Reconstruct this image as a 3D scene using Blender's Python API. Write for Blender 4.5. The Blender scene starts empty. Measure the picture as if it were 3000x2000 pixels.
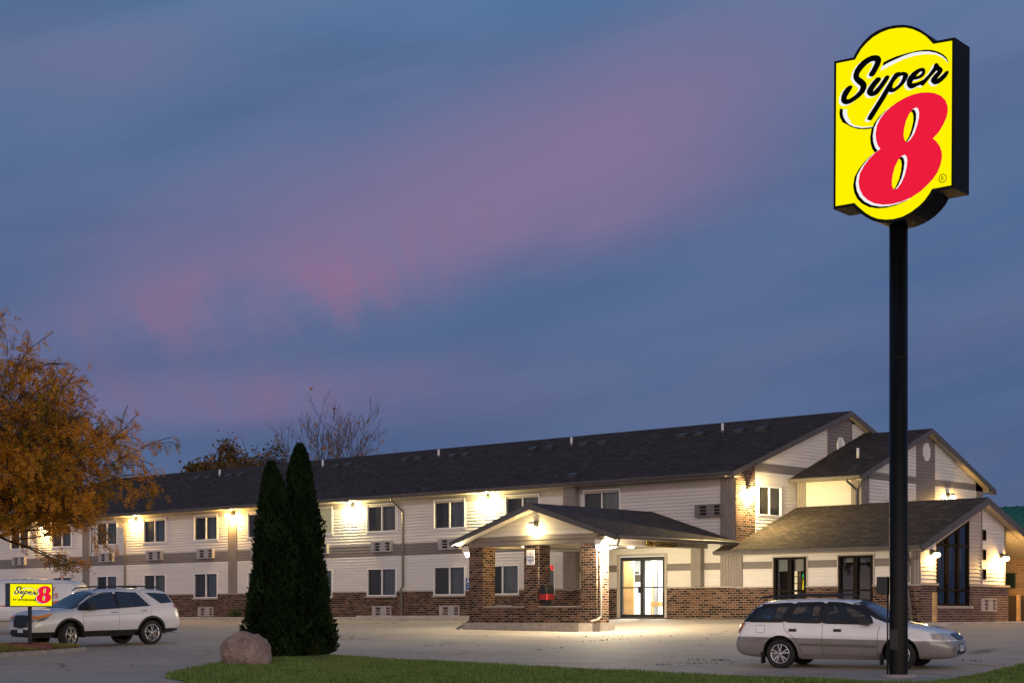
import bpy, bmesh, math, random
import numpy as np
from mathutils import Vector, Matrix
from mathutils.bvhtree import BVHTree
R = math.radians
random.seed(7)
rng = np.random.default_rng(7)
scn = bpy.context.scene
COL = scn.collection

# ------------------------------------------------------------------ camera
CAMZ = 0.05
cam_d = bpy.data.cameras.new('camera')
cam = bpy.data.objects.new('camera', cam_d); COL.objects.link(cam)
cam.location = (0, 0, CAMZ)
cam.rotation_euler = (R(90), 0, 0)
cam_d.sensor_width = 36.0
cam_d.lens = 36.0 * 5071 / 3000
cam_d.shift_y = 804 / 3000.0
cam_d.clip_start = 0.1
cam_d.clip_end = 4000
scn.camera = cam
scn.view_settings.view_transform = 'Standard'
scn.view_settings.look = 'None'
scn.view_settings.exposure = 0
scn.view_settings.gamma = 1
scn.cycles.use_denoising = True
scn.cycles.max_bounces = 6
scn.cycles.diffuse_bounces = 3
scn.cycles.glossy_bounces = 3
scn.cycles.transmission_bounces = 4
scn.cycles.transparent_max_bounces = 6
scn.cycles.sample_clamp_indirect = 6
scn.cycles.caustics_reflective = False
scn.cycles.caustics_refractive = False

# ------------------------------------------------------------------ world: dusk sky
SUN_EL = 9.0
world = bpy.data.worlds.new('World'); scn.world = world; world.use_nodes = True
wt = world.node_tree; wt.nodes.clear()
class NG:
    """tiny helper to write node arithmetic"""
    def __init__(s, t): s.t = t
    def node(s, typ, **kw):
        n = s.t.nodes.new(typ)
        for k, v in kw.items(): setattr(n, k, v)
        return n
    def put(s, sock, v):
        if isinstance(v, (int, float)): sock.default_value = v
        elif isinstance(v, (tuple, list)): sock.default_value = tuple(v) + ((1.0,) if len(v) == 3 and sock.type == 'RGBA' else ())
        else: s.t.links.new(v, sock)
    def m(s, op, a, b=0.0, c=0.0, clamp=False):
        n = s.node('ShaderNodeMath', operation=op, use_clamp=clamp)
        s.put(n.inputs[0], a); s.put(n.inputs[1], b); s.put(n.inputs[2], c)
        return n.outputs[0]
    def add(s, a, b): return s.m('ADD', a, b)
    def sub(s, a, b): return s.m('SUBTRACT', a, b)
    def mul(s, a, b, clamp=False): return s.m('MULTIPLY', a, b, clamp=clamp)
    def gauss(s, d, sig):
        q = s.mul(d, 1.0 / sig); return s.m('POWER', 2.71828, s.mul(s.mul(q, q), -1.0))
    def smooth(s, x, a, b):
        n = s.node('ShaderNodeMapRange', interpolation_type='SMOOTHSTEP')
        s.put(n.inputs[0], x); s.put(n.inputs[1], a); s.put(n.inputs[2], b); return n.outputs[0]
    def mix(s, f, a, b, blend='MIX'):
        n = s.node('ShaderNodeMix', data_type='RGBA', blend_type=blend)
        s.put(n.inputs[0], f); s.put(n.inputs[6], a); s.put(n.inputs[7], b); return n.outputs[2]
    def noise(s, vec, scale, detail=3.0, rough=0.5):
        n = s.node('ShaderNodeTexNoise'); n.inputs['Scale'].default_value = scale
        n.inputs['Detail'].default_value = detail; n.inputs['Roughness'].default_value = rough
        if vec is not None: s.t.links.new(vec, n.inputs['Vector'])
        return n.outputs[0]
    def comb(s, x, y, z):
        n = s.node('ShaderNodeCombineXYZ'); s.put(n.inputs[0], x); s.put(n.inputs[1], y); s.put(n.inputs[2], z); return n.outputs[0]
    def sep(s, v):
        n = s.node('ShaderNodeSeparateXYZ'); s.t.links.new(v, n.inputs[0]); return n.outputs
    def ramp(s, x, stops):
        n = s.node('ShaderNodeValToRGB'); cr = n.color_ramp
        while len(cr.elements) < len(stops): cr.elements.new(0.5)
        for e, (p, c) in zip(cr.elements, stops): e.position = p; e.color = tuple(c) + (1.0,)
        s.put(n.inputs[0], x); return n.outputs[0]
def lin(r, g, b):
    f = lambda c: (c / 255 / 12.92) if c / 255 <= 0.04045 else ((c / 255 + 0.055) / 1.055) ** 2.4
    return (f(r), f(g), f(b))
g = NG(wt)
tc = g.node('ShaderNodeTexCoord')
dx, dy, dz = g.sep(tc.outputs['Generated'])
base = g.ramp(g.mul(dz, 2.6, True), [(0.0, lin(68, 82, 116)), (0.30, lin(77, 96, 136)), (0.52, lin(83, 105, 147)), (0.76, lin(90, 116, 158)), (0.90, lin(88, 130, 172)), (1.0, lin(78, 112, 154))])
# cooler, greener blue towards the upper left
tl = g.mul(g.smooth(dx, -0.02, -0.3), g.smooth(dz, 0.18, 0.36))
base = g.mix(g.mul(tl, 0.5), base, lin(72, 114, 148))
# slow blue streaks
def rot(th):
    c, s_ = math.cos(R(th)), math.sin(R(th))
    return g.add(g.mul(dx, c), g.mul(dz, s_)), g.add(g.mul(dx, -s_), g.mul(dz, c))
p20, q20 = rot(20)
st = g.noise(g.comb(g.mul(p20, 3.2), g.mul(q20, 13.0), 0.0), 1.0, 3.0, 0.55)
base = g.mix(g.smooth(st, 0.36, 0.68), g.mix(0.50, base, lin(72, 104, 146)), g.mix(0.30, base, lin(106, 106, 148)))
p15, q15 = rot(13)
st2 = g.noise(g.comb(g.mul(p15, 3.6), g.mul(q15, 21.0), 9.0), 1.0, 4.0, 0.52)
base = g.mix(g.mul(g.smooth(st2, 0.42, 0.66), 0.30), base, lin(104, 118, 156))
base = g.mix(g.mul(g.smooth(st2, 0.50, 0.30), 0.28), base, lin(64, 88, 128))
# rose lit cloud, one long band and two fainter ones
pm, qm = rot(16)
n1 = g.noise(g.comb(g.mul(pm, 9.0), g.mul(qm, 22.0), 3.0), 1.0, 4.0, 0.55)
n2 = g.noise(g.comb(g.mul(g.add(dx, g.mul(dz, 0.30)), 46.0), g.mul(dz, 14.0), 1.0), 1.0, 3.0, 0.5)
plo, qlo = rot(12.5); pup, qup = rot(20.5)
wob = g.mul(g.sub(n1, 0.5), 0.045)
qoff = g.add(g.add(g.sub(qlo, 0.2009), wob), g.mul(g.mul(g.sub(n2, 0.5), 0.045), g.smooth(dx, 0.0, -0.09)))
lo = g.smooth(qoff, -0.032, 0.026); up = g.smooth(g.add(g.sub(qup, 0.2628), wob), 0.042, -0.042)
band = g.mul(g.mul(up, lo), g.mul(g.smooth(dx, -0.33, -0.17), g.smooth(dx, 0.20, 0.03)))
p3, q3 = rot(4)
n3 = g.noise(g.comb(g.mul(p3, 9.0), g.mul(q3, 30.0), 7.0), 1.0, 3.0, 0.5)
band2 = g.mul(g.gauss(g.add(g.sub(q3, 0.136), g.mul(g.sub(n3, 0.5), 0.02)), 0.017), g.gauss(g.add(dx, 0.17), 0.12))
p4, q4 = rot(25)
band3 = g.mul(g.gauss(g.sub(q4, 0.215), 0.055), g.gauss(g.sub(p4, 0.26), 0.12))
band4 = g.mul(g.gauss(g.sub(dz, 0.30), 0.024), g.gauss(g.add(dx, 0.22), 0.12))
pink = g.add(g.add(g.mul(band, 0.88), g.mul(band2, 0.60)), g.add(g.mul(band3, 0.22), g.mul(band4, 0.20)))
pink = g.mul(pink, g.add(0.50, g.add(g.mul(n1, 0.62), g.mul(st2, 0.40))), True)
edge = g.mul(g.smooth(qoff, 0.050, 0.004), g.smooth(dx, 0.02, -0.07))
rose = g.mix(g.mul(g.smooth(n2, 0.44, 0.66), edge), lin(132, 114, 152), lin(142, 110, 143))
front = g.mix(pink, base, rose)
# the western half of the sky, behind the viewer, still glows after sunset
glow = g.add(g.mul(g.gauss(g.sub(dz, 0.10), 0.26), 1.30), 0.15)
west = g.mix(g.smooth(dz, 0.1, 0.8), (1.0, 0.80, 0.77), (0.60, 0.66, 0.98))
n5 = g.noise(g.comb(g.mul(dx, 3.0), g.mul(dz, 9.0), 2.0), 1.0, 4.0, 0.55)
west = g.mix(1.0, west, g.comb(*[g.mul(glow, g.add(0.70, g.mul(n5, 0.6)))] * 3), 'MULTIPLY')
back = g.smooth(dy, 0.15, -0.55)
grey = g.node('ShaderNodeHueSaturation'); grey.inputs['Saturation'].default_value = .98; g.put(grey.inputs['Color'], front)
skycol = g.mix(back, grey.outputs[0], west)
below = g.smooth(dz, -0.02, -0.10)
skycol = g.mix(below, skycol, (0.07, 0.07, 0.075))
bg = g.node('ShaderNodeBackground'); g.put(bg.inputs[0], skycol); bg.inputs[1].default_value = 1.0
nis = g.node('ShaderNodeTexSky', sky_type='NISHITA', sun_disc=False)
nis.sun_elevation = R(2.0); nis.sun_rotation = R(180); nis.dust_density = 2.0
bg2 = g.node('ShaderNodeBackground'); g.put(bg2.inputs[0], g.mix(back, (0, 0, 0), nis.outputs[0])); bg2.inputs[1].default_value = 0.05
ad = g.node('ShaderNodeAddShader'); wt.links.new(bg.outputs[0], ad.inputs[0]); wt.links.new(bg2.outputs[0], ad.inputs[1])
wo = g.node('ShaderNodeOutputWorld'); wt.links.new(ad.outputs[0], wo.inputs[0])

# afterglow: one very soft lamp low in the west, behind the viewer
sd = bpy.data.lights.new('afterglow_sun', 'SUN'); sd.energy = 0.82; sd.angle = R(70); sd.color = (1.0, 0.86, 0.82)
so = bpy.data.objects.new('afterglow_sun', sd); COL.objects.link(so)
so.rotation_euler = (R(90 - SUN_EL), 0, R(6))

# ------------------------------------------------------------------ frames of reference
# The motel's facade runs along A (towards the right), V points into the building.
A = Vector((0.73703242, -0.67585739)); V = Vector((0.67585739, 0.73703242)); CORNER = Vector((7.9695, 61.8415))
ROTZ = math.atan2(A.y, A.x)
def W(s, b, z=0.0):
    p = CORNER + A * s + V * b; return Vector((p.x, p.y, z))
def SB(x, y):
    d = Vector((x, y)) - CORNER; return d.dot(A), d.dot(V)
_pb = [-400, -60, -38, -30, -20, -6.3, -1.6, 0, 400]; _pz = [-1.5, -1.3, -1.16, -1.05, -.86, -.38, -.12, -.04, -.04]
def hsb(s, b):
    z = np.interp(b, _pb, _pz); w = np.clip(-np.asarray(b) / 6, 0, 1)
    t = -0.0105 * np.clip(np.asarray(s) + 10, 0, 40); q = np.clip((np.asarray(s) - 2) / 5, 0, 1)
    return z + w * t + (1 - w) * (-.16 * q * q * (3 - 2 * q))
def hxy(x, y):
    s, b = SB(x, y); return float(hsb(s, b))

# ------------------------------------------------------------------ materials
MATS = {}
def mat(name, fn):
    if name in MATS: return MATS[name]
    m = bpy.data.materials.new(name); m.use_nodes = True
    t = m.node_tree; t.nodes.clear(); gg = NG(t)
    out = t.nodes.new('ShaderNodeOutputMaterial'); fn(gg, out); MATS[name] = m; return m
def princ(gg, out, col, rough=0.6, metal=0.0, spec=0.5, bump=None, bstr=0.3, bdist=0.02, **kw):
    p = gg.node('ShaderNodeBsdfPrincipled')
    gg.put(p.inputs['Base Color'], col); gg.put(p.inputs['Roughness'], rough); gg.put(p.inputs['Metallic'], metal)
    gg.put(p.inputs['Specular IOR Level'], spec)
    for k, v in kw.items(): gg.put(p.inputs[k.replace('_', ' ')], v)
    if bump is not None:
        b = gg.node('ShaderNodeBump'); b.inputs['Strength'].default_value = bstr; b.inputs['Distance'].default_value = bdist
        gg.put(b.inputs['Height'], bump); gg.t.links.new(b.outputs[0], p.inputs['Normal'])
    gg.t.links.new(p.outputs[0], out.inputs[0]); return p
def ocoord(gg): return gg.node('ShaderNodeTexCoord').outputs['Object']
def plain(name, col, rough=0.6, metal=0.0, spec=0.5, var=0.12, scale=3.0, **kw):
    def fn(gg, out):
        n = gg.noise(ocoord(gg), scale, 4.0, 0.6)
        c = gg.mix(gg.smooth(n, 0.3, 0.7), [x * (1 - var) for x in col], [min(1, x * (1 + var)) for x in col])
        princ(gg, out, c, rough, metal, spec, **kw)
    return mat(name, fn)
def emis(name, col, s=1.0):
    def fn(gg, out):
        e = gg.node('ShaderNodeEmission'); gg.put(e.inputs[0], col); e.inputs[1].default_value = s
        gg.t.links.new(e.outputs[0], out.inputs[0])
    return mat(name, fn)

def _siding(c0):
    def fn(gg, out):
        v = ocoord(gg); x, y, z = gg.sep(v)
        n = gg.noise(gg.comb(gg.mul(gg.add(x, y), 0.35), 0.0, gg.mul(z, 7.9)), 1.0, 2.0)       # board to board tone
        n2 = gg.noise(gg.comb(gg.mul(gg.add(x, y), 1.3), 0.0, gg.mul(z, 0.6)), 1.0, 4.0, 0.6)     # weather streaks
        c = gg.mix(gg.smooth(n, 0.3, 0.7), [k * .95 for k in c0], [k * 1.04 for k in c0])
        c = gg.mix(gg.mul(gg.smooth(n2, 0.50, 0.80), 0.16), c, [k * .72 for k in c0])
        princ(gg, out, c, 0.55, 0, 0.3)
    return fn
M_SID = mat('vinyl_siding_cream', _siding((0.655, 0.63, 0.60)))
M_TAUPE = mat('vinyl_siding_taupe', _siding((0.20, 0.178, 0.170)))
M_TRIM = plain('painted_trim_taupe', (0.17, 0.15, 0.14), 0.5, var=.08)
M_BOARD = plain('vertical_board_taupe', (0.22, 0.195, 0.18), 0.6, var=.08)
M_FASCIA = plain('fascia_taupe', (0.095, 0.086, 0.082), 0.45, var=.08)
M_SOFF = plain('soffit_panel', (0.40, 0.36, 0.31), 0.6, var=.05)
M_WHITE = plain('white_vinyl_frame', (0.78, 0.78, 0.80), 0.35, var=.03)
M_PVC = plain('white_pvc', (0.60, 0.61, 0.64), 0.4, var=.03)
M_CAP = plain('limestone_cap', (0.36, 0.32, 0.285), 0.8, var=.15, scale=6)
M_BRONZE = plain('dark_bronze_metal', (0.016, 0.012, 0.010), 0.8, spec=.06, var=.1)
M_BLACKMET = plain('black_metal', (0.012, 0.012, 0.013), 0.35, var=.15)
M_ACB = plain('air_conditioner_beige', (0.36, 0.335, 0.335), 0.5, var=.06)
M_DARK = plain('dark_recess', (0.012, 0.012, 0.014), 0.7, var=.1)

def brick_mat(name, palette, mortar, bw=0.235, bh=0.083, bmp=0.5):
    def fn(gg, out):
        v = ocoord(gg); x, y, z = gg.sep(v)
        vec = gg.comb(gg.add(x, y), z, 0.0)
        bt = gg.node('ShaderNodeTexBrick'); gg.t.links.new(vec, bt.inputs['Vector'])
        bt.offset = 0.5; bt.inputs['Scale'].default_value = 1.0
        bt.inputs['Mortar Size'].default_value = 0.010; bt.inputs['Mortar Smooth'].default_value = 0.15
        bt.inputs['Brick Width'].default_value = bw; bt.inputs['Row Height'].default_value = bh
        bt.inputs['Color1'].default_value = (0, 0, 0, 1); bt.inputs['Color2'].default_value = (1, 1, 1, 1); bt.inputs['Bias'].default_value = 0
        c = gg.ramp(bt.outputs[0], palette)
        n = gg.noise(vec, 30.0, 4.0, 0.65); n2 = gg.noise(vec, 0.8, 3.0)
        c = gg.mix(gg.mul(gg.smooth(n, 0.35, 0.75), 0.35), c, (0.05, 0.035, 0.03))
        mm = gg.mix(gg.smooth(n2, 0.35, 0.7), mortar, [k * .75 for k in mortar])
        c = gg.mix(bt.outputs['Fac'], c, mm)
        hgt = gg.sub(gg.mul(n, 0.3), bt.outputs['Fac'])
        princ(gg, out, c, 0.9, 0, 0.08, bump=hgt, bstr=bmp, bdist=0.012)
    return mat(name, fn)
M_BRICK = brick_mat('brown_mixed_brick', [(0.0, (0.014, 0.010, 0.009)), (0.36, (0.020, 0.014, 0.012)), (0.44, (0.080, 0.039, 0.027)), (0.75, (0.112, 0.056, 0.037)), (1.0, (0.165, 0.105, 0.074))], (0.27, 0.21, 0.17))
M_BRICK2 = brick_mat('red_mixed_brick', [(0.0, (0.048, 0.024, 0.021)), (0.4, (0.092, 0.045, 0.037)), (1.0, (0.15, 0.086, 0.070))], (0.33, 0.28, 0.25))
M_BRICK3 = brick_mat('tan_brick', [(0.0, (0.26, 0.15, 0.07)), (0.5, (0.36, 0.22, 0.11)), (1.0, (0.42, 0.28, 0.15))], (0.50, 0.42, 0.30), bh=0.1)

def _shingle(gg, out):
    v = ocoord(gg); x, y, z = gg.sep(v)
    vec = gg.comb(x, gg.mul(y, 1.06), 0.0)
    bt = gg.node('ShaderNodeTexBrick'); gg.t.links.new(vec, bt.inputs['Vector']); bt.offset = 0.5
    bt.inputs['Scale'].default_value = 1.0; bt.inputs['Mortar Size'].default_value = 0.010
    bt.inputs['Brick Width'].default_value = 0.30; bt.inputs['Row Height'].default_value = 0.145
    bt.inputs['Color1'].default_value = (0, 0, 0, 1); bt.inputs['Color2'].default_value = (1, 1, 1, 1)
    n = gg.noise(v, 1.4, 4.0, 0.65); n2 = gg.noise(gg.comb(gg.mul(x, 9.0), gg.mul(y, 3.0), gg.mul(z, 3.0)), 1.0, 3.0, 0.7)
    c = gg.ramp(bt.outputs[0], [(0.0, (0.034, 0.028, 0.026)), (0.5, (0.054, 0.045, 0.042)), (1.0, (0.086, 0.073, 0.069))])
    c = gg.mix(gg.mul(gg.smooth(n2, 0.35, 0.7), 0.5), c, (0.020, 0.017, 0.018))
    c = gg.mix(gg.mul(gg.smooth(n, 0.4, 0.7), 0.35), c, (0.052, 0.044, 0.044))
    c = gg.mix(gg.mul(bt.outputs['Fac'], 0.6), c, (0.010, 0.009, 0.009))
    princ(gg, out, c, 0.9, 0, 0.12, bump=gg.sub(gg.mul(n2, .5), bt.outputs['Fac']), bstr=0.6, bdist=0.012)
M_SHING = mat('asphalt_shingle', _shingle)
def _shingle_w(gg, out):
    v = ocoord(gg); x, y, z = gg.sep(v); vec = gg.comb(x, gg.mul(y, 1.08), 0.0)
    bt = gg.node('ShaderNodeTexBrick'); gg.t.links.new(vec, bt.inputs['Vector']); bt.offset = 0.5
    bt.inputs['Scale'].default_value = 1.0; bt.inputs['Mortar Size'].default_value = 0.012
    bt.inputs['Brick Width'].default_value = 0.30; bt.inputs['Row Height'].default_value = 0.15
    bt.inputs['Color1'].default_value = (0, 0, 0, 1); bt.inputs['Color2'].default_value = (1, 1, 1, 1)
    n2 = gg.noise(gg.comb(gg.mul(x, 8.0), gg.mul(y, 3.0), gg.mul(z, 3.0)), 1.0, 3.0, 0.7)
    c = gg.ramp(bt.outputs[0], [(0.0, (0.046, 0.037, 0.032)), (0.5, (0.066, 0.054, 0.047)), (1.0, (0.095, 0.079, 0.068))])
    c = gg.mix(gg.mul(gg.smooth(n2, 0.35, 0.7), 0.45), c, (0.036, 0.030, 0.027)); c = gg.mix(gg.mul(bt.outputs['Fac'], 0.65), c, (0.014, 0.012, 0.011))
    princ(gg, out, c, 0.9, 0, 0.12, bump=gg.sub(gg.mul(n2, .5), bt.outputs['Fac']), bstr=0.6, bdist=0.012)
M_SHINGW = mat('wing_shingle', _shingle_w)

def _concrete(gg, out):
    v = ocoord(gg); x, y, z = gg.sep(v)
    u = gg.add(gg.mul(x, A.x), gg.mul(y, A.y)); w = gg.add(gg.mul(x, V.x), gg.mul(y, V.y))
    big = gg.noise(gg.comb(gg.mul(u, 0.10), gg.mul(w, 0.22), 0.0), 1.0, 4.0, 0.6)
    mid = gg.noise(gg.comb(u, w, 0.0), 0.9, 5.0, 0.65); fine = gg.noise(gg.comb(u, w, 0.0), 22.0, 4.0, 0.7)
    c = gg.ramp(mid, [(0.25, (0.355, 0.312, 0.272)), (0.5, (0.40, 0.352, 0.308)), (0.75, (0.43, 0.38, 0.334))])
    c = gg.mix(gg.mul(gg.smooth(big, 0.42, 0.68), 0.30), c, (0.24, 0.21, 0.19))
    c = gg.mix(gg.mul(gg.smooth(fine, 0.4, 0.75), 0.14), c, (0.17, 0.155, 0.142))
    # drive lane: darker, oil stained strip parallel to the facade
    lane = gg.gauss(gg.add(w, -29.5), 3.6); st = gg.noise(gg.comb(gg.mul(u, 0.35), gg.mul(w, 0.9), 3.0), 1.0, 4.0, 0.6)
    c = gg.mix(gg.mul(gg.smooth(st, 0.42, 0.62), gg.mul(lane, 0.30)), c, (0.18, 0.165, 0.155))
    bt = gg.node('ShaderNodeTexBrick'); gg.t.links.new(gg.comb(u, w, 0.0), bt.inputs['Vector']); bt.offset = 0.0
    bt.inputs['Scale'].default_value = 1.0; bt.inputs['Mortar Size'].default_value = 0.016
    bt.inputs['Brick Width'].default_value = 5.2; bt.inputs['Row Height'].default_value = 4.1
    jn = gg.noise(gg.comb(u, w, 0.0), 0.5, 2.0)
    c = gg.mix(gg.mul(bt.outputs['Fac'], gg.mul(gg.smooth(jn, 0.40, 0.60), 0.75)), c, (0.07, 0.062, 0.055))
    # wandering cracks
    dv = gg.node('ShaderNodeTexVoronoi', feature='DISTANCE_TO_EDGE'); dv.inputs['Scale'].default_value = 0.16
    wob = gg.noise(gg.comb(u, w, 5.0), 1.2, 4.0, 0.6)
    gg.t.links.new(gg.comb(gg.add(u, gg.mul(wob, 1.6)), gg.add(w, gg.mul(mid, 1.6)), 0.0), dv.inputs['Vector'])
    cr = gg.mul(gg.smooth(dv.outputs['Distance'], 0.006, 0.0015), gg.smooth(big, 0.40, 0.58))
    c = gg.mix(gg.mul(cr, 0.75), c, (0.05, 0.045, 0.04))
    princ(gg, out, c, 0.78, 0, 0.35, bump=gg.add(fine, gg.mul(mid, .6)), bstr=0.10, bdist=0.01)
M_CONC = mat('worn_concrete', _concrete)
M_KERB = plain('kerb_concrete', (0.30, 0.27, 0.245), 0.85, var=.16, scale=5)
M_WALK = plain('sidewalk_concrete', (0.42, 0.385, 0.35), 0.85, var=.15, scale=2.5)
def _soil(gg, out):
    v = ocoord(gg); n = gg.noise(v, 1.6, 5.0, 0.65); n2 = gg.noise(v, 14.0, 4.0, 0.7)
    c = gg.mix(gg.smooth(n, 0.35, 0.65), (0.040, 0.062, 0.018), (0.072, 0.082, 0.028))
    c = gg.mix(gg.mul(gg.smooth(n2, .4, .7), .5), c, (0.035, 0.035, 0.015))
    princ(gg, out, c, 0.95, 0, 0.1, bump=n2, bstr=.6, bdist=.03)
M_SOIL = mat('lawn_turf', _soil)
M_MULCH = plain('bark_mulch', (0.055, 0.03, 0.022), 0.95, var=.5, scale=16)
def _grass(c1, c2, c3):
    def fn(gg, out):
        gi = gg.node('ShaderNodeNewGeometry'); v = ocoord(gg)
        r = gi.outputs['Random Per Island']; n = gg.noise(v, 0.7, 3.0)
        c = gg.mix(r, c1, c2); n2 = gg.noise(v, 4.0, 3.0); c = gg.mix(gg.mul(gg.smooth(n, 0.45, 0.7), 0.6), c, c3); c = gg.mix(gg.mul(gg.smooth(n2, 0.55, 0.72), 0.5), c, [k * 1.5 for k in c3]); c = gg.mix(gg.mul(gg.smooth(n2, 0.45, 0.30), 0.6), c, [k * .5 for k in c1])
        princ(gg, out, c, 0.6, 0, 0.25)
    return fn
M_GRASS = mat('grass_blade', _grass((0.048, 0.115, 0.015), (0.19, 0.27, 0.070), (0.14, 0.18, 0.045)))
M_GRASS2 = mat('dry_grass_blade', _grass((0.12, 0.125, 0.03), (0.24, 0.19, 0.06), (0.22, 0.15, 0.05)))
M_YLINE = plain('faded_yellow_paint', (0.60, 0.40, 0.13), 0.7, var=.4, scale=9)
M_WLINE = plain('faded_white_paint', (0.68, 0.66, 0.62), 0.7, var=.3, scale=9)

def glass_mat(name, tint=(0.02, 0.022, 0.025), transp=0.6, rough=0.02, f=0.08):
    def fn(gg, out):
        tr = gg.node('ShaderNodeBsdfTransparent'); tr.inputs[0].default_value = (.86, .90, .92, 1)
        df = gg.node('ShaderNodeBsdfDiffuse'); df.inputs[0].default_value = tuple(tint) + (1,)
        gl = gg.node('ShaderNodeBsdfGlossy'); gl.inputs['Roughness'].default_value = rough; gl.inputs[0].default_value = (.95, .95, 1, 1)
        m1 = gg.node('ShaderNodeMixShader'); m1.inputs[0].default_value = transp
        gg.t.links.new(df.outputs[0], m1.inputs[1]); gg.t.links.new(tr.outputs[0], m1.inputs[2])
        fr = gg.node('ShaderNodeFresnel'); fr.inputs[0].default_value = 1.5
        k = gg.m('ADD', fr.outputs[0], f - 0.04, clamp=True)
        m2 = gg.node('ShaderNodeMixShader'); gg.put(m2.inputs[0], k)
        gg.t.links.new(m1.outputs[0], m2.inputs[1]); gg.t.links.new(gl.outputs[0], m2.inputs[2])
        gg.t.links.new(m2.outputs[0], out.inputs[0])
    return mat(name, fn)
M_PANE = glass_mat('window_pane', transp=0.85, f=.05)
M_SCREEN = glass_mat('insect_screen_pane', (0.035, 0.036, 0.038), 0.42, 0.2, 0.03)
M_DOORGL = glass_mat('door_pane', transp=0.97, f=0.04)
M_TALLGL = glass_mat('tall_window_pane', (0.014, 0.015, 0.016), 0.5, 0.03, 0.085)
def _curtain(col):
    def fn(gg, out):
        v = ocoord(gg); x, y, z = gg.sep(v)
        n = gg.noise(gg.comb(gg.mul(gg.add(x, y), 9.0), 0.0, gg.mul(z, .6)), 1.0, 3.0)
        princ(gg, out, gg.mix(gg.smooth(n, .3, .7), [k * .7 for k in col], col), 0.9, 0, 0.1)
    return fn
M_CURT = mat('grey_blue_curtain', _curtain((0.30, 0.325, 0.335)))
M_CURT2 = mat('olive_curtain', _curtain((0.33, 0.35, 0.30)))
M_CURT3 = mat('beige_curtain', _curtain((0.36, 0.33, 0.28)))
def _litcurt(gg, out):
    princ(gg, out, (0.5, 0.45, 0.3), 0.9, 0, 0.1, Emission_Color=(1, .85, .45), Emission_Strength=.30)  # light is put into the curtain as a weak emission of its own
M_LITCURT = mat('glowing_curtain', _litcurt)

# ------------------------------------------------------------------ mesh helpers
class MB:
    """collects faces for one mesh object (several materials allowed)"""
    def __init__(s): s.v = []; s.f = []; s.mi = []; s.sm = []
    def poly(s, pts, mi=0, smooth=False):
        n = len(s.v); s.v += [tuple(p) for p in pts]; s.f.append(tuple(range(n, n + len(pts)))); s.mi.append(mi); s.sm.append(smooth)
    def box(s, x0, x1, y0, y1, z0, z1, mi=0):
        n = len(s.v); s.v += [(x, y, z) for z in (z0, z1) for y in (y0, y1) for x in (x0, x1)]
        for q in ((0, 2, 3, 1), (4, 5, 7, 6), (0, 1, 5, 4), (1, 3, 7, 5), (3, 2, 6, 7), (2, 0, 4, 6)):
            s.f.append(tuple(n + k for k in q)); s.mi.append(mi); s.sm.append(False)
    def prism(s, poly, d0, d1, put, mi=0):
        """extrude a 2D polygon between depths d0 and d1; put(u, w, d) -> point"""
        n = len(s.v); k = len(poly)
        s.v += [tuple(put(u, w, d0)) for u, w in poly] + [tuple(put(u, w, d1)) for u, w in poly]
        s.f.append(tuple(n + i for i in range(k))); s.f.append(tuple(n + k + i for i in reversed(range(k))))
        for i in range(k): j = (i + 1) % k; s.f.append((n + i, n + k + i, n + k + j, n + j))
        s.mi += [mi] * (k + 2); s.sm += [False] * (k + 2)
    def tube(s, pts, rads, seg=8, mi=0, cap=True, smooth=True):
        pts = [Vector(p) for p in pts]
        if not hasattr(rads, '__len__'): rads = [rads] * len(pts)
        n0 = len(s.v); up = None
        for i, p in enumerate(pts):
            d = (pts[min(i + 1, len(pts) - 1)] - pts[max(i - 1, 0)]).normalized()
            ref = Vector((0, 0, 1)) if abs(d.z) < .9 else Vector((1, 0, 0))
            if up is None: up = d.cross(ref).normalized()
            up = (up - d * up.dot(d)).normalized(); w = d.cross(up)
            for k in range(seg):
                a = 2 * math.pi * k / seg; s.v.append(tuple(p + (up * math.cos(a) + w * math.sin(a)) * rads[i]))
        for i in range(len(pts) - 1):
            for k in range(seg):
                a = n0 + i * seg + k; b = n0 + i * seg + (k + 1) % seg
                s.f.append((a, b, b + seg, a + seg)); s.mi.append(mi); s.sm.append(smooth)
        if cap:
            s.f.append(tuple(n0 + k for k in reversed(range(seg)))); s.mi.append(mi); s.sm.append(False)
            e = n0 + (len(pts) - 1) * seg; s.f.append(tuple(e + k for k in range(seg))); s.mi.append(mi); s.sm.append(False)
    def lathe(s, prof, ctr, axis='z', seg=20, mi=0, smooth=True):
        n0 = len(s.v); m = len(prof)
        for k in range(seg):
            a = 2 * math.pi * k / seg; c, q = math.cos(a), math.sin(a)
            for r, h in prof:
                p = (r * c, r * q, h) if axis == 'z' else ((r * c, h, r * q) if axis == 'y' else (h, r * c, r * q))
                s.v.append((p[0] + ctr[0], p[1] + ctr[1], p[2] + ctr[2]))
        for k in range(seg):
            k2 = (k + 1) % seg
            for i in range(m - 1):
                s.f.append((n0 + k * m + i, n0 + k2 * m + i, n0 + k2 * m + i + 1, n0 + k * m + i + 1)); s.mi.append(mi); s.sm.append(smooth)
    def build(s, name, mats, parent=None, offset=(0, 0, 0), fix=True):
        me = bpy.data.meshes.new(name)
        o = offset
        me.from_pydata([(p[0] - o[0], p[1] - o[1], p[2] - o[2]) for p in s.v] if any(o) else s.v, [], s.f)
        for m_ in (mats if isinstance(mats, (list, tuple)) else [mats]): me.materials.append(m_)
        me.polygons.foreach_set('material_index', s.mi); me.polygons.foreach_set('use_smooth', s.sm)
        if fix:
            bm = bmesh.new(); bm.from_mesh(me); bmesh.ops.recalc_face_normals(bm, faces=bm.faces); bm.to_mesh(me); bm.free()
        me.update()
        ob = bpy.data.objects.new(name, me); COL.objects.link(ob)
        if parent is not None: ob.parent = parent
        return ob
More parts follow.
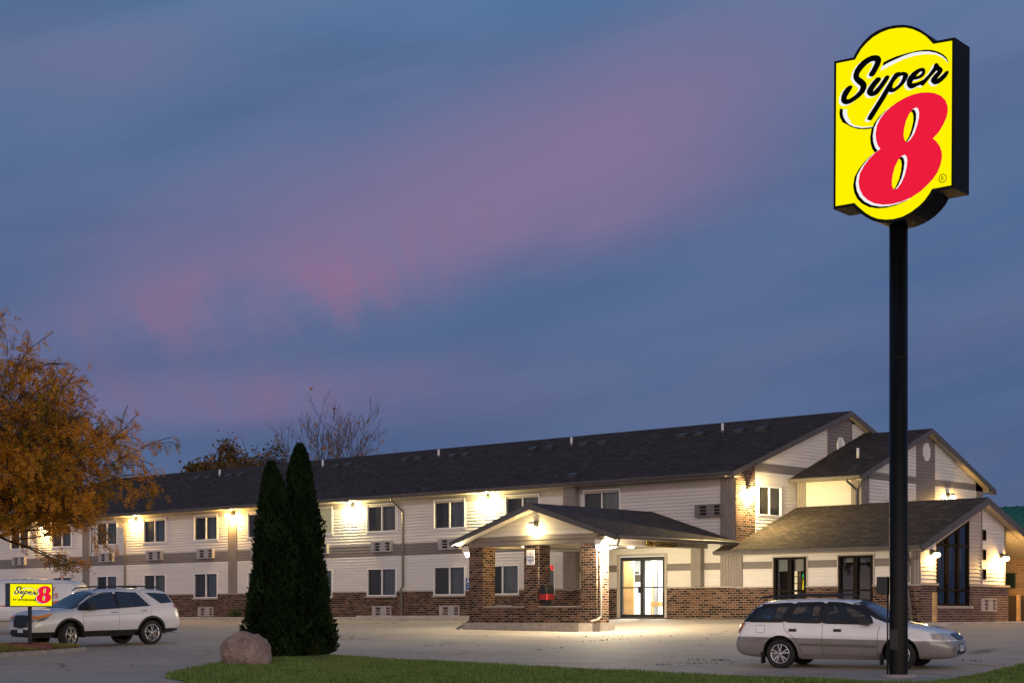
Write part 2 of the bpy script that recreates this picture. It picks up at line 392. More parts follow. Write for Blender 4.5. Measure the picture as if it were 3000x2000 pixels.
def tag(o, label, cat, group=None, kind=None):
    if label: o['label'] = label
    if cat: o['category'] = cat
    if group: o['group'] = group
    if kind: o['kind'] = kind
    return o
def empty(name, loc, rz=0.0, label=None, cat=None, group=None):
    o = bpy.data.objects.new(name, None); COL.objects.link(o); o.empty_display_size = .3
    o.location = loc; o.rotation_euler = (0, 0, rz); tag(o, label, cat, group); return o
def structure(o): o['kind'] = 'structure'; return o
def light(name, typ, loc, power, color, parent=None, size=0.07, rot=None, **kw):
    d = bpy.data.lights.new(name, typ); d.energy = power; d.color = color
    if typ in ('POINT', 'SPOT'): d.shadow_soft_size = size
    for k, v in kw.items(): setattr(d, k, v)
    o = bpy.data.objects.new(name, d); COL.objects.link(o); o.location = loc
    if rot: o.rotation_euler = rot
    if parent: o.parent = parent
    return o
def text_mesh(txt, size, put, name, material, parent, bold=0.0, align='LEFT', space=1.0):
    """lettering as a real flat mesh; put(u, w) -> local point"""
    cu = bpy.data.curves.new('lettering', 'FONT'); cu.body = txt; cu.size = size; cu.align_x = align; cu.space_character = space; cu.offset = bold
    ob = bpy.data.objects.new('lettering', cu); COL.objects.link(ob)
    me0 = bpy.data.meshes.new_from_object(ob.evaluated_get(bpy.context.evaluated_depsgraph_get()))
    mb = MB(); mb.v = [tuple(put(v.co.x, v.co.y)) for v in me0.vertices]
    for p in me0.polygons: mb.f.append(tuple(p.vertices)); mb.mi.append(0); mb.sm.append(False)
    bpy.data.objects.remove(ob); bpy.data.meshes.remove(me0); bpy.data.curves.remove(cu)
    return mb.build(name, material, parent, fix=False)
def fill_shape(loops):
    """triangulate closed 2D loops (even-odd holes) -> verts2d, faces"""
    cu = bpy.data.curves.new('outline', 'CURVE'); cu.dimensions = '2D'; cu.fill_mode = 'BOTH'
    for lp in loops:
        sp = cu.splines.new('POLY'); sp.points.add(len(lp) - 1); sp.use_cyclic_u = True
        for q, (x, y) in zip(sp.points, lp): q.co = (x, y, 0, 1)
    ob = bpy.data.objects.new('outline', cu); COL.objects.link(ob)
    me0 = bpy.data.meshes.new_from_object(ob.evaluated_get(bpy.context.evaluated_depsgraph_get()))
    vs = [(v.co.x, v.co.y) for v in me0.vertices]; fs = [tuple(p.vertices) for p in me0.polygons]
    bpy.data.objects.remove(ob); bpy.data.meshes.remove(me0); bpy.data.curves.remove(cu)
    return vs, fs

# ------------------------------------------------------------------ ground
def ground():
    def axis(lo, hi, a, b, step):
        fine = list(np.arange(a, b + 1e-6, step)); lead = []; x = a; st = step
        while x > lo: st *= 1.5; x -= st; lead.append(max(x, lo))
        tail = []; x = b; st = step
        while x < hi: st *= 1.5; x += st; tail.append(min(x, hi))
        return np.array(lead[::-1] + fine + tail)
    S = axis(-1500, 1500, -60, 40, .8); B = axis(-1200, 2500, -60, 3, .5)
    SS, BB = np.meshgrid(S, B, indexing='ij'); Z = hsb(SS, BB)
    X = CORNER.x + A.x * SS + V.x * BB; Y = CORNER.y + A.y * SS + V.y * BB
    n, m = SS.shape
    verts = np.stack([X, Y, Z], -1).reshape(-1, 3)
    idx = np.arange(n * m).reshape(n, m)
    f = np.stack([idx[:-1, :-1], idx[1:, :-1], idx[1:, 1:], idx[:-1, 1:]], -1).reshape(-1, 4)
    me = bpy.data.meshes.new('parking_lot'); me.from_pydata(verts.tolist(), [], f.tolist()); me.materials.append(M_CONC)
    me.polygons.foreach_set('use_smooth', [True] * len(f)); me.update()
    o = bpy.data.objects.new('parking_lot', me); COL.objects.link(o); structure(o)
ground()

def point_in(poly, x, y):
    ins = False; j = len(poly) - 1
    for i in range(len(poly)):
        xi, yi = poly[i]; xj, yj = poly[j]
        if (yi > y) != (yj > y) and x < (xj - xi) * (y - yi) / (yj - yi) + xi: ins = not ins
        j = i
    return ins
def smooth_poly(poly, it=2):
    for _ in range(it):
        out = []
        for i in range(len(poly)):
            a, b = poly[i], poly[(i + 1) % len(poly)]
            out += [(a[0] * .75 + b[0] * .25, a[1] * .75 + b[1] * .25), (a[0] * .25 + b[0] * .75, a[1] * .25 + b[1] * .75)]
        poly = out
    return poly
def dist_edge(poly, x, y):
    d = 1e9
    for i in range(len(poly)):
        ax, ay = poly[i]; bx, by = poly[(i + 1) % len(poly)]
        t = max(0, min(1, ((x - ax) * (bx - ax) + (y - ay) * (by - ay)) / max(1e-9, (bx - ax) ** 2 + (by - ay) ** 2)))
        d = min(d, math.hypot(x - ax - t * (bx - ax), y - ay - t * (by - ay)))
    return d
def island(name, poly, top, mound, kerb=True, cell=.6, bound=None, gmat=None, blades=0, bl=(.05, .09), zone=None):
    """raised planted ground: a bmesh grid cut to the outline, a kerb round it and separate grass blades"""
    hh = lambda x, y: hxy(x, y) + top + mound * min(1, dist_edge(poly, x, y) / 1.2) ** .7
    bm = bmesh.new(); vs = [bm.verts.new((x, y, 0)) for x, y in poly]; bm.faces.new(vs)
    xs = [p[0] for p in poly]; ys = [p[1] for p in poly]
    if bound: x0, x1, y0, y1 = bound
    else: x0, x1, y0, y1 = min(xs), max(xs), min(ys), max(ys)
    for k in np.arange(x0, x1, cell): bmesh.ops.bisect_plane(bm, geom=bm.faces[:] + bm.edges[:] + bm.verts[:], plane_co=(k, 0, 0), plane_no=(1, 0, 0))
    for k in np.arange(y0, y1, cell): bmesh.ops.bisect_plane(bm, geom=bm.faces[:] + bm.edges[:] + bm.verts[:], plane_co=(0, k, 0), plane_no=(0, 1, 0))
    for v in bm.verts: v.co.z = hh(v.co.x, v.co.y) + random.uniform(-.006, .006)
    bmesh.ops.recalc_face_normals(bm, faces=bm.faces)
    me = bpy.data.meshes.new(name); bm.to_mesh(me); bm.free(); me.materials.append(M_SOIL)
    for p in me.polygons:
        p.use_smooth = True
        if p.normal.z < 0: p.flip()
    o = bpy.data.objects.new(name, me); COL.objects.link(o); structure(o)
    if kerb:
        mb = MB(); n = len(poly); area = sum(poly[i][0] * poly[(i + 1) % n][1] - poly[(i + 1) % n][0] * poly[i][1] for i in range(n))
        sg = 1 if area > 0 else -1; ring = []
        for i in range(n):
            a, b, c = Vector(poly[i - 1]), Vector(poly[i]), Vector(poly[(i + 1) % n])
            t = (c - a).normalized(); ring.append((b, Vector((t.y, -t.x)) * sg))
        prof = [(-.03, top - .004), (.10, top - .004), (.135, top - .03), (.165, -.05)]
        for i in range(n):
            for k in range(3):
                q = []
                for (b, nn), kk in ((ring[i], k), (ring[(i + 1) % n], k), (ring[(i + 1) % n], k + 1), (ring[i], k + 1)):
                    p = b + nn * prof[kk][0]; q.append((p.x, p.y, hxy(p.x, p.y) + prof[kk][1]))
                mb.poly(q, 0, True)
        structure(mb.build('kerb', M_KERB))
    if blades:
        V_, F_ = [], []; k = 0; cx0, cx1, cy0, cy1 = zone
        tries = rng.random((blades * 3, 2))
        for tx, ty in tries:
            if k >= blades: break
            x = cx0 + (cx1 - cx0) * tx; y = cy0 + (cy1 - cy0) * ty
            if not point_in(poly, x, y): continue
            z = hh(x, y); a = random.uniform(0, 6.28); w = random.uniform(.007, .014); l = random.uniform(*bl) * (1 + .5 * math.sin(x * 2.3 + 1.7 * math.sin(y * 1.9)) * math.sin(y * 3.1 + x))
            ca, sa = math.cos(a) * w, math.sin(a) * w; lx, ly = random.gauss(0, .03), random.gauss(0, .03)
            i = len(V_); V_ += [(x - ca, y - sa, z - .005), (x + ca, y + sa, z - .005), (x + lx, y + ly, z + l)]; F_.append((i, i + 1, i + 2)); k += 1
        me = bpy.data.meshes.new('grass'); me.from_pydata(V_, [], F_); me.materials.append(gmat)
        g_ = bpy.data.objects.new('grass', me); COL.objects.link(g_); g_['kind'] = 'stuff'
    return hh
LAWN = smooth_poly([(-6.85, 34.2), (-7.15, 36.0), (-7.1, 38.2), (-6.75, 39.9), (-6.95, 42.6), (-6.2, 44.3), (-4.9, 44.35), (-4.2, 43.2), (-2.0, 40.7), (0.4, 38.0)], 0)
LAWN = [(-5.6, 31.0), (-6.3, 33.0)] + LAWN + [(2.78, 35.2), (5.5, 32.9), (7.0, 31.55), (7.55, 31.35), (8.26, 32.46), (9.5, 34.5), (10.87, 36.76), (13.5, 41), (22, 43), (34, 38), (34, 22), (10, 24), (-3, 26)]
LAWN_H = island('lawn', LAWN, .075, .02, cell=.7, bound=(-8, 14, 30, 45), gmat=M_GRASS, blades=95000, bl=(.03, .075), zone=(-7.3, 11.5, 29.2, 44.4))
ISL = [(-12.55, 50.25), (-12.35, 49.75), (-12.45, 49.0), (-12.9, 47.5), (-13.7, 45.9), (-15.5, 44.0), (-18.5, 41.5), (-24, 39), (-28, 43), (-25, 49), (-17.5, 50.3), (-14.5, 50.45), (-13.2, 50.5)]
ISL_H = island('lawn', ISL, .12, .10, gmat=M_GRASS2, blades=17000, bl=(.03, .075), zone=(-16.5, -12.3, 43.5, 50.6))

def strip(name, pts, width, material, off=.008, taper=False):
    """painted line laid on the lot, following its fall"""
    mb = MB(); pts = [Vector(p) for p in pts]; L = []
    for a, b in zip(pts[:-1], pts[1:]):
        n = max(1, int((b - a).length / .4)); L += [a.lerp(b, k / n) for k in range(n)]
    L.append(pts[-1])
    for i in range(len(L) - 1):
        d = (L[i + 1] - L[i]).normalized(); nn = Vector((-d.y, d.x)) * width / 2; q = []
        for p in (L[i] - nn, L[i + 1] - nn, L[i + 1] + nn, L[i] + nn): q.append((p.x, p.y, hxy(p.x, p.y) + off))
        mb.poly(q)
    return mb.build(name, material)
for nm, pts, w_, m_ in (('parking_line', [(3.35, 38.6), (4.01, 39.88)], .10, M_WLINE), ('parking_line', [(10.14, 38.38), (10.9, 36.1)], .10, M_YLINE),
                        ('parking_line', [(8.0, 36.25), (9.3, 34.1)], .10, M_YLINE), ('parking_line', [(-4.62, 58.56), (-2.0, 57.0), (.71, 55.12)], .11, M_YLINE),
                        ('parking_line', [(-13.09, 72.9), (-11.23, 73.4)], .10, M_YLINE), ('parking_line', [(-10.4, 56.5), (-8.6, 58.4)], .10, M_YLINE),
                        ('parking_line', [(14.2, 44.5), (13.0, 42.9)], .10, M_YLINE)):
    structure(strip(nm, pts, w_, m_))

# sidewalk in front of the rooms, its kerb, the raised patch and the pad under the canopy
def slab(name, s0, s1, b0, b1, top, material, n=1, slope=0.0, label=None):
    mb = MB()
    for k in range(n):
        a = s0 + (s1 - s0) * k / n; c = s0 + (s1 - s0) * (k + 1) / n - (.012 if n > 1 else 0)
        pts = [W(a, b0), W(c, b0), W(c, b1), W(a, b1)]
        zt = [top - slope, top - slope, top, top]
        lo = [(p.x, p.y, float(hxy(p.x, p.y)) - .12) for p in pts]; hi = [(p.x, p.y, z_) for p, z_ in zip(pts, zt)]
        mb.poly(hi)
        for i in range(4): j = (i + 1) % 4; mb.poly([lo[i], lo[j], hi[j], hi[i]])
    return mb.build(name, material)
structure(slab('sidewalk', -62, -8.2, -1.5, 0.0, .015, M_WALK, 36, .02))
structure(slab('sidewalk', -19.2, -13.0, -.75, 0.0, .075, M_WALK, 4))
mbw = MB()
q = [(7.4, -1.0), (8.9, -1.0), (8.9, 20.0), (7.4, 20.0)]
mbw.poly([tuple(W(s_, b_, float(hsb(s_, b_)) + .10)) for s_, b_ in q])
for i in range(4):
    j = (i + 1) % 4
    mbw.poly([tuple(W(*q[i], float(hsb(*q[i])) - .1)), tuple(W(*q[j], float(hsb(*q[j])) - .1)), tuple(W(*q[j], float(hsb(*q[j])) + .1)), tuple(W(*q[i], float(hsb(*q[i])) + .1))])
structure(mbw.build('sidewalk', M_WALK))

# ------------------------------------------------------------------ the motel
MOTEL = empty('motel_building', W(0, 0, 0), ROTZ, 'long two-storey motel with cream siding, brown brick base and dark shingle roofs', 'motel')
def fput(b0): return lambda t, z, out=0.0: (t, b0 - out, z)        # facade-facing wall
def gput(s0): return lambda t, z, out=0.0: (s0 + out, t, z)        # gable-facing wall
LAP = .127
def cut(a0, a1, holes, z0, z1):
    """intervals of [a0,a1] not covered by holes that overlap z0..z1"""
    iv = [(a0, a1)]
    for h0, h1, hz0, hz1 in holes:
        if hz1 <= z0 + 1e-4 or hz0 >= z1 - 1e-4: continue
        nx = []
        for p, q in iv:
            if h1 <= p or h0 >= q: nx.append((p, q)); continue
            if h0 > p: nx.append((p, h0))
            if h1 < q: nx.append((h1, q))
        iv = nx
    return iv
def siding(mb, put, lo, hi, z0, z1, holes=(), lap=LAP, d=.026, gap=.020, mi=0, base=0.0):
    """real lapped boards: each course leans out at its foot and has an underside"""
    lo_ = lo if callable(lo) else (lambda z: lo); hi_ = hi if callable(hi) else (lambda z: hi)
    k0 = math.floor((z0 - base) / lap); cuts = sorted({z for h in holes for z in h[2:4]})
    k = k0
    while base + k * lap < z1 - 1e-6:
        c0 = base + k * lap; c1 = c0 + lap
        zs = [max(c0, z0)] + sorted({z for z in cuts + [c0 + gap] if max(c0, z0) + 1e-4 < z < min(c1, z1) - 1e-4}) + [min(c1, z1)]
        for a, b in zip(zs[:-1], zs[1:]):
            if b - a < 1e-4: continue
            if b - c0 <= gap + 1e-6: oa = ob = -.006                      # shadow gap under the lip above
            else: oa = d * (1 - (a - c0) / lap); ob = d * (1 - (b - c0) / lap)
            L0, R0, L1, R1 = lo_(a), hi_(a), lo_(b), hi_(b)
            if R0 - L0 < 1e-3: continue
            if R1 < L1: R1 = L1 = (R1 + L1) / 2
            if L0 == L1 and R0 == R1:
                for p, q in cut(L0, R0, holes, a, b): mb.poly([put(p, a, oa), put(q, a, oa), put(q, b, ob), put(p, b, ob)], mi)
            else: mb.poly([put(L0, a, oa), put(R0, a, oa), put(R1, b, ob), put(L1, b, ob)], mi)
            if abs(a - c0 - gap) < 1e-6:
                for p, q in cut(L0, R0, holes, a, b): mb.poly([put(p, a, oa), put(q, a, oa), put(q, a, -.006), put(p, a, -.006)], mi)
        k += 1
def flatwall(mb, put, a0, a1, z0, z1, holes=(), out=.03, mi=0, ret=True):
    cs = sorted({a0, a1} | {x for h in holes for x in h[:2] if a0 < x < a1})
    for p, q in zip(cs[:-1], cs[1:]):
        m = (p + q) / 2; segs = cut(z0, z1, [(h[2], h[3], h[0], h[1]) for h in holes if h[0] < m < h[1]], p, q)
        for u, w in segs: mb.poly([put(p, u, out), put(q, u, out), put(q, w, out), put(p, w, out)], mi)
    if ret:
        mb.poly([put(a0, z1, out), put(a1, z1, out), put(a1, z1, -.01), put(a0, z1, -.01)], mi)
        for a in (a0, a1): mb.poly([put(a, z0, out), put(a, z1, out), put(a, z1, -.01), put(a, z0, -.01)], mi)
def pbox(mb, put, a0, a1, z0, z1, o0, o1, mi=0):
    P = lambda a, z, o: put(a, z, o)
    n = len(mb.v); mb.v += [P(a, z, o) for o in (o0, o1) for z in (z0, z1) for a in (a0, a1)]
    for q in ((0, 2, 3, 1), (4, 5, 7, 6), (0, 1, 5, 4), (1, 3, 7, 5), (3, 2, 6, 7), (2, 0, 4, 6)):
        mb.f.append(tuple(n + k for k in q)); mb.mi.append(mi); mb.sm.append(False)
def boards(mb, put, a0, a1, z0, z1, o=.03, w=.115, mi=0):
    n = max(1, round((a1 - a0) / w)); w = (a1 - a0) / n
    for k in range(n):
        x = a0 + k * w; pbox(mb, put, x, x + w * .82, z0, z1, -.01, o, mi); pbox(mb, put, x + w * .82, x + w, z0, z1, -.01, o - .014, mi)

def window(put, c, z0, z1, w=1.83, parent=None, sill=False, screen=0, lit=False, curtain=None):
    a0, a1 = c - w / 2, c + w / 2; fw = .042; mb = MB()
    for q in ((a0, a1, z1 - fw, z1), (a0, a1, z0, z0 + fw), (a0, a0 + fw, z0 + fw, z1 - fw), (a1 - fw, a1, z0 + fw, z1 - fw)): pbox(mb, put, *q, -.10, .045)
    pbox(mb, put, c - .024, c + .024, z0 + fw, z1 - fw, -.07, .02)
    fr = mb.build('window', M_WHITE, parent); jc = MB()
    for q in ((a0 - .055, a1 + .055, z1, z1 + .055), (a0 - .055, a1 + .055, z0 - .055, z0), (a0 - .055, a0, z0, z1), (a1, a1 + .055, z0, z1)): pbox(jc, put, *q, .0, .030)
    jc.build('window_trim', M_SID, fr)
    for k, (x0, x1) in enumerate(((a0 + fw, c - .024), (c + .024, a1 - fw))):
        p = MB(); p.poly([put(x0, z0 + fw, -.035), put(x1, z0 + fw, -.035), put(x1, z1 - fw, -.035), put(x0, z1 - fw, -.035)])
        p.build('pane', M_SCREEN if k == screen else M_PANE, fr, fix=False)
    cov = random.choice([1, 1, 1, .62, .8, 1]); cmat = random.choice([M_CURT, M_CURT, M_CURT2, M_CURT3])
    cu = MB(); n = 40; xs = [a0 + .02 + (a1 - a0 - .04) * i / n for i in range(n + 1)]; ph = random.uniform(0, 6)
    dd = [-.17 - .03 * math.sin(i * 1.35 + ph + .5 * math.sin(i * .4 + ph)) for i in range(n + 1)]
    for i in range(n):
        if i < n * (1 - cov): continue
        cu.poly([put(xs[i], z0 + .02, dd[i]), put(xs[i + 1], z0 + .02, dd[i + 1]), put(xs[i + 1], z1 - .02, dd[i + 1]), put(xs[i], z1 - .02, dd[i])], 0, True)
    cu.build('curtain', M_LITCURT if lit else (curtain or cmat), fr, fix=False)
    if sill:
        sm = MB(); pbox(sm, put, a0 - .04, a1 + .06, z0 - .065, z0 - .001, .0, .10); sm.build('sill', M_CAP, fr)
    bk = MB(); pbox(bk, put, a0 - .01, a1 + .01, z0 - .01, z1 + .01, -.42, -.40)
    pbox(bk, put, a0 - .02, a0 - .005, z0, z1, -.40, -.11); pbox(bk, put, a1 + .005, a1 + .02, z0, z1, -.40, -.11)
    bk.build('window_recess', M_DARK, fr)
    return fr
def aircon(put, a0, a1, z0, z1, parent, out=.17, material=None):
    mb = MB(); fw = .055; mtl = material or M_ACB
    for q in ((a0, a1, z1 - fw, z1), (a0, a1, z0, z0 + fw), (a0, a0 + .20, z0 + fw, z1 - fw), (a1 - fw, a1, z0 + fw, z1 - fw)): pbox(mb, put, *q, -.05, out)
    m = (a0 + .2 + a1) / 2; pbox(mb, put, m - .17, m + .17, z0 + fw, z1 - fw, -.05, out - .008)
    ac = mb.build('air_conditioner', mtl, parent)
    for x0, x1 in ((a0 + .2, m - .17), (m + .17, a1 - fw)):
        gr = MB()
        pbox(gr, put, x0, x1, z0 + fw, z1 - fw, 0, out - .09, 1)
        n = 3; h = (z1 - z0 - 2 * fw) / n
        for k in range(1, n): pbox(gr, put, x0, x1, z0 + fw + k * h - .016, z0 + fw + k * h + .016, out - .085, out - .006, 0)
        gr.build('grille', [mtl, M_DARK], ac)
    return ac
def downspout(pts, parent, r=.045):
    mb = MB()
    mb.tube(pts, r, seg=6, smooth=False); return mb.build('downspout', M_FASCIA, parent)

SL, SE = -49.2, 0.0            # facade ends
F0 = fput(0.0); G0 = gput(0.0)
ZT = 5.02                      # soffit height
WC = [-6.16 - 4.075 * k for k in range(11)]
UP = (3.67, 4.89); LOW = (.92, 2.10)
lows = [(c, 1.83) for c in WC[2:]]
lows = [(-11.33, 1.83), (-8.96, .88)] + lows
DOOR = (-5.25, -3.13, 0.0, 2.30)
hol = [(c - .93, c + .93, UP[0] - .01, UP[1] + .01) for c in WC] + [(c - w / 2 - .015, c + w / 2 + .015, LOW[0] - .01, LOW[1] + .01) for c, w in lows] + [DOOR]
PIL = -7.88
# siding: left part has its grey band between the storeys, the lobby part has a low narrow band
def fsid(a0, a1, bands):
    mw, mg = MB(), MB(); z = 1.10; edges = []
    for b0, b1 in bands: edges += [(z, b0, 0), (b0, b1, 1)]; z = b1
    edges.append((z, ZT, 0))
    for z0, z1, k in edges:
        if not k: siding(mw, F0, a0, a1, z0, z1, hol); continue
        for p, q in cut(a0, a1, hol, z0, z1): mg = MB(); siding(mg, F0, p, q, z0, z1, ()); mg.build('siding_band', M_TAUPE, MOTEL)
    mw.build('siding', M_SID, MOTEL)
fsid(SL, PIL, [(2.62, 3.13)]); fsid(PIL, SE, [(1.72, 1.98)])
mb = MB(); flatwall(mb, F0, SL, SE, -.6, 1.07, hol, .035); mb.build('brick_base', M_BRICK, MOTEL)
for p, q in cut(SL, SE, [(h[0] - .03, h[1] + .03, h[2], h[3]) for h in hol], 1.07, 1.125):
    mb = MB(); pbox(mb, F0, p, q, 1.072, 1.125, -.01, .075); mb.build('brick_cap', M_CAP, MOTEL)
for i, c in enumerate(WC):
    window(F0, c, *UP, parent=MOTEL, lit=(i == 4), screen=0)
for i, (c, w) in enumerate(lows):
    window(F0, c, *LOW, w=w, parent=MOTEL, sill=True, curtain=M_CURT2 if i % 3 == 1 else None)
for k in range(2, 11):
    aircon(F0, WC[k] - .52, WC[k] + .70, 2.80, 3.25, MOTEL)
    aircon(F0, WC[k] - .55, WC[k] + .62, .05, .49, MOTEL, out=.07)
aircon(F0, -12.0, -10.8, .05, .49, MOTEL, out=.07)
aircon(F0, -1.66, -.50, 3.64, 4.09, MOTEL, material=M_TRIM)
for a0, a1, o in ((-28.86, -28.23, .05), (PIL, -7.26, .28), (-40.9, -40.3, .05)):
    mb = MB(); boards(mb, F0, a0, a1, 1.13, ZT, o); mb.build('pilaster', M_BOARD, MOTEL)
mb = MB(); boards(mb, F0, -.62, .012, 1.13, ZT, .045); mb.build('corner_boards', M_BOARD, MOTEL)
mb = MB(); boards(mb, F0, -1.77, -1.34, 1.13, 2.52, .26); mb.build('pilaster', M_BOARD, MOTEL)
mb = MB(); pbox(mb, F0, SL, .0, ZT - .28, ZT - .002, .0, .03); mb.build('frieze_board', M_SOFF, MOTEL)
for s_ in (-17.0, -37.1):
    downspout([(s_ - .3, -.50, 5.06), (s_ - .3, -.48, 4.95), (s_ - .02, -.09, 4.50), (s_, -.09, 4.4), (s_, -.09, 1.32), (s_ - .12, -.13, 1.16), (s_ - .05, -.12, .95), (s_ - .05, -.12, .1)], MOTEL)

# main roof
PITCH = .355; EB = -.52; ZE = 5.19; RB = 7.42; ZR = ZE + (RB - EB) * PITCH
RS0, RS1 = SL - .3, .24
def roofslab(name, s0, s1, b0, z0, b1, z1, parent, th=.10, material=None, push=0.0, offset=(0, 0, 0)):
    mb = MB(); mb.prism([(b0, z0), (b1, z1), (b1, z1 - th), (b0, z0 - th)], s0, s1, lambda u, w, d: (d, u, w))
    return mb.build(name, material or M_SHING, parent, offset)
roof = roofslab('roof', RS0, RS1, EB, ZE, RB, ZR, MOTEL)
roofslab('roof', RS0, RS1, 2 * RB - EB, ZE, RB + .001, ZR, MOTEL)
def rake(s, b0, z0, b1, z1, parent, h=.20, w=.045, name='bargeboard', offset=(0, 0, 0)):
    mb = MB(); mb.prism([(b0, z0 - .02), (b1, z1 - .02), (b1, z1 - .02 - h), (b0, z0 - .02 - h)], s, s + w, lambda u, t, d: (d, u, t)); return mb.build(name, M_FASCIA, parent, offset)
rake(RS1 + .002, EB, ZE, RB, ZR, MOTEL); rake(RS1 + .002, 2 * RB - EB, ZE, RB + .002, ZR, MOTEL)
def gutter(s0, s1, b, z, parent, name='gutter', offset=(0, 0, 0)):
    mb = MB(); mb.prism([(b, z), (b - .10, z), (b - .12, z - .03), (b - .08, z - .13), (b, z - .13)], s0, s1, lambda u, w, d: (d, u, w)); return mb.build(name, M_FASCIA, parent, offset)
gutter(RS0, RS1, EB, ZE - .02, MOTEL)
mb = MB(); mb.box(RS0, RS1 - .005, EB, -.001, ZT, ZT + .02); mb.build('soffit', M_SOFF, MOTEL)
# rake soffit under the gable overhang
mb = MB(); mb.prism([(EB, ZE - .17), (RB, ZR - .17), (RB, ZR - .20), (EB, ZE - .20)], .03, RS1, lambda u, w, d: (d, u, w)); mb.build('soffit', M_SOFF, MOTEL)
mb = MB(); mb.prism([(2 * RB - EB, ZE - .17), (RB + .01, ZR - .17), (RB + .01, ZR - .20), (2 * RB - EB, ZE - .20)], .03, RS1, lambda u, w, d: (d, u, w)); mb.build('soffit', M_SOFF, MOTEL)
for k, s_ in enumerate((-36.78, -28.62, -20.56, -12.5, -4.57)):
    zb = ZE + (5.6 - EB) * PITCH
    p = MB(); p.tube([(s_, 5.62, zb - .05), (s_, 5.62, zb + .38)], .055, seg=10); p.build('vent_pipe', M_PVC, roof)
    p = MB(); p.lathe([(.14, zb + .02), (.07, zb + .06), (.06, zb + .09)], (s_, 5.62, 0), seg=12); p.build('pipe_flashing', M_FASCIA, roof)
M_VENT = plain('roof_vent_metal', (.030, .027, .027), .4, var=.1)
def box_vent(s_, b_, par):
    zb = ZE + (b_ - EB) * PITCH; m = MB()
    m.prism([(b_ - .20, zb - .10), (b_ - .20, zb + .045), (b_ + .0, zb + .125), (b_ + .20, zb + .12), (b_ + .20, zb + .04)], s_ - .21, s_ + .21, lambda u, w, d: (d, u, w))
    return m.build('roof_vent', M_VENT, par)
for s_ in (-38.54, -37.61, -35.84, -34.86, -30.3, -29.4, -27.44, -26.62, -22.63, -21.71, -19.5, -18.68, -14.58, -13.62, -11.65, -10.65, -6.44, -5.56, -3.63, -2.59): box_vent(s_, 5.55, roof)
box_vent(-7.83, .35, roof)

# main gable wall
zr = lambda b: ZE - .19 + (min(b, 2 * RB - b) - EB) * PITCH
rk = lambda z: EB + (z - (ZE - .19)) / PITCH            # rake position at height z
B_BR, B2 = 1.22, 3.97
ghol = [(1.41, 2.92, 3.70, 4.82)]
mw, mg = MB(), MB()
lo = lambda z: max(B_BR, rk(z)); hi = lambda z: min(6.09, 2 * RB - rk(z))
siding(mw, G0, B_BR, 5.6, 1.1, 5.30, ghol)
siding(mg, G0, lo, hi, 5.30, 5.63); siding(mw, G0, lo, hi, 5.63, 7.9)
siding(mg, G0, lambda z: max(6.09, rk(z)), lambda z: min(7.81, 2 * RB - rk(z)), 5.0, 7.9)
m3 = MB(); siding(m3, G0, 7.81, lambda z: 2 * RB - rk(z), 5.0, 7.55); m3.build('siding', M_SID, MOTEL)
mw.build('siding', M_SID, MOTEL); mg.build('siding_band', M_TAUPE, MOTEL)
mb = MB(); mb.poly([(.03, 0, -.3), (.03, B_BR, -.3), (.03, B_BR, zr(B_BR)), (.03, 0, zr(0))]); mb.poly([(.03, B_BR, -.3), (-.01, B_BR, -.3), (-.01, B_BR, zr(B_BR)), (.03, B_BR, zr(B_BR))])
mb.build('brick_strip', M_BRICK, MOTEL)
window(G0, 2.165, 3.72, 4.80, w=1.50, parent=MOTEL, curtain=M_CURT2)
mb = MB(); pbox(mb, G0, 6.06, 6.12, 5.0, zr(6.06), .0, .028); pbox(mb, G0, 7.78, 7.84, 5.0, zr(7.84), .0, .028); mb.build('corner_trim', M_TRIM, MOTEL)
def gable_vent(put, c, z, par):
    m = MB(); oc = [(.27 * math.cos(a + math.pi / 8), .36 * math.sin(a + math.pi / 8)) for a in [k * math.pi / 4 for k in range(8)]]
    inn = [(x * .78, y * .80) for x, y in oc]
    for i in range(8):
        j = (i + 1) % 8
        m.poly([put(c + oc[i][0], z + oc[i][1], .06), put(c + oc[j][0], z + oc[j][1], .06), put(c + inn[j][0], z + inn[j][1], .06), put(c + inn[i][0], z + inn[i][1], .06)])
        m.poly([put(c + oc[i][0], z + oc[i][1], .06), put(c + oc[j][0], z + oc[j][1], .06), put(c + oc[j][0], z + oc[j][1], 0), put(c + oc[i][0], z + oc[i][1], 0)])
        m.poly([put(c + inn[i][0], z + inn[i][1], .06), put(c + inn[j][0], z + inn[j][1], .06), put(c + inn[j][0], z + inn[j][1], .022), put(c + inn[i][0], z + inn[i][1], .022)])
    m.poly([put(c + x, z + y, .022) for x, y in inn])
    for k in range(-4, 5):
        yy = k * .06; hw = .20 if abs(yy) < .17 else .14
        m.poly([put(c - hw, z + yy - .018, .05), put(c + hw, z + yy - .018, .05), put(c + hw, z + yy + .012, .024), put(c - hw, z + yy + .012, .024)])
    return m.build('gable_vent', M_WHITE, par)
gable_vent(G0, 7.0, 6.62, MOTEL)
# back and far walls close the box
mb = MB(); mb.poly([(SL, 2 * RB, -.3), (0, 2 * RB, -.3), (0, 2 * RB, ZT), (SL, 2 * RB, ZT)]); mb.poly([(SL, 0, -.3), (SL, 2 * RB, -.3), (SL, 2 * RB, ZT), (SL, RB, ZR - .2), (SL, 0, ZT)])
mb.poly([(0, 9.3, -.3), (0, 2 * RB, -.3), (0, 2 * RB, ZT), (0, 9.3, ZT)]); mb.build('back_wall', M_SID, MOTEL)

m = MB(); m.box(SL, RS1 - .005, 2 * RB + .002, 2 * RB - EB, ZT, ZT + .02); m.build('soffit', M_SOFF, MOTEL)
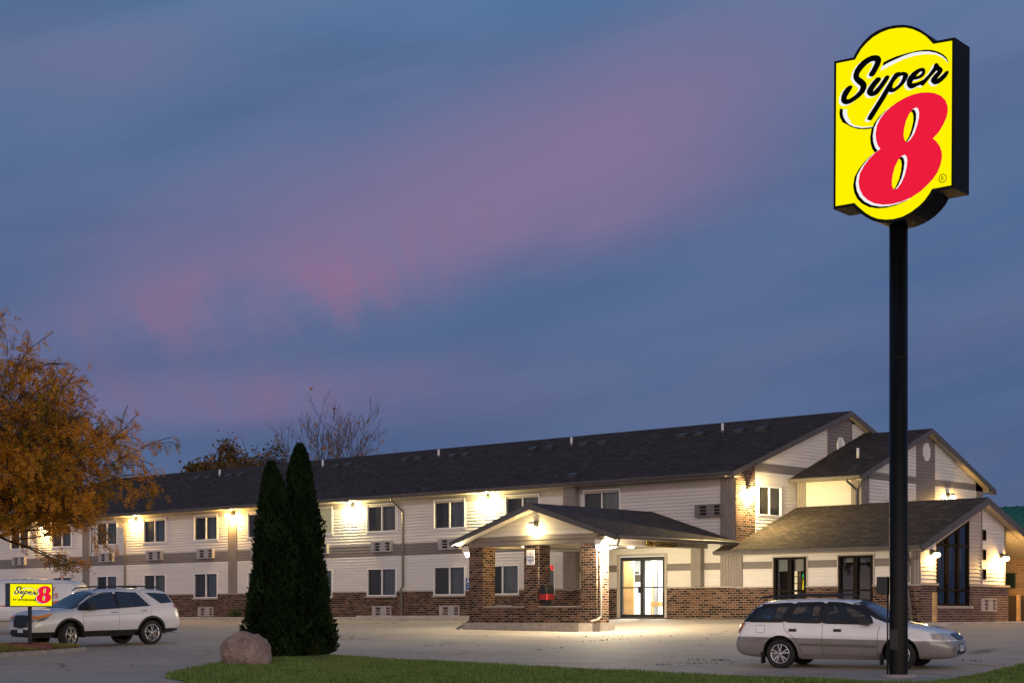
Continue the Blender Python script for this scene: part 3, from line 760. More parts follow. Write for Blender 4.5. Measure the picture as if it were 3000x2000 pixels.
# second two-storey block behind the wing
S2, S2E = 2.78, 3.06; B2E, R2B, Z2E, P2 = 3.47, 8.62, 5.16, .40
Z2R = Z2E + (R2B - B2E) * P2; B2X = 2 * R2B - B2E
F2 = fput(B2); G2 = gput(S2)
mw = MB(); siding(mw, F2, 0.03, S2, 3.6, 5.02); mw.build('siding', M_SID, MOTEL)
for q in ((F2, .04, .42, 3.6, 5.02, .04), (F2, S2 - .42, S2 + .02, 3.6, 5.02, .04), (G2, B2, 4.46, 2.6, 5.02, .04)): mb = MB(); boards(mb, *q); mb.build('corner_boards', M_BOARD, MOTEL)
rk2 = lambda z: B2E + (z - (Z2E - .19)) / P2
mw, mg = MB(), MB()
PA, PB = 7.88, 9.34
for a, b in ((lambda z: max(4.46, rk2(z)), lambda z: min(PA, 2 * R2B - rk2(z))), (lambda z: max(PB, rk2(z)), lambda z: min(12.63, 2 * R2B - rk2(z)))):
    for q0, q1, nm, mt in ((2.0, 5.07, 'siding', M_SID), (5.07, 5.33, 'siding_band', M_TAUPE), (5.33, 7.0, 'siding', M_SID)): mw = MB(); siding(mw, G2, a, b, q0, q1); mw.build(nm, mt, MOTEL)
siding(mg, G2, PA, PB, 2.0, 5.0); siding(mg, G2, lambda z: max(PA, rk2(z)), lambda z: min(PB, 2 * R2B - rk2(z)), 5.0, 7.0)
mg.build('siding_band', M_TAUPE, MOTEL)
mb = MB(); boards(mb, G2, 12.63, 13.2, -.3, 5.05, .04); mb.build('corner_boards', M_BOARD, MOTEL)
gable_vent(G2, 8.63, 6.33, MOTEL)
roof2 = roofslab('roof', .02, S2E, B2E, Z2E, R2B, Z2R, MOTEL); roofslab('roof', -4, S2E, B2X, Z2E, R2B + .001, Z2R, MOTEL)
roofslab('roof', -4, .019, RB + 1.6, ZR - .62, R2B, Z2R, MOTEL)
rake(S2E + .002, B2E, Z2E, R2B, Z2R, MOTEL); rake(S2E + .002, B2X, Z2E, R2B + .002, Z2R, MOTEL)
gutter(.02, S2E, B2E, Z2E - .02, MOTEL)
mb = MB(); mb.box(.02, S2E - .005, B2E, B2 - .001, 5.02, 5.04); mb.prism([(B2E, Z2E - .17), (R2B, Z2R - .17), (B2X, Z2E - .17), (B2X, Z2E - .20), (R2B, Z2R - .20), (B2E, Z2E - .20)], S2 + .02, S2E, lambda u, w, d: (d, u, w)); mb.build('soffit', M_SOFF, MOTEL)
m = MB(); m.box(-4, S2E - .005, 13.202, B2X, 5.02, 5.04); m.build('soffit', M_SOFF, MOTEL)
m = MB(); m.prism([(13.203, 5.045), (B2X, 5.045), (B2X, Z2E - .05), (13.203, Z2E + .13)], S2 + .005, S2E - .01, lambda u, w, d: (d, u, w)); m.build('eave_return', M_TRIM, MOTEL)
p = MB(); p.tube([(1.7, 5.5, Z2E + (5.5 - B2E) * P2 - .05), (1.7, 5.5, Z2E + (5.5 - B2E) * P2 + .36)], .055, seg=10); p.build('vent_pipe', M_PVC, roof2)
downspout([(2.5, 3.42, 5.02), (2.5, 3.42, 4.95), (2.62, 3.88, 4.65), (2.62, 3.88, 4.1)], MOTEL)
mb = MB(); mb.poly([(S2, 13.2, -.3), (-4, 13.2, -.3), (-4, 13.2, 5), (S2, 13.2, 5)]); mb.build('back_wall', M_SID, MOTEL)
mb = MB(); pbox(mb, G2, 5.55, 5.75, 4.35, 4.75, 0, .08); mb.build('meter_box', M_PVC, MOTEL)

# low dining wing
S3, S3E, WE, WZE, WRB, WZR = 7.38, 7.74, -.62, 2.38, 4.0, 4.14
WP = (WZR - WZE) / (WRB - WE); G3 = gput(S3)
WW = [(1.66, 3.0), (4.29, 5.62)]
whol = [(a, b, .55, 2.10) for a, b in WW]
mw, mg = MB(), MB()
siding(mw, F0, .02, S3, 1.1, 1.72, whol); siding(mw, F0, .02, S3, 1.98, 2.3, whol); mw.build('siding', M_SID, MOTEL)
for p, q in cut(.02, S3, whol, 1.72, 1.98): mg = MB(); siding(mg, F0, p, q, 1.72, 1.98, ()); mg.build('siding_band', M_TAUPE, MOTEL)
mb = MB(); flatwall(mb, F0, .003, S3 + .03, -.7, 1.045, whol, .035); mb.build('brick_base', M_BRICK, MOTEL)
for p, q in cut(.003, S3 + .07, whol, 1.047, 1.10):
    mb = MB(); pbox(mb, F0, p, q, 1.047, 1.10, -.01, .07); mb.build('brick_cap', M_CAP, MOTEL)
for q in ((.0125, .34, 1.11, 2.26, .06), (S3 - .32, S3 + .02, 1.11, 2.26, .05)): mb = MB(); boards(mb, F0, *q); mb.build('corner_boards', M_BOARD, MOTEL)
# dining windows: dark bronze frames, half drawn blinds, a dim room behind
M_BLIND = plain('roller_blind', (0.30, 0.33, 0.32), 0.8, var=.06)
M_STRIPLIT = emis('lit_sidelight', (1.0, .78, .42), 1.1)
M_GREENLIT = emis('green_lamp', (.1, .8, .15), .6); M_YELLIT = emis('yellow_lit_sign', (1.0, .82, .02), 1.0); M_REDLIT = emis('red_neon', (1.0, .04, .02), 2.2)
M_ROOM = plain('dim_room_wall', (0.05, 0.04, 0.03), 0.9, var=.2)
for i, (a0, a1) in enumerate(WW):
    m = MB(); c = (a0 + a1) / 2; z0, z1 = .55, 2.10
    for q in ((a0, a1, z1 - .07, z1), (a0, a1, z0, z0 + .07), (a0, a0 + .09, z0 + .07, z1 - .07), (a1 - .09, a1, z0 + .07, z1 - .07), (c - .08, c + .08, z0 + .07, z1 - .07), (a0 + .09, c - .08, .90, .96), (c + .08, a1 - .09, .90, .96)): pbox(m, F0, *q, -.10, .05)
    fr = m.build('window', M_BRONZE, MOTEL)
    for x0, x1 in ((a0 + .09, c - .08), (c + .08, a1 - .09)):
        p = MB(); p.poly([F0(x0, z0, -.03), F0(x1, z0, -.03), F0(x1, z1 - .07, -.03), F0(x0, z1 - .07, -.03)]); p.build('pane', M_PANE, fr, fix=False)
        b_ = MB(); zb = 1.62 if i == 0 else 1.88; b_.poly([F0(x0 + .01, zb, -.12), F0(x1 - .01, zb, -.12), F0(x1 - .01, z1 - .06, -.12), F0(x0 + .01, z1 - .06, -.12)]); b_.build('blind', M_BLIND, fr, fix=False)
    tr = MB()
    for q in ((a0 - .06, a0, z0 + .5, z1 + .05), (a1, a1 + .06, z0 + .5, z1 + .05), (a0, a1, z1, z1 + .05)): pbox(tr, F0, *q, 0, .03)
    tr.build('window_trim', M_SOFF, fr)
m = MB(); m.box(.4, S3 - .6, 3.2, 3.25, 0, 2.2); m.box(.4, S3 - .6, .2, 3.2, -.1, 0); m.box(.4, S3 - .6, .2, 3.2, 2.2, 2.25); m.box(.35, .4, .2, 3.2, 0, 2.2); m.box(S3 - .6, S3 - .55, .2, 3.2, 0, 2.2); rm = m.build('dining_room', M_ROOM, MOTEL)
m = MB()
for s_, w in ((.45, .10), (1.05, .26)): m.box(s_, s_ + w, 3.14, 3.17, .8, 1.75)
m.build('lit_sidelight', M_STRIPLIT, MOTEL)
m = MB()
for s_ in (1.10, 1.2): m.box(s_, s_ + .025, 3.11, 3.13, .8, 1.75)
for z in (1.0, 1.25, 1.5): m.box(.45, 1.31, 3.11, 3.13, z, z + .025)
m.build('sidelight_muntin', M_BRONZE, MOTEL)
ys = MB(); ys.prism([(2.62, .98), (2.86, .98), (2.80, 1.30), (2.66, 1.33)], .30, .33, lambda u, w, d: (u, d, w)); tag(ys.build('lit_sign', M_YELLIT, None), 'small glowing yellow sign low in the dining room window', 'sign')
o_ = bpy.data.objects['lit_sign']; o_.location = W(0, 0, 0); o_.rotation_euler = (0, 0, ROTZ)
gs = MB(); gs.lathe([(.0, 0), (.05, .02), (.07, .10), (.03, .18), (0, .2)], (2.62, .42, 1.36), seg=10); pl = gs.build('green_lamp', M_GREENLIT, None); tag(pl, 'small green glowing lamp above the yellow sign in the dining room window', 'lamp')
pl.location = W(0, 0, 0); pl.rotation_euler = (0, 0, ROTZ)
gs = MB(); gs.box(2.60, 2.645, .40, .445, .0, 1.36); st = gs.build('stem', M_BRONZE, pl)
gs = MB(); gs.lathe([(0, 0), (.14, .0), (.14, .03), (0, .04)], (2.62, .42, .0), seg=12); gs.build('foot', M_BRONZE, pl)

# wing gable with the tall window
zw = lambda b: WZE - .17 + (min(b, 2 * WRB - b) - WE) * WP
rw = lambda z: WE + (z - (WZE - .17)) / WP
W0, W1 = 1.04, 3.30
mb = MB(); tall = [(W0, W1, .40, 4.0)]
flatwall(mb, G3, 0, 6.17, -.8, 1.07, tall, .035); mb.build('brick_base', M_BRICK2, MOTEL)
for q in ((-.07, W0 + .06, 1.072, 1.14, -.01, .085), (W1, 6.22, 1.072, 1.14, -.01, .085), (W0 - .06, W1 + .16, .31, .40, -.01, .10)): mb = MB(); pbox(mb, G3, *q); mb.build('brick_cap', M_CAP, MOTEL)
mw, mg = MB(), MB()
siding(mw, G3, 0, W0, 1.14, 2.3); siding(mw, G3, lambda z: max(0, rw(z)), W0, 2.3, 2.8); mw.build('siding', M_SID, MOTEL); mw = MB()
siding(mg, G3, W1, 4.22, 1.14, 3.5); siding(mg, G3, lambda z: max(W1, rw(z)), lambda z: min(4.22, 2 * WRB - rw(z)), 3.5, 4.0)
sq = [(4.26, 4.53, 2.68, 3.04), (4.26, 4.53, 2.0, 2.36), (4.26, 4.53, 1.33, 1.69)]
siding(mw, G3, 4.22, 5.94, 1.14, 2.9, sq); siding(mw, G3, 4.53, lambda z: min(5.94, 2 * WRB - rw(z)), 2.9, 3.04, ()); siding(mw, G3, 4.22, lambda z: min(5.94, 2 * WRB - rw(z)), 3.04, 4.0)
mw.build('siding', M_SID, MOTEL)
mg.build('siding_band', mat('vinyl_siding_clay', _siding((0.44, 0.39, 0.36))), MOTEL)
mb = MB(); pbox(mb, G3, 4.20, 4.245, 1.14, zw(4.2), 0, .026); pbox(mb, G3, 5.90, 5.96, 1.14, zw(5.96), -.05, .03); mb.build('corner_trim', M_TRIM, MOTEL)
for h in sq:
    m = MB(); pbox(m, G3, h[0], h[1], h[2], h[3], -.08, -.06, 1)
    for q in ((h[0], h[1], h[3] - .025, h[3]), (h[0], h[1], h[2], h[2] + .025), (h[0], h[0] + .025, h[2], h[3]), (h[1] - .025, h[1], h[2], h[3])): pbox(m, G3, *q, -.07, .03)
    m.build('window', [M_BRONZE, M_DARK], MOTEL)
tz = lambda b: 2.46 + (b - W0) * WP * 1.02
m = MB(); cols = [W0, W0 + .78, W0 + 1.52, W1]; fw = .045
for i, c in enumerate(cols): pbox(m, G3, c - (fw if i else 0), c + (fw if i < 3 else 0) + (.05 if i == 0 else 0) , .40, tz(c) - (.0 if i else -.03), -.10, .03)
for z in (.43, .93, 2.44): pbox(m, G3, W0, W1, z - .04, z + .04, -.09, .024)
m.prism([(W0, tz(W0) - .07), (W1, tz(W1) - .07), (W1, tz(W1) + .02), (W0, tz(W0) + .02)], S3 - .09, S3 + .035, lambda u, w, d: (d, u, w))
fr = m.build('window', M_BRONZE, MOTEL)
p = MB(); p.poly([G3(W0, .4, -.04), G3(W1, .4, -.04), G3(W1, tz(W1), -.04), G3(W0, tz(W0), -.04)]); p.build('pane', M_TALLGL, fr, fix=False)
m = MB(); m.prism([(W0, tz(W0) + .02), (W1 - .02, tz(W1) + .02), (W1 - .02, tz(W1) + .15), (W0, tz(W0) + .15)], S3 - .02, S3 + .07, lambda u, w, d: (d, u, w)); m.build('window_trim', M_SOFF, fr)
# curtains and the room behind the tall panes
m = MB()
for i in range(3):
    x0, x1 = cols[i] + .06, cols[i + 1] - .06; n = 12
    for k in range(n):
        xa, xb = x0 + (x1 - x0) * k / n, x0 + (x1 - x0) * (k + 1) / n
        m.poly([G3(xa, 1.62, -.2 - .03 * math.sin(k * 1.7)), G3(xb, 1.62, -.2 - .03 * math.sin((k + 1) * 1.7)), G3(xb, 2.40, -.2 - .03 * math.sin((k + 1) * 1.7)), G3(xa, 2.40, -.2 - .03 * math.sin(k * 1.7))], 0, True)
m.build('curtain', M_CURT, fr, fix=False)
m = MB(); m.prism([(W0 - .1, .2), (W1 + .1, .2), (W1 + .1, 3.42), (W0 - .1, 2.42)], S3 - .50, S3 - .46, lambda u, w, d: (d, u, w)); m.box(S3 - .46, S3 - .12, W0 - .1, W0 - .05, .2, 2.42); m.box(S3 - .46, S3 - .12, W1 + .05, W1 + .1, .2, 3.3); m.build('window_recess', M_DARK, fr)
aircon(G3, 4.10, 5.18, .22, .68, MOTEL, out=.10)
roofw = roofslab('roof', .035, S3E, WE, WZE, WRB, WZR, MOTEL, material=M_SHINGW); roofslab('roof', -.46, .034, WE, WZE, -.05, WZE + (-.05 - WE) * WP, MOTEL, material=M_SHINGW)
roofslab('roof', S2 + .05, S3E, 2 * WRB - WE, WZE, WRB + .001, WZR, MOTEL, material=M_SHINGW)
rake(S3E + .002, WE, WZE, WRB, WZR, MOTEL, h=.24); rake(S3E + .002, 2 * WRB - WE, WZE, WRB + .002, WZR, MOTEL, h=.24)
gutter(-.46, S3E, WE, WZE - .02, MOTEL)
mb = MB(); mb.box(-.45, S3E - .005, WE, -.001, 2.22, 2.24)
mb.prism([(WE, WZE - .15), (WRB, WZR - .15), (2 * WRB - WE, WZE - .15), (2 * WRB - WE, WZE - .18), (WRB, WZR - .18), (WE, WZE - .18)], S3 + .02, S3E, lambda u, w, d: (d, u, w))
mb.prism([(6.0, zw(6.0) - .02), (2 * WRB - WE, WZE - .16), (2 * WRB - WE, WZE - .19), (6.0, zw(6.0) - .05)], S3 - 3.0, S3 + .02, lambda u, w, d: (d, u, w)); mb.build('soffit', M_SOFF, MOTEL)
downspout([(7.3, -.66, 2.26), (7.3, -.62, 2.16), (7.0, -.11, 1.92), (7.0, -.10, 1.84), (7.0, -.10, 1.22), (6.88, -.15, 1.06), (7.0, -.12, .9), (7.14, -.12, -.15)], MOTEL)
# far closing walls of the wing
mb = MB(); mb.poly([(S3, 5.94, -.8), (4.2, 5.94, -.8), (4.2, 5.94, 3.2), (S3, 5.94, 3.2)]); mb.build('back_wall', M_SID, MOTEL)

# lobby entrance: black glazed double door, bright vestibule
dm = MB(); z1 = 2.26; a0, a1 = DOOR[0] + .02, DOOR[1] - .02; c = (a0 + a1) / 2
for q in ((a0, a1, z1 - .09, z1), (a0, a1, .0, .05), (a0, a0 + .075, .05, z1 - .09), (a1 - .075, a1, .05, z1 - .09), (c - .075, c + .075, .05, z1 - .09)): pbox(dm, F0, *q, -.06, .04)
DR = dm.build('entrance_door', M_BLACKMET, MOTEL)
dm = MB()
for x0, x1 in ((a0 + .075, c - .075), (c + .075, a1 - .075)):
    for q in ((x0, x1, .05, .12), (x0, x1, z1 - .14, z1 - .09), (x0, x1, 1.10, 1.145)): pbox(dm, F0, *q, -.05, .02)
dm.build('door_rail', M_BLACKMET, DR)
for x0, x1 in ((a0 + .075, c - .075), (c + .075, a1 - .075)):
    p = MB(); p.poly([F0(x0, .12, -.01), F0(x1, .12, -.01), F0(x1, z1 - .14, -.01), F0(x0, z1 - .14, -.01)]); p.build('pane', M_DOORGL, DR, fix=False)
m = MB(); pbox(m, F0, c - .155, c - .085, .92, 1.16, .02, .075); m.build('handle', M_BLACKMET, DR)
m = MB(); pbox(m, F0, DOOR[0] - .14, DOOR[0], 0, 2.38, 0, .05); pbox(m, F0, DOOR[1], DOOR[1] + .10, 0, 2.38, 0, .05); pbox(m, F0, DOOR[0], DOOR[1], 2.30, 2.38, 0, .05); m.build('door_trim', M_SOFF, MOTEL)
M_LOBBY = plain('lobby_white_paint', (0.82, 0.83, 0.82), 0.7, var=.02); M_OAK = plain('oak_door', (0.62, 0.36, 0.13), 0.45, var=.15, scale=4)
M_GREYPNL = plain('grey_panel', (0.17, 0.17, 0.17), 0.6, var=.05)
m = MB(); L0, L1, LB = -8.6, -3.0, 3.6
m.box(L0, L1, LB, LB + .05, 0, 2.5); m.box(L0, L1, .10, LB, -.06, .0); m.box(L0, L1, .10, LB, 2.5, 2.55); m.box(L0 - .05, L0, .10, LB, 0, 2.5); m.box(L1, L1 + .05, .10, LB, 0, 2.5); m.build('lobby', M_LOBBY, MOTEL)
m = MB(); m.box(-6.05, -5.42, 1.0, 1.06, 0, 2.2); tag_o = m.build('inner_door', M_OAK, MOTEL)
m = MB(); m.box(-5.33, -5.24, 2.0, 2.06, 0, 2.3); m.build('door_trim', M_OAK, MOTEL)
m = MB(); m.box(-5.22, -5.06, 2.0, 2.06, 0, 2.3); m.build('inner_door', M_GREYPNL, MOTEL)
light('lobby_lamp', 'AREA', (-5.2, 1.4, 2.46), 420, (1.0, .95, .86), MOTEL, shape='RECTANGLE', size=2.6, size_y=1.8)
M_CEIL = emis('ceiling_panel_light', (1, .96, .88), 3.0)
m = MB(); m.box(-5.9, -4.6, .9, 1.9, 2.475, 2.495); m.build('ceiling_panel', M_CEIL, MOTEL)
def at_motel(o): o.location = W(0, 0, 0); o.rotation_euler = (0, 0, ROTZ); return o
m = MB(); m.box(-4.56, -4.30, -.004, .006, 1.33, 1.60); m.box(-4.56, -4.36, -.004, .006, 1.64, 1.72)
tag(at_motel(m.build('door_notice', M_GREYPNL)), 'grey notices taped inside the left glass leaf of the entrance door', 'notice')
# a chair in the lobby
ch = empty('lobby_chair', W(-4.42, 1.25, 0), ROTZ, 'metal framed chair with an orange wooden seat inside the lobby door', 'chair')
m = MB(); m.box(-.21, .21, -.21, .21, .42, .60); m.build('seat', M_OAK, ch)
m = MB(); m.tube([(-.21, .2, .58), (-.21, .24, .92), (.21, .24, .92), (.21, .2, .58)], .014, 6)
for z in (.70, .80): m.tube([(-.21, .22, z), (.21, .22, z)], .009, 5)
for x in (-.1, 0, .1): m.tube([(x, .22, .66), (x, .235, .92)], .007, 5)
m.build('backrest', M_BLACKMET, ch)
for x in (-.19, .19):
    for y in (-.19, .19): m = MB(); m.tube([(x, y, .002), (x, y, .43)], .013, 6); m.build('leg', M_BLACKMET, ch)

# ------------------------------------------------------------------ entrance canopy
CO = (-4.2, -3.4, 0)
CAN = empty('entrance_canopy', W(*CO[:2], 0), ROTZ, 'brick-pillared drive-through canopy with a shingled gable roof over the lobby entrance', 'canopy')
CB = -6.28; CF = fput(CB)
PB0, PB1 = CB, CB + .64
for a0, a1 in ((-7.14, -6.46), (-4.49, -3.85), (-1.90, -1.20)):
    m = MB(); m.box(a0, a1, PB0, PB1, -.18, 2.50); m.build('pillar', M_BRICK, CAN, CO)
for a0, a1 in ((-6.455, -4.495), (-3.845, -1.905)):
    m = MB(); m.box(a0, a1, PB0 + .04, PB1 - .06, -.18, .36); m.build('low_wall', M_BRICK, CAN, CO)
    m = MB(); m.box(a0, a1, PB0 + .02, PB1 - .04, .362, .40); m.build('wall_cap', M_CAP, CAN, CO)
m = MB(); m.prism([(-7.2, CB - .30), (-1.75, CB - .30), (-1.1, CB + .25), (-1.1, PB1 + .2), (-7.25, PB1 + .2), (-7.25, CB - .22)], -.62, -.185, lambda u, w, d: (u, w, d)); m.build('kerb_base', M_KERB, CAN, CO)
# beams, gable siding, ceiling
AP, AZ = -3.72, 3.93; EL, ER, EZ = -7.50, .10, 2.73; CR0 = CB - .55; CR1 = -.02
m = MB(); m.box(-7.14, -1.2, CB + .10, PB1 - .1, 2.505, 2.56); m.box(-7.12, -6.5, PB1 - .1, -.02, 2.505, 2.56); m.box(-1.85, -1.22, PB1 - .1, -.30, 2.50, 2.56); m.build('beam', M_SOFF, CAN, CO)
m = MB(); m.box(-6.5, -1.85, PB1 - .1, -.02, 2.58, 2.61); m.build('ceiling', M_SOFF, CAN, CO)
gz0 = 2.66
cl = lambda z: EL + (z - EZ + .15) / ((AZ - EZ) / (AP - EL)); cr_ = lambda z: ER - (z - EZ + .15) / ((AZ - EZ) / (ER - AP))
m2 = MB(); siding(m2, CF, -6.98, -1.3, 2.50, 2.84, lap=.17, base=2.50); m2.build('gable_band', M_TAUPE, CAN, CO)
m2 = MB(); siding(m2, CF, lambda z: max(-6.98, cl(z)), lambda z: min(-1.3, cr_(z)), 2.84, 3.9, lap=.17, base=2.50); m2.build('gable_siding', M_SID, CAN, CO)
m2 = MB(); m2.box(-7.14, -6.99, CB - .02, -.02, 2.505, 2.83); m2.box(-1.29, -1.195, CB - .02, -.02, 2.503, 2.83); m2.build('side_fascia', M_TRIM, CAN, CO)
def canroof(u0, z0, u1, z1):
    m = MB(); m.prism([(u0, z0), (u1, z1), (u1, z1 - .09), (u0, z0 - .09)], CR0, CR1, lambda u, w, d: (u, d, w)); return m.build('roof', M_SHING2, CAN, CO)
def _sh2(gg, out):
    v = ocoord(gg); x, y, z = gg.sep(v); vec = gg.comb(y, x, 0.0)
    bt = gg.node('ShaderNodeTexBrick'); gg.t.links.new(vec, bt.inputs['Vector']); bt.offset = .5
    bt.inputs['Scale'].default_value = 1.0; bt.inputs['Mortar Size'].default_value = 0.010; bt.inputs['Brick Width'].default_value = 0.30; bt.inputs['Row Height'].default_value = 0.15
    bt.inputs['Color1'].default_value = (0, 0, 0, 1); bt.inputs['Color2'].default_value = (1, 1, 1, 1)
    n = gg.noise(gg.comb(gg.mul(y, 8.0), gg.mul(x, 3.0), 0.0), 1.0, 4.0, 0.65)
    c = gg.ramp(bt.outputs[0], [(0.0, (0.042, 0.034, 0.034)), (0.5, (0.060, 0.049, 0.048)), (1.0, (0.086, 0.072, 0.070))])
    c = gg.mix(gg.mul(gg.smooth(n, .35, .7), .4), c, (0.05, 0.044, 0.045)); c = gg.mix(gg.mul(bt.outputs['Fac'], .6), c, (0.02, 0.018, 0.018))
    princ(gg, out, c, .9, 0, .2, bump=gg.sub(gg.mul(n, .5), bt.outputs['Fac']), bstr=.6, bdist=.012)
M_SHING2 = mat('canopy_shingle', _sh2)
canroof(EL, EZ, AP, AZ); canroof(ER, EZ, AP - .001, AZ)
m = MB()
for u0, u1 in ((EL, AP), (ER, AP)): m.prism([(u0, EZ - .02), (u1, AZ - .02), (u1, AZ - .22), (u0, EZ - .18)], CR0 - .045, CR0 - .002, lambda u, w, d: (u, d, w))
m.build('bargeboard', M_FASCIA, CAN, CO)
m = MB(); m.prism([(EL, EZ - .14), (AP, AZ - .14), (ER, EZ - .14), (ER, EZ - .16), (AP, AZ - .16), (EL, EZ - .16)], CR0, CB - .02, lambda u, w, d: (u, d, w)); m.build('soffit', M_SOFF, CAN, CO)
m = MB(); m.box(-1.19, ER - .01, CB - .02, CR1, 2.70, 2.715); m.box(EL + .01, -7.15, CB - .02, CR1, 2.70, 2.715); m.build('soffit', M_SOFF, CAN, CO)
for x0, sgn in ((ER, 1), (EL, -1)):
    m = MB(); m.prism([(x0, EZ - .02), (x0 + .10 * sgn, EZ - .02), (x0 + .12 * sgn, EZ - .05), (x0 + .08 * sgn, EZ - .15), (x0, EZ - .15)], CR0, CR1, lambda u, w, d: (u, d, w)); m.build('gutter', M_FASCIA, CAN, CO)
M_DSP = plain('downspout_beige', (.24, .22, .20), .5, var=.05)
m = MB(); m.tube([(ER + .03, CR0 + .12, 2.6), (ER - .1, CR0 + .16, 2.36), (-1.08, CB + .08, 2.30), (-1.08, CB + .08, 2.2), (-1.08, CB + .08, .05), (-1.10, CB - .05, -.06), (-1.16, CB - .36, -.12)], .042, 6, smooth=False); m.build('downspout', M_DSP, CAN, CO)
m = MB(); m.tube([(-7.2, CB + .1, -.10), (-7.3, CB - .05, -.24), (-7.45, CB - .35, -.42)], .05, 6, smooth=False); m.build('downspout', M_FASCIA, CAN, CO)

# ------------------------------------------------------------------ lamps
def bulbmat(name, col, s): return emis(name, col, s)
M_LW = bulbmat('lamp_lens_warm', (1.0, .80, .42), 9.0); M_LN = bulbmat('lamp_lens_neutral', (1.0, .93, .66), 9.0); M_LC = bulbmat('lamp_lens_cool', (1.0, .97, .88), 12.0)
WARM, NEUT, COOL = (1.0, .58, .15), (1.0, .80, .34), (1.0, .93, .80)
def wall_lamp(s, b, z, label, lens, color, power, wall='F', reach=.35, group='wall lamps on the motel', drop=.12, kick=0.19):
    """box on the wall, arm, shaded jar; the light itself hangs just under the jar"""
    rot = ROTZ if wall == 'F' else ROTZ + math.pi / 2
    t = empty('wall_lamp', W(s, b, z), rot, label, 'wall lamp', group)     # local +x along wall, +y into wall
    m = MB(); m.box(-.09, .09, reach - .07, reach - .001, -.05, .14); m.build('mount', M_BLACKMET, t)
    m = MB(); m.tube([(0, reach - .06, .07), (0, reach * .5, .10), (0, 0, .085)], .018, 6); m.build('arm', M_BLACKMET, t)
    m = MB(); m.lathe([(.0, .105), (.06, .10), (.085, .065), (.088, .035), (.08, .035), (.06, .06)], (0, 0, 0), seg=18); m.build('shade', M_BLACKMET, t)
    m = MB(); m.lathe([(.0, .045), (.08, .035), (.12, -.01), (.125, -.06), (.09, -.12), (.0, -.14)], (0, 0, 0), seg=16); m.build('lens', lens, t)
    light('lamp_light', 'POINT', (0, max(0.0, reach - kick), -.14 - .07), power, color, t, size=.05)
    return t
wall_lamp(-44.25, -.35, 4.72, 'warm wall lamp glowing through the leaves of the orange tree', M_LW, WARM, 330)
wall_lamp(-36.2, -.35, 4.82, 'warm lamp under the eaves beside the downspout above the silver suv', M_LW, WARM, 360)
wall_lamp(-28.45, -.42, 4.80, 'warm lamp under the eaves at the top of the grey pilaster', M_LW, WARM, 330, reach=.36)
wall_lamp(-20.2, -.35, 4.81, 'pale lamp under the eaves just right of the conifers', M_LN, NEUT, 350)
wall_lamp(-12.1, -.35, 4.83, 'pale lamp under the eaves just left of the canopy peak', M_LN, NEUT, 390)
wall_lamp(-3.90, CB - .32, 3.19, 'yellowish lamp on the gable of the entrance canopy', M_LW, (1.0, .76, .30), 80, reach=.31)
wall_lamp(.32, .74, 4.66, 'warm lamp high on the brick strip of the main gable', M_LW, (1.0, .74, .30), 760, wall='G', reach=.285, kick=.30)
wall_lamp(S3 + .22, .70, 2.12, 'amber lamp left of the tall dining window', M_LW, (1.0, .56, .16), 55, wall='G', reach=.20)
wall_lamp(S3 + .22, 5.62, 2.12, 'amber lamp at the far end of the dining gable', M_LW, (1.0, .56, .16), 280, wall='G', reach=.20)
wall_lamp(S2 + .25, 10.3, 4.72, 'warm lamp peeping over the dining wing roof ridge', M_LW, WARM, 220, wall='G', reach=.24)
# floodlights under the canopy eaves
def flood(s, b, z, sgn, label, power, color, lens, r=.10):
    t = empty('floodlight', W(s, b, z), ROTZ, label, 'floodlight', 'floodlights under the canopy eaves')
    m = MB(); m.prism([(0, .10), (.30 * sgn, .06), (.24 * sgn, -.12), (0, -.10)], -.16, .16, lambda u, w, d: (u, d, w)); m.build('housing', M_PVC, t)
    m = MB(); m.lathe([(0, .05), (r, .03), (r * 1.05, -.05), (r * .7, -.12), (0, -.15)], (.16 * sgn, 0, -.13), seg=14); m.build('lens', lens, t)
    light('flood_light', 'POINT', (.50 * sgn, -.05, -.42), power, color, t, size=.08); return t
flood(-7.18, CB + .12, 2.44, -1, 'white floodlight under the left eave corner of the canopy', 150, (1.0, .84, .54), M_LC, .085)
flood(-1.17, CB + .02, 2.52, 1, 'dazzling white floodlight on the front right canopy pillar', 1450, (1.0, .82, .52), M_LC, .19)
for s_, b_, lb, pw_, cl_ in ((-5.45, -5.15, 'round ceiling light under the canopy beside the left pillar', 85, (1.0, .66, .22)), (-3.0, -2.2, 'round ceiling light under the canopy nearest the entrance door', 46, (1.0, .82, .46))):
    t = empty('ceiling_light', W(s_, b_, 2.575), ROTZ, lb, 'ceiling light', 'ceiling lights under the canopy')
    m = MB(); m.lathe([(0, 0), (.17, 0), (.17, -.03), (.14, -.04)], (0, 0, 0), seg=18); m.build('rim', M_PVC, t)
    m = MB(); m.lathe([(.14, -.035), (.10, -.07), (0, -.085)], (0, 0, 0), seg=18); m.build('lens', M_LN, t)
    light('ceiling_lamp', 'POINT', (0, 0, -.16), pw_, cl_, t, size=.09)

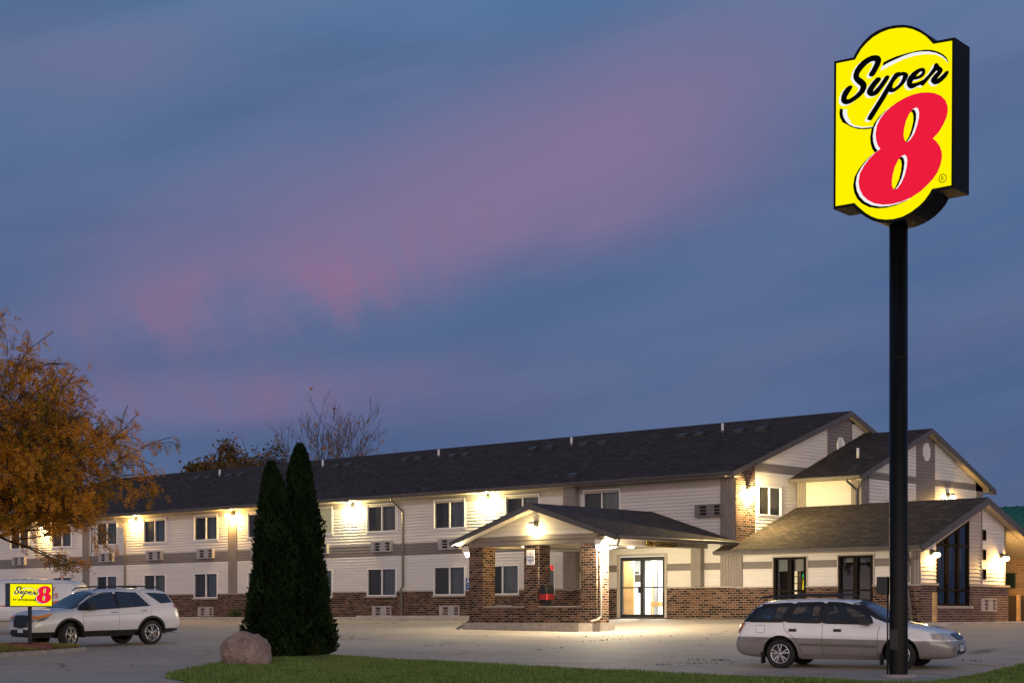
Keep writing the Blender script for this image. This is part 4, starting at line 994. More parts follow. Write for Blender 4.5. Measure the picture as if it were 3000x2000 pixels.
# ------------------------------------------------------------------ small signs and fittings
def sgn_root(name, s, b, z, rz, label, cat): return empty(name, W(s, b, z), rz, label, cat)
M_SGNW = plain('sign_white', (.78, .80, .85), .4, var=.02); M_SGNB = plain('sign_blue', (.02, .08, .33), .4, var=.02); M_SGNY = plain('sign_yellow', (.30, .19, .025), .5, var=.08)
M_INK = plain('sign_ink', (.01, .01, .01), .5, var=.02)
t = sgn_root('low_clearance_sign', -1.17, -2.85, 2.575, ROTZ + math.pi / 2, 'yellow LOW CLEARANCE sign on the right beam of the canopy', 'sign')
m = MB(); m.box(-.78, .78, -.02, .01, -.11, .12); m.build('panel', M_SGNY, t)
text_mesh('LOW CLEARANCE', .205, lambda u, w: (u, -.026, w - .07), 'lettering', M_INK, t, bold=.012, align='CENTER', space=1.10)
t = sgn_root('veteran_parking_sign', -4.17, CB - .012, 2.09, ROTZ, 'white VETERAN PARKING sign on the middle brick pillar', 'sign')
m = MB(); hw, hh_ = .185, .265
oc = []
for cx_, cy_, a0 in ((hw - .04, hh_ - .04, 0), (-hw + .04, hh_ - .04, 90), (-hw + .04, -hh_ + .04, 180), (hw - .04, -hh_ + .04, 270)):
    oc += [(cx_ + .04 * math.cos(R(a0 + k * 30)), cy_ + .04 * math.sin(R(a0 + k * 30))) for k in range(4)]
m.prism(oc, -.008, .008, lambda u, w, d: (u, d, w)); m.build('panel', M_SGNW, t)
for tx, sz, y in (('VETERAN', .075, -.02), ('PARKING', .075, -.115), ('ONLY', .05, -.18)): text_mesh(tx, sz, lambda u, w, y=y: (u, -.0115, w + y), 'lettering', M_SGNB, t, bold=.003, align='CENTER')
m = MB(); m.prism([(-.03, .05), (.0, .05), (.035, .17), (.015, .17), (-.01, .10)], -.012, -.0105, lambda u, w, d: (u, d, w)); m.build('emblem', M_SGNB, t)
t = sgn_root('accessible_parking_sign', -13.18, -.05, 1.38, ROTZ, 'blue accessible parking sign on the wall left of the canopy', 'sign')
m = MB(); m.box(-.15, .15, -.008, .008, -.235, .235); m.build('panel', M_SGNB, t)
m = MB(); m.lathe([(.070, 0), (.088, 0), (.088, -.003), (.070, -.003)], (-.005, -.010, .03), axis='y', seg=20)
m.tube([(-.02, -.011, .17), (-.015, -.011, .06), (.05, -.011, .06), (.075, -.011, -.03)], .013, 5); m.lathe([(0, 0), (.027, 0), (.027, -.004), (0, -.004)], (-.02, -.010, .195), axis='y', seg=12); m.build('wheelchair_symbol', M_SGNW, t)
text_mesh('PARKING', .055, lambda u, w: (u, -.0115, w - .16), 'lettering', M_SGNW, t, align='CENTER')
t = sgn_root('neon_sign', -8.74, -.02, 1.92, ROTZ, 'small glowing red neon squiggle in the window beside the middle pillar', 'neon sign')
m = MB(); m.tube([(-.13, .1, .11), (-.07, .1, .02), (0, .1, -.06), (.06, .1, -.04), (.1, .1, .05), (.02, .1, .08), (-.06, .1, .12)], .018, 6); m.build('neon_tube', M_REDLIT, t)
# mailbox on the inner side of the middle pillar
t = sgn_root('mailbox', -3.60, CB + .22, .40, ROTZ, 'black rounded mailbox over a red newspaper box on the middle pillar', 'mailbox')
m = MB(); pr = [(-.14, .0)] + [(.14 * math.cos(a), .17 + .14 * math.sin(a)) for a in [math.pi - k * math.pi / 8 for k in range(9)]] + [(.14, 0)]
m.prism(pr, -.24, .20, lambda u, w, d: (u, d, w + .42)); m.build('box', M_BLACKMET, t)
m = MB(); m.box(-.15, .16, -.24, .19, .22, .415); m.build('newspaper_box', plain('red_plastic', (.33, .02, .02), .4, var=.06), t)
m = MB(); m.box(-.06, .08, -.12, .08, .0, .22); m.build('post', M_DARK, t)
# little shrub, wooden posts, bin, tan neighbour building
def leaf_cloud(mb, pts, size, up=.0, flat=False):
    for p in pts:
        d = Vector((random.gauss(0, 1), random.gauss(0, 1), random.gauss(up, 1))).normalized(); w = d.orthogonal().normalized()
        w = (Matrix.Rotation(random.uniform(0, 6.28), 3, d) @ w); l = size * random.uniform(.7, 1.4); q = w * l * .38; p = Vector(p)
        mb.poly([p - q * .6, p + d * l * .5 + q, p + d * l, p + d * l * .5 - q])
def leaf_mat(name, stops, rough=.6):
    def fn(gg, out):
        gi = gg.node('ShaderNodeNewGeometry'); n = gg.noise(ocoord(gg), 1.1, 3.0)
        f = gg.add(gg.mul(gi.outputs['Random Per Island'], .42), gg.mul(gg.smooth(n, .34, .66), .58))
        p = princ(gg, out, gg.ramp(f, stops), rough, 0, .2); 
        tr = gg.node('ShaderNodeBsdfTranslucent'); gg.t.links.new(p.inputs['Base Color'].links[0].from_socket, tr.inputs[0])
        mx = gg.node('ShaderNodeMixShader'); mx.inputs[0].default_value = .25
        gg.t.links.new(p.outputs[0], mx.inputs[1]); gg.t.links.new(tr.outputs[0], mx.inputs[2]); gg.t.links.new(mx.outputs[0], out.inputs[0])
    return mat(name, fn)
M_BOX = leaf_mat('shrub_leaf', [(0, (.02, .045, .01)), (1, (.07, .12, .03))])
M_BARK = plain('bark', (.045, .035, .028), .95, var=.4, scale=9)
t = empty('shrub', W(-27.95, -.40, 0), ROTZ, 'small round green shrub against the brick base', 'shrub')
m = MB(); leaf_cloud(m, [(random.gauss(0, .13), random.gauss(0, .12), .17 + random.gauss(0, .085)) for _ in range(420)], .07); m.build('crown', M_BOX, t)
m = MB(); m.tube([(0, 0, -.02), (.01, 0, .2)], .015, 5); m.build('stem', M_BARK, t)
M_POST = plain('treated_wood', (.48, .30, .13), .75, var=.2, scale=5)
def post(s, b, label, h=1.02):
    p0 = W(s, b); t = MB(); z0 = float(hsb(s, b)); t.box(-.06, .06, -.06, .06, z0 - .05, z0 + h); t.prism([(-.06, z0 + h), (.06, z0 + h), (.045, z0 + h + .03), (-.045, z0 + h + .03)], -.06, .06, lambda u, w, d: (u, d, w))
    o = t.build('wooden_post', M_POST); o.location = (p0.x, p0.y, 0); o.rotation_euler = (0, 0, ROTZ); tag(o, label, 'post', 'yellowish wooden guard posts'); return o
post(8.1, -.35, 'wooden guard post in front of the dining wing corner'); post(7.05, 7.7, 'wooden guard post beside the dark bin at the right edge', 1.0); post(6.28, 8.75, 'wooden guard post next to the tan brick wall, left of the bin', .9)
t = MB(); t.box(4.7, 10.0, 9.0, 9.25, -.5, 2.26); o = t.build('brick_wall', M_BRICK3); o.location = W(0, 0, 0); o.rotation_euler = (0, 0, ROTZ); tag(o, 'lamp-lit tan brick wall at the right edge beyond the dining gable', 'wall')
t = empty('refuse_bin', W(6.72, 8.35, -.16), ROTZ + .15, 'dark brown refuse bin standing in front of the tan brick wall', 'bin')
m = MB(); m.prism([(-.38, 0), (.38, 0), (.44, .95), (-.44, .95)], -.4, .4, lambda u, w, d: (u, d, w)); m.build('body', plain('brown_plastic', (.05, .032, .02), .5, var=.1), t)
m = MB(); m.prism([(-.46, .955), (.46, .955), (.46, 1.0), (.3, 1.16), (-.3, 1.16), (-.46, 1.0)], -.42, .42, lambda u, w, d: (u, d, w)); m.build('lid', plain('tan_plastic', (.20, .12, .05), .5, var=.1), t)
NB = empty('brick_building', W(12, 12, 0), ROTZ, 'tan brick building with a green metal roof behind the dining wing', 'building')
NO = (12, 12, 0)
m = MB(); m.box(2.0, 7.4, 10.6, 22, -.6, 2.75); m.build('wall', M_BRICK3, NB, NO)
def _grn(gg, out):
    x, y, z = gg.sep(ocoord(gg)); w = gg.node('ShaderNodeTexWave', bands_direction='X'); w.inputs['Scale'].default_value = .8
    n = gg.noise(ocoord(gg), 1.5, 3.0)
    princ(gg, out, gg.mix(gg.smooth(n, .3, .7), (.012, .100, .080), (.018, .125, .100)), .6, .0, .2)
M_GRN = mat('green_metal_roof', _grn)
m = MB(); m.prism([(10.2, 2.80), (16.3, 4.62), (22.4, 2.80), (22.4, 2.72), (16.3, 4.54), (10.2, 2.72)], 1.0, 7.9, lambda u, w, d: (d, u, w))
for k in range(13):
    s_ = 1.2 + k * .52; m.prism([(10.2, 2.80), (16.3, 4.62), (16.3, 4.66), (10.2, 2.84)], s_, s_ + .04, lambda u, w, d: (d, u, w))
m.build('roof', M_GRN, NB, NO)
m = MB()
for s_ in (2.0, 7.4): m.prism([(10.6, 2.76), (21.9, 2.76), (16.3, 4.50)], s_ - .05, s_ + .0, lambda u, w, d: (d, u, w)); m.build('gable_wall', M_BRICK3, NB, NO); m = MB()
t = sgn_root('wall_sign', 6.09, 8.985, 1.38, ROTZ, 'dark green square sign on the tan brick wall', 'sign'); m = MB(); m.box(-.20, .20, -.03, .01, -.28, .28); m.build('panel', plain('sign_green', (.006, .020, .012), .5, var=.05), t); m = MB()
for q in ((-.2, .2, .255, .28), (-.2, .2, -.28, -.255), (-.2, -.175, -.255, .255), (.175, .2, -.255, .255)): m.box(q[0], q[1], -.045, -.03, q[2], q[3])
m.build('border', plain('sign_border', (.03, .07, .045), .5, var=.05), t)

# ------------------------------------------------------------------ road signs: outlines in metres on the sign's own face
SIGN_BIG = {'OUT': [[(-1.236,11.293),(-0.807,11.291),(-0.761,11.372),(-0.689,11.463),(-0.589,11.561),(-0.461,11.653),(-0.305,11.719),(-0.122,11.753),(0.06,11.754),(0.254,11.729),(0.434,11.67),(0.599,11.579),(0.735,11.467),(0.844,11.362),(0.936,11.27),(1.341,11.259),(1.326,8.345),(0.908,8.336),(0.843,8.232),(0.754,8.138),(0.627,8.036),(0.486,7.96),(0.332,7.904),(0.164,7.867),(-0.005,7.86),(-0.136,7.87),(-0.268,7.902),(-0.4,7.957),(-0.532,8.037),(-0.652,8.133),(-0.759,8.222),(-0.819,8.304),(-1.252,8.298)]], 'INN': [[(-1.183,11.241),(-0.768,11.235),(-0.718,11.311),(-0.632,11.425),(-0.518,11.52),(-0.376,11.609),(-0.206,11.666),(-0.024,11.694),(0.143,11.685),(0.31,11.657),(0.475,11.591),(0.626,11.496),(0.749,11.394),(0.83,11.301),(0.898,11.217),(1.288,11.202),(1.27,8.406),(0.874,8.394),(0.817,8.307),(0.716,8.191),(0.601,8.1),(0.435,8.004),(0.254,7.939),(0.06,7.918),(-0.097,7.93),(-0.268,7.969),(-0.413,8.038),(-0.546,8.13),(-0.665,8.239),(-0.746,8.318),(-0.783,8.36),(-1.2,8.355)]], 'SUP': [[(-0.44,10.829),(-0.466,10.866),(-0.458,10.896),(-0.405,10.962),(-0.358,11.038),(-0.326,11.107),(-0.353,11.125),(-0.417,11.125),(-0.51,11.084),(-0.604,11.01),(-0.668,10.936),(-0.68,10.885),(-0.651,10.852),(-0.58,10.796),(-0.522,10.726),(-0.508,10.658),(-0.522,10.596),(-0.569,10.53),(-0.651,10.469),(-0.757,10.413),(-0.863,10.373),(-0.958,10.365),(-1.024,10.391),(-1.065,10.436),(-1.077,10.482),(-1.068,10.556),(-1.03,10.636),(-0.97,10.701),(-0.911,10.733),(-0.857,10.736),(-0.825,10.715),(-0.818,10.689),(-0.84,10.655),(-0.899,10.579),(-0.94,10.522),(-0.952,10.475),(-0.899,10.466),(-0.828,10.491),(-0.745,10.535),(-0.674,10.592),(-0.645,10.652),(-0.657,10.686),(-0.721,10.747),(-0.78,10.817),(-0.804,10.876),(-0.804,10.94),(-0.769,11.031),(-0.698,11.115),(-0.604,11.183),(-0.51,11.224),(-0.405,11.246),(-0.3,11.236),(-0.231,11.201),(-0.196,11.146),(-0.194,11.092),(-0.219,11.022),(-0.277,10.926),(-0.324,10.86),(-0.358,10.829),(-0.399,10.821)]], 'SUP_U': [[(-0.306,10.782),(-0.37,10.729),(-0.44,10.662),(-0.493,10.591),(-0.512,10.541),(-0.498,10.49),(-0.458,10.45),(-0.405,10.427),(-0.335,10.428),(-0.265,10.453),(-0.202,10.516),(-0.115,10.607),(-0.046,10.69),(-0.017,10.738),(-0.025,10.769),(-0.057,10.786),(-0.098,10.783),(-0.127,10.759),(-0.179,10.694),(-0.254,10.611),(-0.324,10.555),(-0.376,10.521),(-0.353,10.565),(-0.289,10.639),(-0.219,10.701),(-0.196,10.734),(-0.208,10.765),(-0.248,10.787)]], 'SUP_P': [[(-0.504,10.002),(-0.487,9.972),(-0.428,9.951),(-0.393,9.966),(-0.358,10.008),(-0.208,10.207),(-0.092,10.357),(-0.029,10.452),(-0.011,10.438),(0.034,10.425),(0.103,10.433),(0.183,10.472),(0.274,10.535),(0.343,10.607),(0.382,10.684),(0.377,10.727),(0.343,10.766),(0.28,10.793),(0.235,10.791),(0.206,10.797),(0.172,10.809),(0.126,10.807),(0.086,10.788),(0.057,10.756),(-0.011,10.662),(-0.104,10.541),(-0.219,10.38),(-0.358,10.202),(-0.463,10.07)],[(0.269,10.716),(0.257,10.665),(0.218,10.598),(0.16,10.545),(0.092,10.51),(0.052,10.507),(0.046,10.545),(0.069,10.605),(0.115,10.66),(0.172,10.702),(0.229,10.721)]], 'SUP_ER': [[(0.348,10.563),(0.354,10.615),(0.388,10.672),(0.456,10.734),(0.546,10.78),(0.625,10.796),(0.692,10.794),(0.732,10.76),(0.743,10.711),(0.732,10.66),(0.692,10.62),(0.636,10.594),(0.569,10.585),(0.496,10.589),(0.473,10.561),(0.465,10.529),(0.524,10.525),(0.614,10.535),(0.704,10.56),(0.793,10.627),(0.86,10.699),(0.91,10.763),(0.916,10.798),(0.944,10.827),(0.977,10.832),(1.01,10.806),(1.029,10.761),(1.071,10.726),(1.104,10.684),(1.093,10.633),(1.038,10.571),(0.982,10.518),(1.038,10.539),(1.104,10.589),(1.159,10.631),(1.198,10.639),(1.228,10.613),(1.22,10.578),(1.17,10.514),(1.093,10.456),(1.016,10.418),(0.938,10.413),(0.882,10.448),(0.851,10.501),(0.86,10.541),(0.916,10.604),(0.982,10.654),(0.991,10.668),(0.971,10.68),(0.927,10.644),(0.838,10.566),(0.748,10.478),(0.692,10.434),(0.659,10.447),(0.631,10.466),(0.569,10.453),(0.49,10.426),(0.433,10.426),(0.388,10.455),(0.354,10.504)],[(0.676,10.713),(0.653,10.68),(0.603,10.653),(0.546,10.651),(0.569,10.68),(0.625,10.717),(0.653,10.726)]], 'SW': [[(-0.147,11.062),(-0.173,10.987),(-0.046,11.032),(0.126,11.073),(0.297,11.108),(0.467,11.128),(0.636,11.121),(0.804,11.09),(0.96,11.031),(1.082,10.954),(1.159,10.877),(1.203,10.8),(1.214,10.767),(1.209,10.82),(1.176,10.899),(1.104,10.976),(0.994,11.05),(0.882,11.102),(0.748,11.136),(0.58,11.151),(0.354,11.145),(0.126,11.126),(-0.046,11.09)]], 'SWW': [[(-0.173,10.99),(-0.221,10.905),(-0.104,10.936),(0.069,10.988),(0.297,11.045),(0.524,11.064),(0.748,11.051),(0.949,11.001),(1.071,10.93),(1.159,10.85),(1.209,10.773),(1.198,10.812),(1.154,10.885),(1.077,10.963),(0.955,11.039),(0.804,11.098),(0.636,11.129),(0.467,11.136),(0.297,11.117),(0.126,11.081),(-0.046,11.04)]], 'SL': [[(-1.101,10.317),(-1.119,10.228),(-1.101,10.127),(-1.041,10.019),(-0.961,9.972),(-0.857,9.899),(-0.702,9.828),(-0.547,9.799),(-0.394,9.785),(-0.369,9.819),(-0.547,9.83),(-0.702,9.865),(-0.822,9.925),(-0.863,9.934),(-0.958,10.026),(-1.018,10.124),(-1.035,10.214),(-1.027,10.279)]], 'SLW': [[(-1.032,10.282),(-1.041,10.215),(-1.024,10.125),(-0.964,10.022),(-0.891,9.949),(-0.788,9.887),(-0.616,9.833),(-0.369,9.812),(-0.363,9.824),(-0.616,9.858),(-0.788,9.922),(-0.909,10.022),(-0.851,9.997),(-0.923,10.096),(-0.946,10.187),(-0.944,10.268)]], 'R8': [[(0.788,10.293),(0.935,10.25),(1.064,10.173),(1.153,10.073),(1.198,9.959),(1.204,9.851),(1.177,9.734),(1.112,9.608),(1.016,9.472),(0.894,9.37),(0.967,9.304),(1.04,9.193),(1.08,9.079),(1.083,8.972),(1.056,8.839),(0.991,8.696),(0.902,8.587),(0.788,8.49),(0.641,8.381),(0.444,8.287),(0.228,8.233),(0.028,8.216),(-0.157,8.231),(-0.343,8.285),(-0.496,8.378),(-0.599,8.487),(-0.667,8.623),(-0.69,8.768),(-0.659,8.936),(-0.565,9.079),(-0.445,9.201),(-0.326,9.292),(-0.216,9.352),(-0.275,9.44),(-0.309,9.555),(-0.318,9.666),(-0.292,9.818),(-0.224,9.947),(-0.123,10.054),(0.011,10.147),(0.162,10.221),(0.328,10.276),(0.493,10.308),(0.641,10.312)],[(0.543,10.042),(0.584,10.014),(0.608,9.941),(0.605,9.834),(0.567,9.686),(0.51,9.542),(0.427,9.432),(0.361,9.389),(0.336,9.393),(0.295,9.454),(0.281,9.549),(0.295,9.671),(0.336,9.819),(0.394,9.932),(0.477,10.018)],[(0.303,9.151),(0.344,9.113),(0.361,9.026),(0.344,8.889),(0.303,8.741),(0.228,8.598),(0.145,8.509),(0.095,8.501),(0.061,8.514),(0.036,8.58),(0.033,8.674),(0.053,8.811),(0.095,8.944),(0.17,9.072),(0.245,9.137)]]}
SIGN_SMALL = {'SUP': [[(-0.3214,0.1331),(-0.3304,0.1433),(-0.3297,0.1514),(-0.3187,0.1682),(-0.3098,0.1881),(-0.3044,0.2061),(-0.3127,0.2113),(-0.3304,0.2119),(-0.3539,0.202),(-0.3757,0.1835),(-0.3895,0.1646),(-0.3901,0.151),(-0.3804,0.142),(-0.3582,0.1262),(-0.3385,0.1067),(-0.3312,0.0887),(-0.3318,0.0724),(-0.3412,0.0552),(-0.3605,0.0403),(-0.3865,0.0269),(-0.4134,0.0177),(-0.4387,0.017),(-0.4577,0.0247),(-0.4713,0.0373),(-0.4768,0.0495),(-0.4781,0.069),(-0.4719,0.0896),(-0.4592,0.106),(-0.4448,0.1138),(-0.4305,0.1139),(-0.4208,0.1079),(-0.4175,0.1009),(-0.4215,0.0922),(-0.4337,0.0729),(-0.442,0.0583),(-0.4428,0.0461),(-0.4278,0.0428),(-0.4098,0.0485),(-0.3896,0.0591),(-0.3733,0.0733),(-0.3684,0.0887),(-0.3734,0.098),(-0.3942,0.1149),(-0.4138,0.1343),(-0.4233,0.1501),(-0.4266,0.1673),(-0.4217,0.1909),(-0.4068,0.2123),(-0.3846,0.2293),(-0.3611,0.2392),(-0.3335,0.2441),(-0.3041,0.2403),(-0.283,0.2302),(-0.2706,0.2151),(-0.2671,0.2007),(-0.2705,0.1822),(-0.2816,0.1572),(-0.2909,0.1401),(-0.299,0.1323),(-0.3097,0.1306)]], 'SUP_U': [[(-0.282,0.119),(-0.297,0.1058),(-0.3127,0.0887),(-0.3235,0.0705),(-0.3264,0.0575),(-0.3199,0.0437),(-0.3066,0.0325),(-0.2909,0.0255),(-0.2717,0.0248),(-0.2537,0.0304),(-0.2393,0.0465),(-0.22,0.0696),(-0.2051,0.091),(-0.1995,0.1035),(-0.2034,0.112),(-0.2133,0.1169),(-0.2244,0.1166),(-0.2311,0.1105),(-0.2421,0.0937),(-0.2587,0.0727),(-0.275,0.0585),(-0.2878,0.0503),(-0.2836,0.0617),(-0.2698,0.0806),(-0.2538,0.0963),(-0.2491,0.1048),(-0.2539,0.1133),(-0.2663,0.1196)]], 'SUP_P': [[(-0.2961,-0.0863),(-0.2898,-0.0946),(-0.2726,-0.1011),(-0.2637,-0.0976),(-0.2563,-0.0869),(-0.2248,-0.0362),(-0.2005,0.0023),(-0.1878,0.0269),(-0.1822,0.0229),(-0.1687,0.0185),(-0.1499,0.0199),(-0.1294,0.0291),(-0.107,0.0447),(-0.0915,0.0632),(-0.0843,0.0836),(-0.0882,0.0954),(-0.0999,0.1062),(-0.119,0.1145),(-0.1317,0.1146),(-0.14,0.1164),(-0.1503,0.12),(-0.163,0.1201),(-0.1733,0.1155),(-0.1796,0.1073),(-0.194,0.0831),(-0.2133,0.0517),(-0.237,0.0103),(-0.2663,-0.0353),(-0.2884,-0.0688)],[(-0.1181,0.0938),(-0.1187,0.0802),(-0.1264,0.0627),(-0.1397,0.0492),(-0.1571,0.0407),(-0.1682,0.0404),(-0.1718,0.0508),(-0.1685,0.0665),(-0.1585,0.0807),(-0.1447,0.0914),(-0.1297,0.0957)]], 'SUP_ER': [[(-0.0876,0.0514),(-0.0887,0.0653),(-0.0821,0.0803),(-0.0661,0.096),(-0.0429,0.1073),(-0.0213,0.1108),(-0.0019,0.1092),(0.0111,0.0995),(0.017,0.0859),(0.0164,0.0723),(0.0073,0.062),(-0.0074,0.0556),(-0.0262,0.0543),(-0.0472,0.0562),(-0.0522,0.049),(-0.0527,0.0404),(-0.0358,0.0386),(-0.0106,0.0399),(0.0137,0.0455),(0.0358,0.0625),(0.0513,0.081),(0.0623,0.0978),(0.0621,0.1074),(0.0685,0.1151),(0.0779,0.1157),(0.0889,0.1084),(0.0968,0.0957),(0.1108,0.0857),(0.1227,0.0735),(0.1222,0.0599),(0.1095,0.0435),(0.0962,0.03),(0.1112,0.0349),(0.1277,0.0477),(0.1416,0.0584),(0.1524,0.0601),(0.1625,0.0524),(0.1621,0.0429),(0.151,0.0261),(0.1317,0.0112),(0.1112,0.002),(0.089,0.002),(0.0711,0.0122),(0.0592,0.0272),(0.0597,0.0381),(0.0724,0.0545),(0.089,0.0672),(0.0908,0.071),(0.0844,0.0743),(0.0735,0.0652),(0.0519,0.0453),(0.0309,0.0225),(0.0172,0.0112),(0.0068,0.0155),(-0.0022,0.021),(-0.0192,0.0185),(-0.0402,0.0121),(-0.0563,0.0129),(-0.0707,0.0216),(-0.0829,0.0353)],[(-0.0024,0.0874),(-0.0071,0.0788),(-0.0201,0.0721),(-0.0361,0.0723),(-0.0312,0.08),(-0.0171,0.0893),(-0.0095,0.0912)]], 'SW': [[(-0.2527,0.192),(-0.2558,0.1721),(-0.2229,0.1827),(-0.177,0.1917),(-0.1308,0.1993),(-0.0837,0.2027),(-0.0352,0.1988),(0.0145,0.1884),(0.0625,0.1704),(0.1019,0.148),(0.1285,0.1257),(0.1454,0.1041),(0.1504,0.0948),(0.1459,0.1095),(0.1321,0.1318),(0.1071,0.1537),(0.0711,0.1754),(0.0363,0.1907),(-0.004,0.2015),(-0.0529,0.2077),(-0.1166,0.2086),(-0.1798,0.206),(-0.226,0.1984)]], 'SWW': [[(-0.256,0.173),(-0.265,0.1508),(-0.2339,0.1577),(-0.1886,0.1696),(-0.1274,0.1822),(-0.0643,0.1847),(0.0005,0.1786),(0.0609,0.1625),(0.0999,0.1416),(0.1299,0.1185),(0.1484,0.0966),(0.1432,0.1074),(0.1264,0.1281),(0.0998,0.1504),(0.0605,0.1728),(0.014,0.1907),(-0.0357,0.2011),(-0.0841,0.205),(-0.1312,0.2016),(-0.1774,0.194),(-0.2234,0.185)]], 'R8': [[(0.4173,0.2542),(0.4544,0.2458),(0.4892,0.229),(0.5152,0.2064),(0.5314,0.1799),(0.5378,0.1547),(0.5364,0.127),(0.5264,0.097),(0.5089,0.0645),(0.484,0.0399),(0.5047,0.025),(0.5273,-0.0006),(0.5423,-0.0269),(0.5479,-0.0521),(0.5471,-0.0833),(0.5378,-0.1169),(0.521,-0.1425),(0.4978,-0.1655),(0.4672,-0.1911),(0.4241,-0.2132),(0.3752,-0.2259),(0.3287,-0.2302),(0.2846,-0.2268),(0.2389,-0.2148),(0.1994,-0.1939),(0.171,-0.1693),(0.1493,-0.1385),(0.1379,-0.1057),(0.1376,-0.0674),(0.153,-0.0346),(0.1752,-0.0062),(0.1988,0.0151),(0.2217,0.0294),(0.2041,0.0492),(0.1912,0.0752),(0.1843,0.1005),(0.1836,0.1354),(0.1936,0.1654),(0.2124,0.1908),(0.2397,0.2133),(0.2716,0.2317),(0.3084,0.246),(0.3461,0.2549),(0.3812,0.2572)],[(0.3697,0.1936),(0.3807,0.1876),(0.3899,0.1708),(0.3939,0.1459),(0.3914,0.1114),(0.3841,0.0775),(0.3693,0.0516),(0.3555,0.0413),(0.3495,0.0421),(0.3369,0.0559),(0.3296,0.0778),(0.3273,0.1059),(0.3306,0.1403),(0.3393,0.167),(0.3551,0.1876)],[(0.3523,-0.014),(0.3638,-0.0225),(0.3716,-0.0426),(0.3738,-0.0743),(0.3705,-0.1086),(0.3591,-0.1419),(0.3433,-0.1625),(0.3319,-0.1644),(0.3234,-0.1616),(0.3146,-0.1465),(0.3097,-0.125),(0.3084,-0.0935),(0.3123,-0.0626),(0.3244,-0.0329),(0.3392,-0.0175)]]}
YEL, REDC, WHT = lin(255, 242, 0), lin(237, 28, 60), lin(246, 246, 248)
M_YEL = emis('backlit_yellow', YEL, 1.0); M_RED = emis('backlit_red', REDC, 1.0); M_WHT = emis('backlit_white', WHT, .95)
M_SBLK = plain('sign_black_film', (.003, .003, .003), .7, spec=.02, var=.02)
M_CABT = plain('sign_cabinet_black', (.005, .005, .005), .5, var=.1, spec=.10); M_POLE = plain('pole_black_paint', (.004, .004, .0042), .38, spec=.16, var=.25, scale=2)
def layer(name, loops, mtl, parent, d, du=0.0, dw=0.0, sc=1.0):
    """flat film on the face: local x to the right, -y towards the viewer, z up"""
    mb = MB()
    vs, fs = fill_shape([[((u + du) * sc, (w + dw) * sc) for u, w in lp] for lp in loops])
    mb.v = [(u, -d, w) for u, w in vs]; mb.f = [tuple(f_) for f_ in fs]; mb.mi = [0] * len(fs); mb.sm = [False] * len(fs)
    return mb.build(name, mtl, parent, fix=False)
PX, PY = 7.74, 34.66; SROT = math.atan2(-0.60637, 0.79518)
PYL = empty('pylon_sign', (PX, PY, 0), SROT, 'tall black pole sign with a glowing yellow lettered face and a big red 8', 'pole sign')
zg = hxy(PX, PY)
m = MB(); m.lathe([(0, 8.0), (.183, 7.99), (.183, zg - .1)], (0, 0, 0), seg=28); m.lathe([(.19, 7.93), (.19, 8.005), (.0, 8.01)], (0, 0, 0), seg=28); m.build('pole', M_POLE, PYL)
m = MB(); m.lathe([(.085, 8.4), (.085, 7.98)], (0, 0, 0), seg=16); m.build('neck', M_POLE, PYL)
m = MB(); m.lathe([(.36, zg - .05), (.36, zg + .035), (.33, zg + .05), (.0, zg + .05)], (0, 0, 0), seg=28); m.build('footing', M_KERB, PYL)
m = MB(); m.box(-.09, .09, -.192, -.17, zg + .55, zg + .95); m.build('access_plate', M_BLACKMET, PYL)
m = MB()
for zz_ in (2.2, 5.2): m.lathe([(.184, zz_ - .012), (.188, zz_), (.184, zz_ + .012)], (0, 0, 0), seg=28)
for q_ in (0,): pass
m.build('weld_seam', M_POLE, PYL)
m = MB(); m.box(-.40, -.17, -.16, .06, .50, .84); m.build('junction_box', M_BLACKMET, PYL)
m = MB(); m.tube([(-.19, -.10, .5), (-.19, -.10, zg - .02)], .018, 6); m.build('conduit', M_BLACKMET, PYL)
FD = .365
m = MB(); m.prism(SIGN_BIG['OUT'][0], -FD, FD, lambda u, w, d: (u, d, w)); CABN = m.build('cabinet', M_CABT, PYL)
FACE = layer('sign_face', SIGN_BIG['INN'], M_YEL, PYL, FD + .006)
SUPN = ('SUP', 'SUP_U', 'SUP_P', 'SUP_ER')
def films(src, parent, d0, so, eo, sc, big):
    for k, nm in enumerate(SUPN): layer('letter_shadow', src[nm], M_WHT, parent, d0 + .003 + k * .0004, so[0], so[1], sc)
    layer('swoosh_shadow', src['SWW'], M_WHT, parent, d0 + .0028, 0, 0, sc); layer('swoosh', src['SW'], M_SBLK, parent, d0 + .0060, 0, 0, sc)
    if big: layer('swoosh_shadow', src['SLW'], M_WHT, parent, d0 + .0024, 0, 0, sc); layer('swoosh', src['SL'], M_SBLK, parent, d0 + .0022, 0, 0, sc)
    layer('numeral_shadow', src['R8'], M_SBLK, parent, d0 + .0054, 2 * eo[0], 2 * eo[1], sc)
    layer('numeral_shadow', src['R8'], M_WHT, parent, d0 + .0064, eo[0], eo[1], sc)
    layer('numeral', src['R8'], M_RED, parent, d0 + .0074, 0, 0, sc)
    for k, nm in enumerate(SUPN): layer('letter', src[nm], M_SBLK, parent, d0 + .0084 + k * .0004, 0, 0, sc)
films(SIGN_BIG, FACE, FD + .006, (-.052, -.023), (-.060, -.028), 1.0, True)
ringl = [[(1.094 + r * math.cos(a), 8.565 + r * 1.05 * math.sin(a)) for a in [k * math.pi / 16 for k in range(32)]] for r in (.082, .068)]
layer('registered_mark', ringl, M_SBLK, FACE, FD + .0090)
text_mesh('R', .115, lambda u, w: (1.094 + u, -FD - .0152, 8.525 + w), 'registered_mark', M_SBLK, FACE, align='CENTER')

